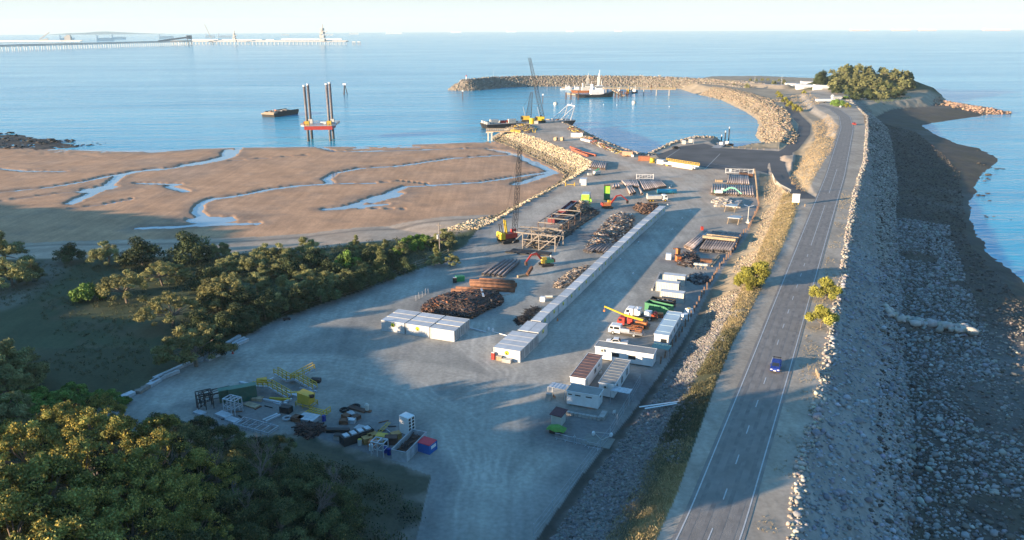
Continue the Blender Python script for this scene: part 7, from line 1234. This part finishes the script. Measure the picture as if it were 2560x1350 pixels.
# wharf barge at the jetty head
a = P(1200, 312, 4); b = P(1425, 301, 4); rz = ang(a, b); c = (a + b) / 2; L = math.dist(a[:2], b[:2]); t = thing('crane_barge', 'long dark flat barge moored across the jetty head', 'barge', (c.x + 2, c.y + 8.5, 0), rz); MB().prism([(-L / 2 + 2, -1), (L / 2 - 4, -1), (L / 2, 3.8), (-L / 2, 3.8)], -8, 8).build('hull', M_['dark'], t); MB().box((0, 0, 3.9), (L - 1, 15.6, .25)).build('deck', M_['conc'], t)
q = MB(); 
for x, y, d in [(-L / 2 + 8, -3, (6, 4, 3)), (-L / 2 + 22, -4, (6, 4, 3)), (-L / 2 + 2, 0, (2, 14, 1.5))]: MB().box((x, y, 4 + d[2] / 2), d).build('deck_cabin', M_['white2'], t)
MB().box((-L / 2 + 15, -3, 5), (3, 3, 2)).box((-L / 2 + 18.5, -3, 5), (2.5, 3, 2)).build('deck_tank', M_['red'], t); q = MB()
for k in range(34): MB().box((random.uniform(-L / 2 + 4, L / 2 - 5), random.uniform(-6, 6), 4.4), (random.uniform(.8, 4), random.uniform(.6, 2), random.uniform(.4, 1.3)), random.uniform(0, 3)).build('deck_crate', M_[random.choice(['timber2', 'timber', 'white2', 'grey', 'rust'])], t)
q = MB()
for y in (-6.5, 6.5): q.beam((L / 2 - 4, y, 4), (L / 2 - .5, y, 15), .8); q.beam((L / 2 - 14, y, 4), (L / 2 - 1.5, y, 14), .5); q.beam((L / 2 - 9, y, 4), (L / 2 - 3, y, 11), .4)
q.beam((L / 2 - .5, -6.5, 15), (L / 2 - .5, 6.5, 15), .7).build('bow_ramp', M_['white'], t)
def lcrane(label, bx, by, bz, tips, hc, rz=0.0):
    p = P(bx, by, bz); t = thing('lattice_crane', label, 'crane', p, rz); d0 = math.hypot(p.x, p.y)
    for s in (-1, 1): MB().box((0, s * 2.4, .7), (7, 1.1, 1.3)).build('track', M_['dark'], t)
    MB().box((-.5, 0, 2.9), (6, 3.6, 2.8)).build('housing', hc, t); MB().box((-3.6, 0, 2.9), (1.6, 4, 2.2)).build('counterweight', M_['dark'], t); MB().beam((-1, -1.2, 4), (-2.5, -1.2, 11), .35).beam((-1, 1.2, 4), (-2.5, 1.2, 11), .35).beam((-2.5, -1.2, 11), (-2.5, 1.2, 11), .3).build('gantry', M_['galv'], t); inv = t.matrix_basis.inverted(); prev = Vector((1.5, 0, 3))
    for tx, ty, dd, w0, w1, n in tips:
        tp = inv @ PR(tx, ty, d0 + dd); MB().lattice(prev, tp, w0, w1, n, .22, .11).build('boom', M_['dark'], t); MB().tube((-2.5, 0, 11), tp, .09, n=4).build('rope', M_['dark'], t); prev = tp
    return t
t = lcrane('yellow lattice crane with the tallest boom at the jetty head', 1352, 306, YZ, [(1324, 146, 22, 2.6, 1.8, 22)], M_['yellow2']); 
MB().box(t.children[-2].data.vertices[4].co if False else (0, 0, 5.0), (1.2, 1.2, .8)).build('cab', M_['dark'], t)
t = lcrane('second lattice crane with shorter dark tipped boom on the barge', 1316, 304, YZ - 1, [(1329, 232, 8, 4.0, 1.6, 11)], M_['yellow']); 
t = thing('yellow_drum_unit', 'squat yellow power unit between the two lattice cranes', 'power unit', P(1330, 309, YZ), 0); MB().tube((0, 0, 0), (0, 0, 4), 2, n=14).build('body', M_['yellow2'], t); MB().box((3, 0, 1), (3, 3, 2)).build('base', M_['white2'], t)
# concrete pier with walkway left of the rocks
a = P(1216, 326, YZ); b = P(1300, 326, YZ); L = math.dist(a[:2], b[:2]); t = thing('concrete_pier', 'pale railed walkway ending on two concrete columns above the sand', 'pier', ((a.x + b.x) / 2, (a.y + b.y) / 2, YZ), ang(a, b)); MB().box((0, 0, -.5), (L, 3, .9)).build('deck', M_['timber'], t); MB().rail([(-L / 2, -1.4, 0), (L / 2, -1.4, 0)], 1.3, .14, 1.5).build('railing', M_['white2'], t); MB().rail([(-L / 2, 1.4, 0), (L / 2, 1.4, 0)], 1.3, .14, 1.5).build('railing', M_['timber'], t)
for x in (-L / 2 + 1.2, -L / 2 + 3.6): MB().box((x, 0, -4.6), (1.1, 1.4, 8.2)).build('column', M_['white2'], t)
MB().box((-L / 2 + 2.2, 0, -1.2), (5, 3.2, .8)).build('headstock', M_['white2'], t)
q = MB(); q.beam((-5, 0, .3), (5, 0, .3), .5, .5).rail([(-5, .4, .4), (5, .4, .4)], 1.0, .15, 1); tag(q.build('gangway_section', M_['yellow'], None, loc=P(1288, 330, YZ), rz=math.radians(-50)), 'yellow gangway section lying at the root of the concrete pier', 'gangway')
# ---------------------------------------------------------------- coal terminal far out, ships, island
FG = mat('terminal_steel', (.34, .32, .30), .7, .15, .02); FW = mat('terminal_pale', (.62, .60, .56), .7, .1, .02); FD = mat('terminal_dark', (.12, .13, .16), .7, .1, .02)
def trestle(name, label, a, b, zt, wd, sp, m, wm):
    a = P(*a, 0); b = P(*b, 0); L = math.dist(a[:2], b[:2]); t = thing(name, label, 'jetty', ((a.x + b.x) / 2, (a.y + b.y) / 2, 0), ang(a, b)); MB().box((0, 0, zt), (L, wd, 3)).build('deck', m, t); MB().box((0, wd * .3, zt + 4), (L, 4, 3)).build('conveyor_gallery', FD if name == 'long_trestle' else FG, t); q = MB(); n = int(L / sp)
    for k in range(n): x = -L / 2 + L * (k + .5) / n; q.beam((x, -wd * .4, -3), (x, -wd * .4, zt), 1.8).beam((x, wd * .4, -3), (x, wd * .4, zt), 1.8)
    q.build('pile', wm, t); return t, L
trestle('long_trestle', 'long pale trestle carrying the conveyor out to the coal berths', (-260, 136), (480, 112), 17, 14, 28, FG, FW); t, L = trestle('coal_berth', 'coal berth with conveyor gallery reaching right to the open sea', (430, 111), (868, 112), 15, 26, 22, FG, FW)
t2, L2 = trestle('coal_berth', 'farther coal berth at the left edge of the picture', (-200, 107), (205, 107), 10, 24, 30, FW, FG)
for x0, x1, z in [(560, 690, 24), (700, 860, 26), (480, 600, 24)]:
    a = P(x0, 111, 0); b = P(x1, 111, 0); q = MB(); LL = math.dist(a[:2], b[:2]); q.box((0, 0, z), (LL, 6, 3))
    for k in range(10): q.beam((-LL / 2 + LL * (k + .5) / 10, 0, 12), (-LL / 2 + LL * (k + .5) / 10, 0, z), 1.5)
    c = t.matrix_basis.inverted() @ ((a + b) / 2); q.build('upper_gallery', FW, t, loc=c)
def loader(label, px, py, h, s=1.0):
    p = P(px, py, 0); t = thing('ship_loader', label, 'ship loader', (p.x, p.y, 14), ang(P(430, 111, 0), P(868, 112, 0)), 'ship loaders at the coal berths'); q = MB()
    for k in range(4): q.box((0, 0, h * (.1 + .2 * k)), (22 * s * (1 - .18 * k), 14 * s, h * .12))
    for sx in (-1, 1): q.beam((sx * 11 * s, 0, 0), (sx * 3 * s, 0, h * .75), 3)
    q.build('tower', FG, t); MB().beam((0, 0, h * .5), (4 * s, 0, h), 3).beam((-14 * s, 0, h * .35), (20 * s, 0, h * .6), 3).build('boom', FG, t)
loader('tallest ship loader, on the right hand berth', 808, 112, 84, 1.3); loader('ship loader in the middle of the coal berth', 588, 112, 55, .8); 
p = P(475, 112, 0); t = thing('transfer_tower', 'blue grey transfer tower at the root of the coal berth', 'transfer tower', (p.x, p.y, 0), .5); MB().box((0, 0, 38), (26, 18, 18)).build('housing', FD, t); MB().beam((-150, -8, 20), (0, 0, 38), 8).build('incline', FD, t); MB().beam((-9, 0, 0), (-9, 0, 30), 3).beam((9, 0, 0), (9, 0, 30), 3).build('leg', FG, t)
p = P(110, 106, 0); t = thing('stacker_boom', 'dark loader boom slanting up over the farther coal berth', 'ship loader', (p.x, p.y, 10), 0); MB().beam((-25, 0, 10), (45, 0, 52), 5).beam((-30, 0, 0), (30, 0, 12), 8).build('boom', FG, t)
p = P(172, 106, 0); t = thing('berth_building', 'blocky tower at the right end of the farther coal berth', 'tower', (p.x, p.y, 10), 0); MB().box((0, 0, 14), (40, 20, 28)).box((5, 0, 32), (24, 14, 10)).build('housing', FG, t)
for x, lb in [(885, 'small white dolphin platform off the end of the coal berth, nearer'), (898, 'small white dolphin platform off the end of the coal berth, farther')]:
    p = P(x, 112, 0); t = thing('berth_dolphin', lb, 'dolphin', (p.x, p.y, 0), 0, 'dolphins off the coal berth'); MB().box((0, 0, 14), (16, 10, 4)).build('platform', FW, t); MB().beam((-5, 0, -2), (-5, 0, 12), 3).beam((5, 0, -2), (5, 0, 12), 3).build('leg', FG, t)
p = P(533, 106, 0); t = thing('crane_barge', 'thin crane standing beyond the coal berth', 'crane', (p.x, p.y, 0), 0); MB().beam((0, 0, 0), (-40, 0, 105), 3).build('boom', FG, t); MB().box((0, 0, 6), (40, 14, 10)).build('hull', FG, t)
for px, py, wpx, lb in [(166, 86.5, 30, 'bulk carrier left of the island'), (262, 88.5, 36, 'bulk carrier below the island, longest hull'), (296, 86, 30, 'bulk carrier half behind the one below the island'), (415, 85.5, 32, 'bulk carrier left of the transfer tower'), (525, 85, 22, 'faint bulk carrier left of the thin crane'), (562, 85.5, 32, 'bulk carrier right of the thin crane'), (712, 83, 20, 'pale bulk carrier between the loaders'), (822, 84, 20, 'bulk carrier beside the tallest ship loader'), (885, 82, 22, 'bulk carrier off the end of the berths'), (985, 82, 40, 'long bulk carrier in open sea above the jack up barge'), (1140, 80.5, 26, 'white ship above the breakwater tip'), (1278, 80, 26, 'white ship above the crane booms'), (1545, 79, 18, 'small white ship right of the crane booms'), (2148, 77.5, 42, 'red hulled ship above the headland'), (2252, 76.5, 38, 'faint ship right of the red hulled one'), (2318, 76.5, 36, 'faint low ship between the two red hulled ones'), (2490, 76.5, 52, 'red hulled ship near the right edge'), (1425, 79.5, 20, 'tiny distant ship above the tugs')]:
    hd = PIT - math.atan((675 - py + (px - 1280) * .005) / F); D_ = min(CZ / math.tan(max(hd, .0047)), SEA_R - 150); p = PR(px, py, D_); Lm = wpx * D_ / F; t = thing('bulk_carrier', lb, 'ship', (p.x, p.y, 0), -math.atan2(px - 1280, F), 'bulk carriers at anchor'); red = any(k in lb for k in ('red hulled',))
    MB().prism([(-Lm / 2 + 4, -1), (Lm / 2 - 8, -1), (Lm / 2, 16), (-Lm / 2, 16)], -14, 14).build('hull', mat('faded_red', (.42, .22, .19), .7, .1, .02) if red else M_['white'], t); MB().box((-Lm * .42, 0, 27), (Lm * .08, 24, 22)).build('superstructure', M_['white'], t); MB().box((Lm * .05, 0, 17.5), (Lm * .78, 18, 3)).build('hatch_covers', FW, t)  # white on the other hulls stands in for paling by distance haze
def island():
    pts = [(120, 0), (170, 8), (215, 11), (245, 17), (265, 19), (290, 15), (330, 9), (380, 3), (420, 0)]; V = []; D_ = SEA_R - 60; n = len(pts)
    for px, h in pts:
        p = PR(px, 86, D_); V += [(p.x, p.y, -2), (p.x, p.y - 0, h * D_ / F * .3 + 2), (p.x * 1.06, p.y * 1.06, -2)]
    me = bpy.data.meshes.new('distant_hills'); me.from_pydata(V, [], [(i * 3, i * 3 + 3, i * 3 + 4, i * 3 + 1) for i in range(n - 1)] + [(i * 3 + 1, i * 3 + 4, i * 3 + 5, i * 3 + 2) for i in range(n - 1)]); me.materials.append(mat('hazy_island', (.30, .34, .36), .9, .1, .001)); structure(link('distant_hills', me))  # pale blue land colour, with distance haze painted in
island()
# ---------------------------------------------------------------- haze
def haze():
    R_ = 15900.0; Rn = SEA_R + 900; m = bpy.data.materials.new('haze'); m.use_nodes = True; n = m.node_tree.nodes; n.remove(n['Principled BSDF']); v = n.new('ShaderNodeVolumePrincipled'); v.inputs['Color'].default_value = (.72, .93, 1, 1); v.inputs['Density'].default_value = HAZE
    v.inputs['Anisotropy'].default_value = 0.0; m.node_tree.links.new(v.outputs[0], n['Material Output'].inputs['Volume']); b = MB().box((0, 0, 150), (2 * Rn, 2 * Rn, 310)); o = b.build('haze', m); o['kind'] = 'stuff'; o['label'] = 'thin pale sea haze fading the far shore'; o['category'] = 'haze'
HAZE = 4.5e-5
haze()
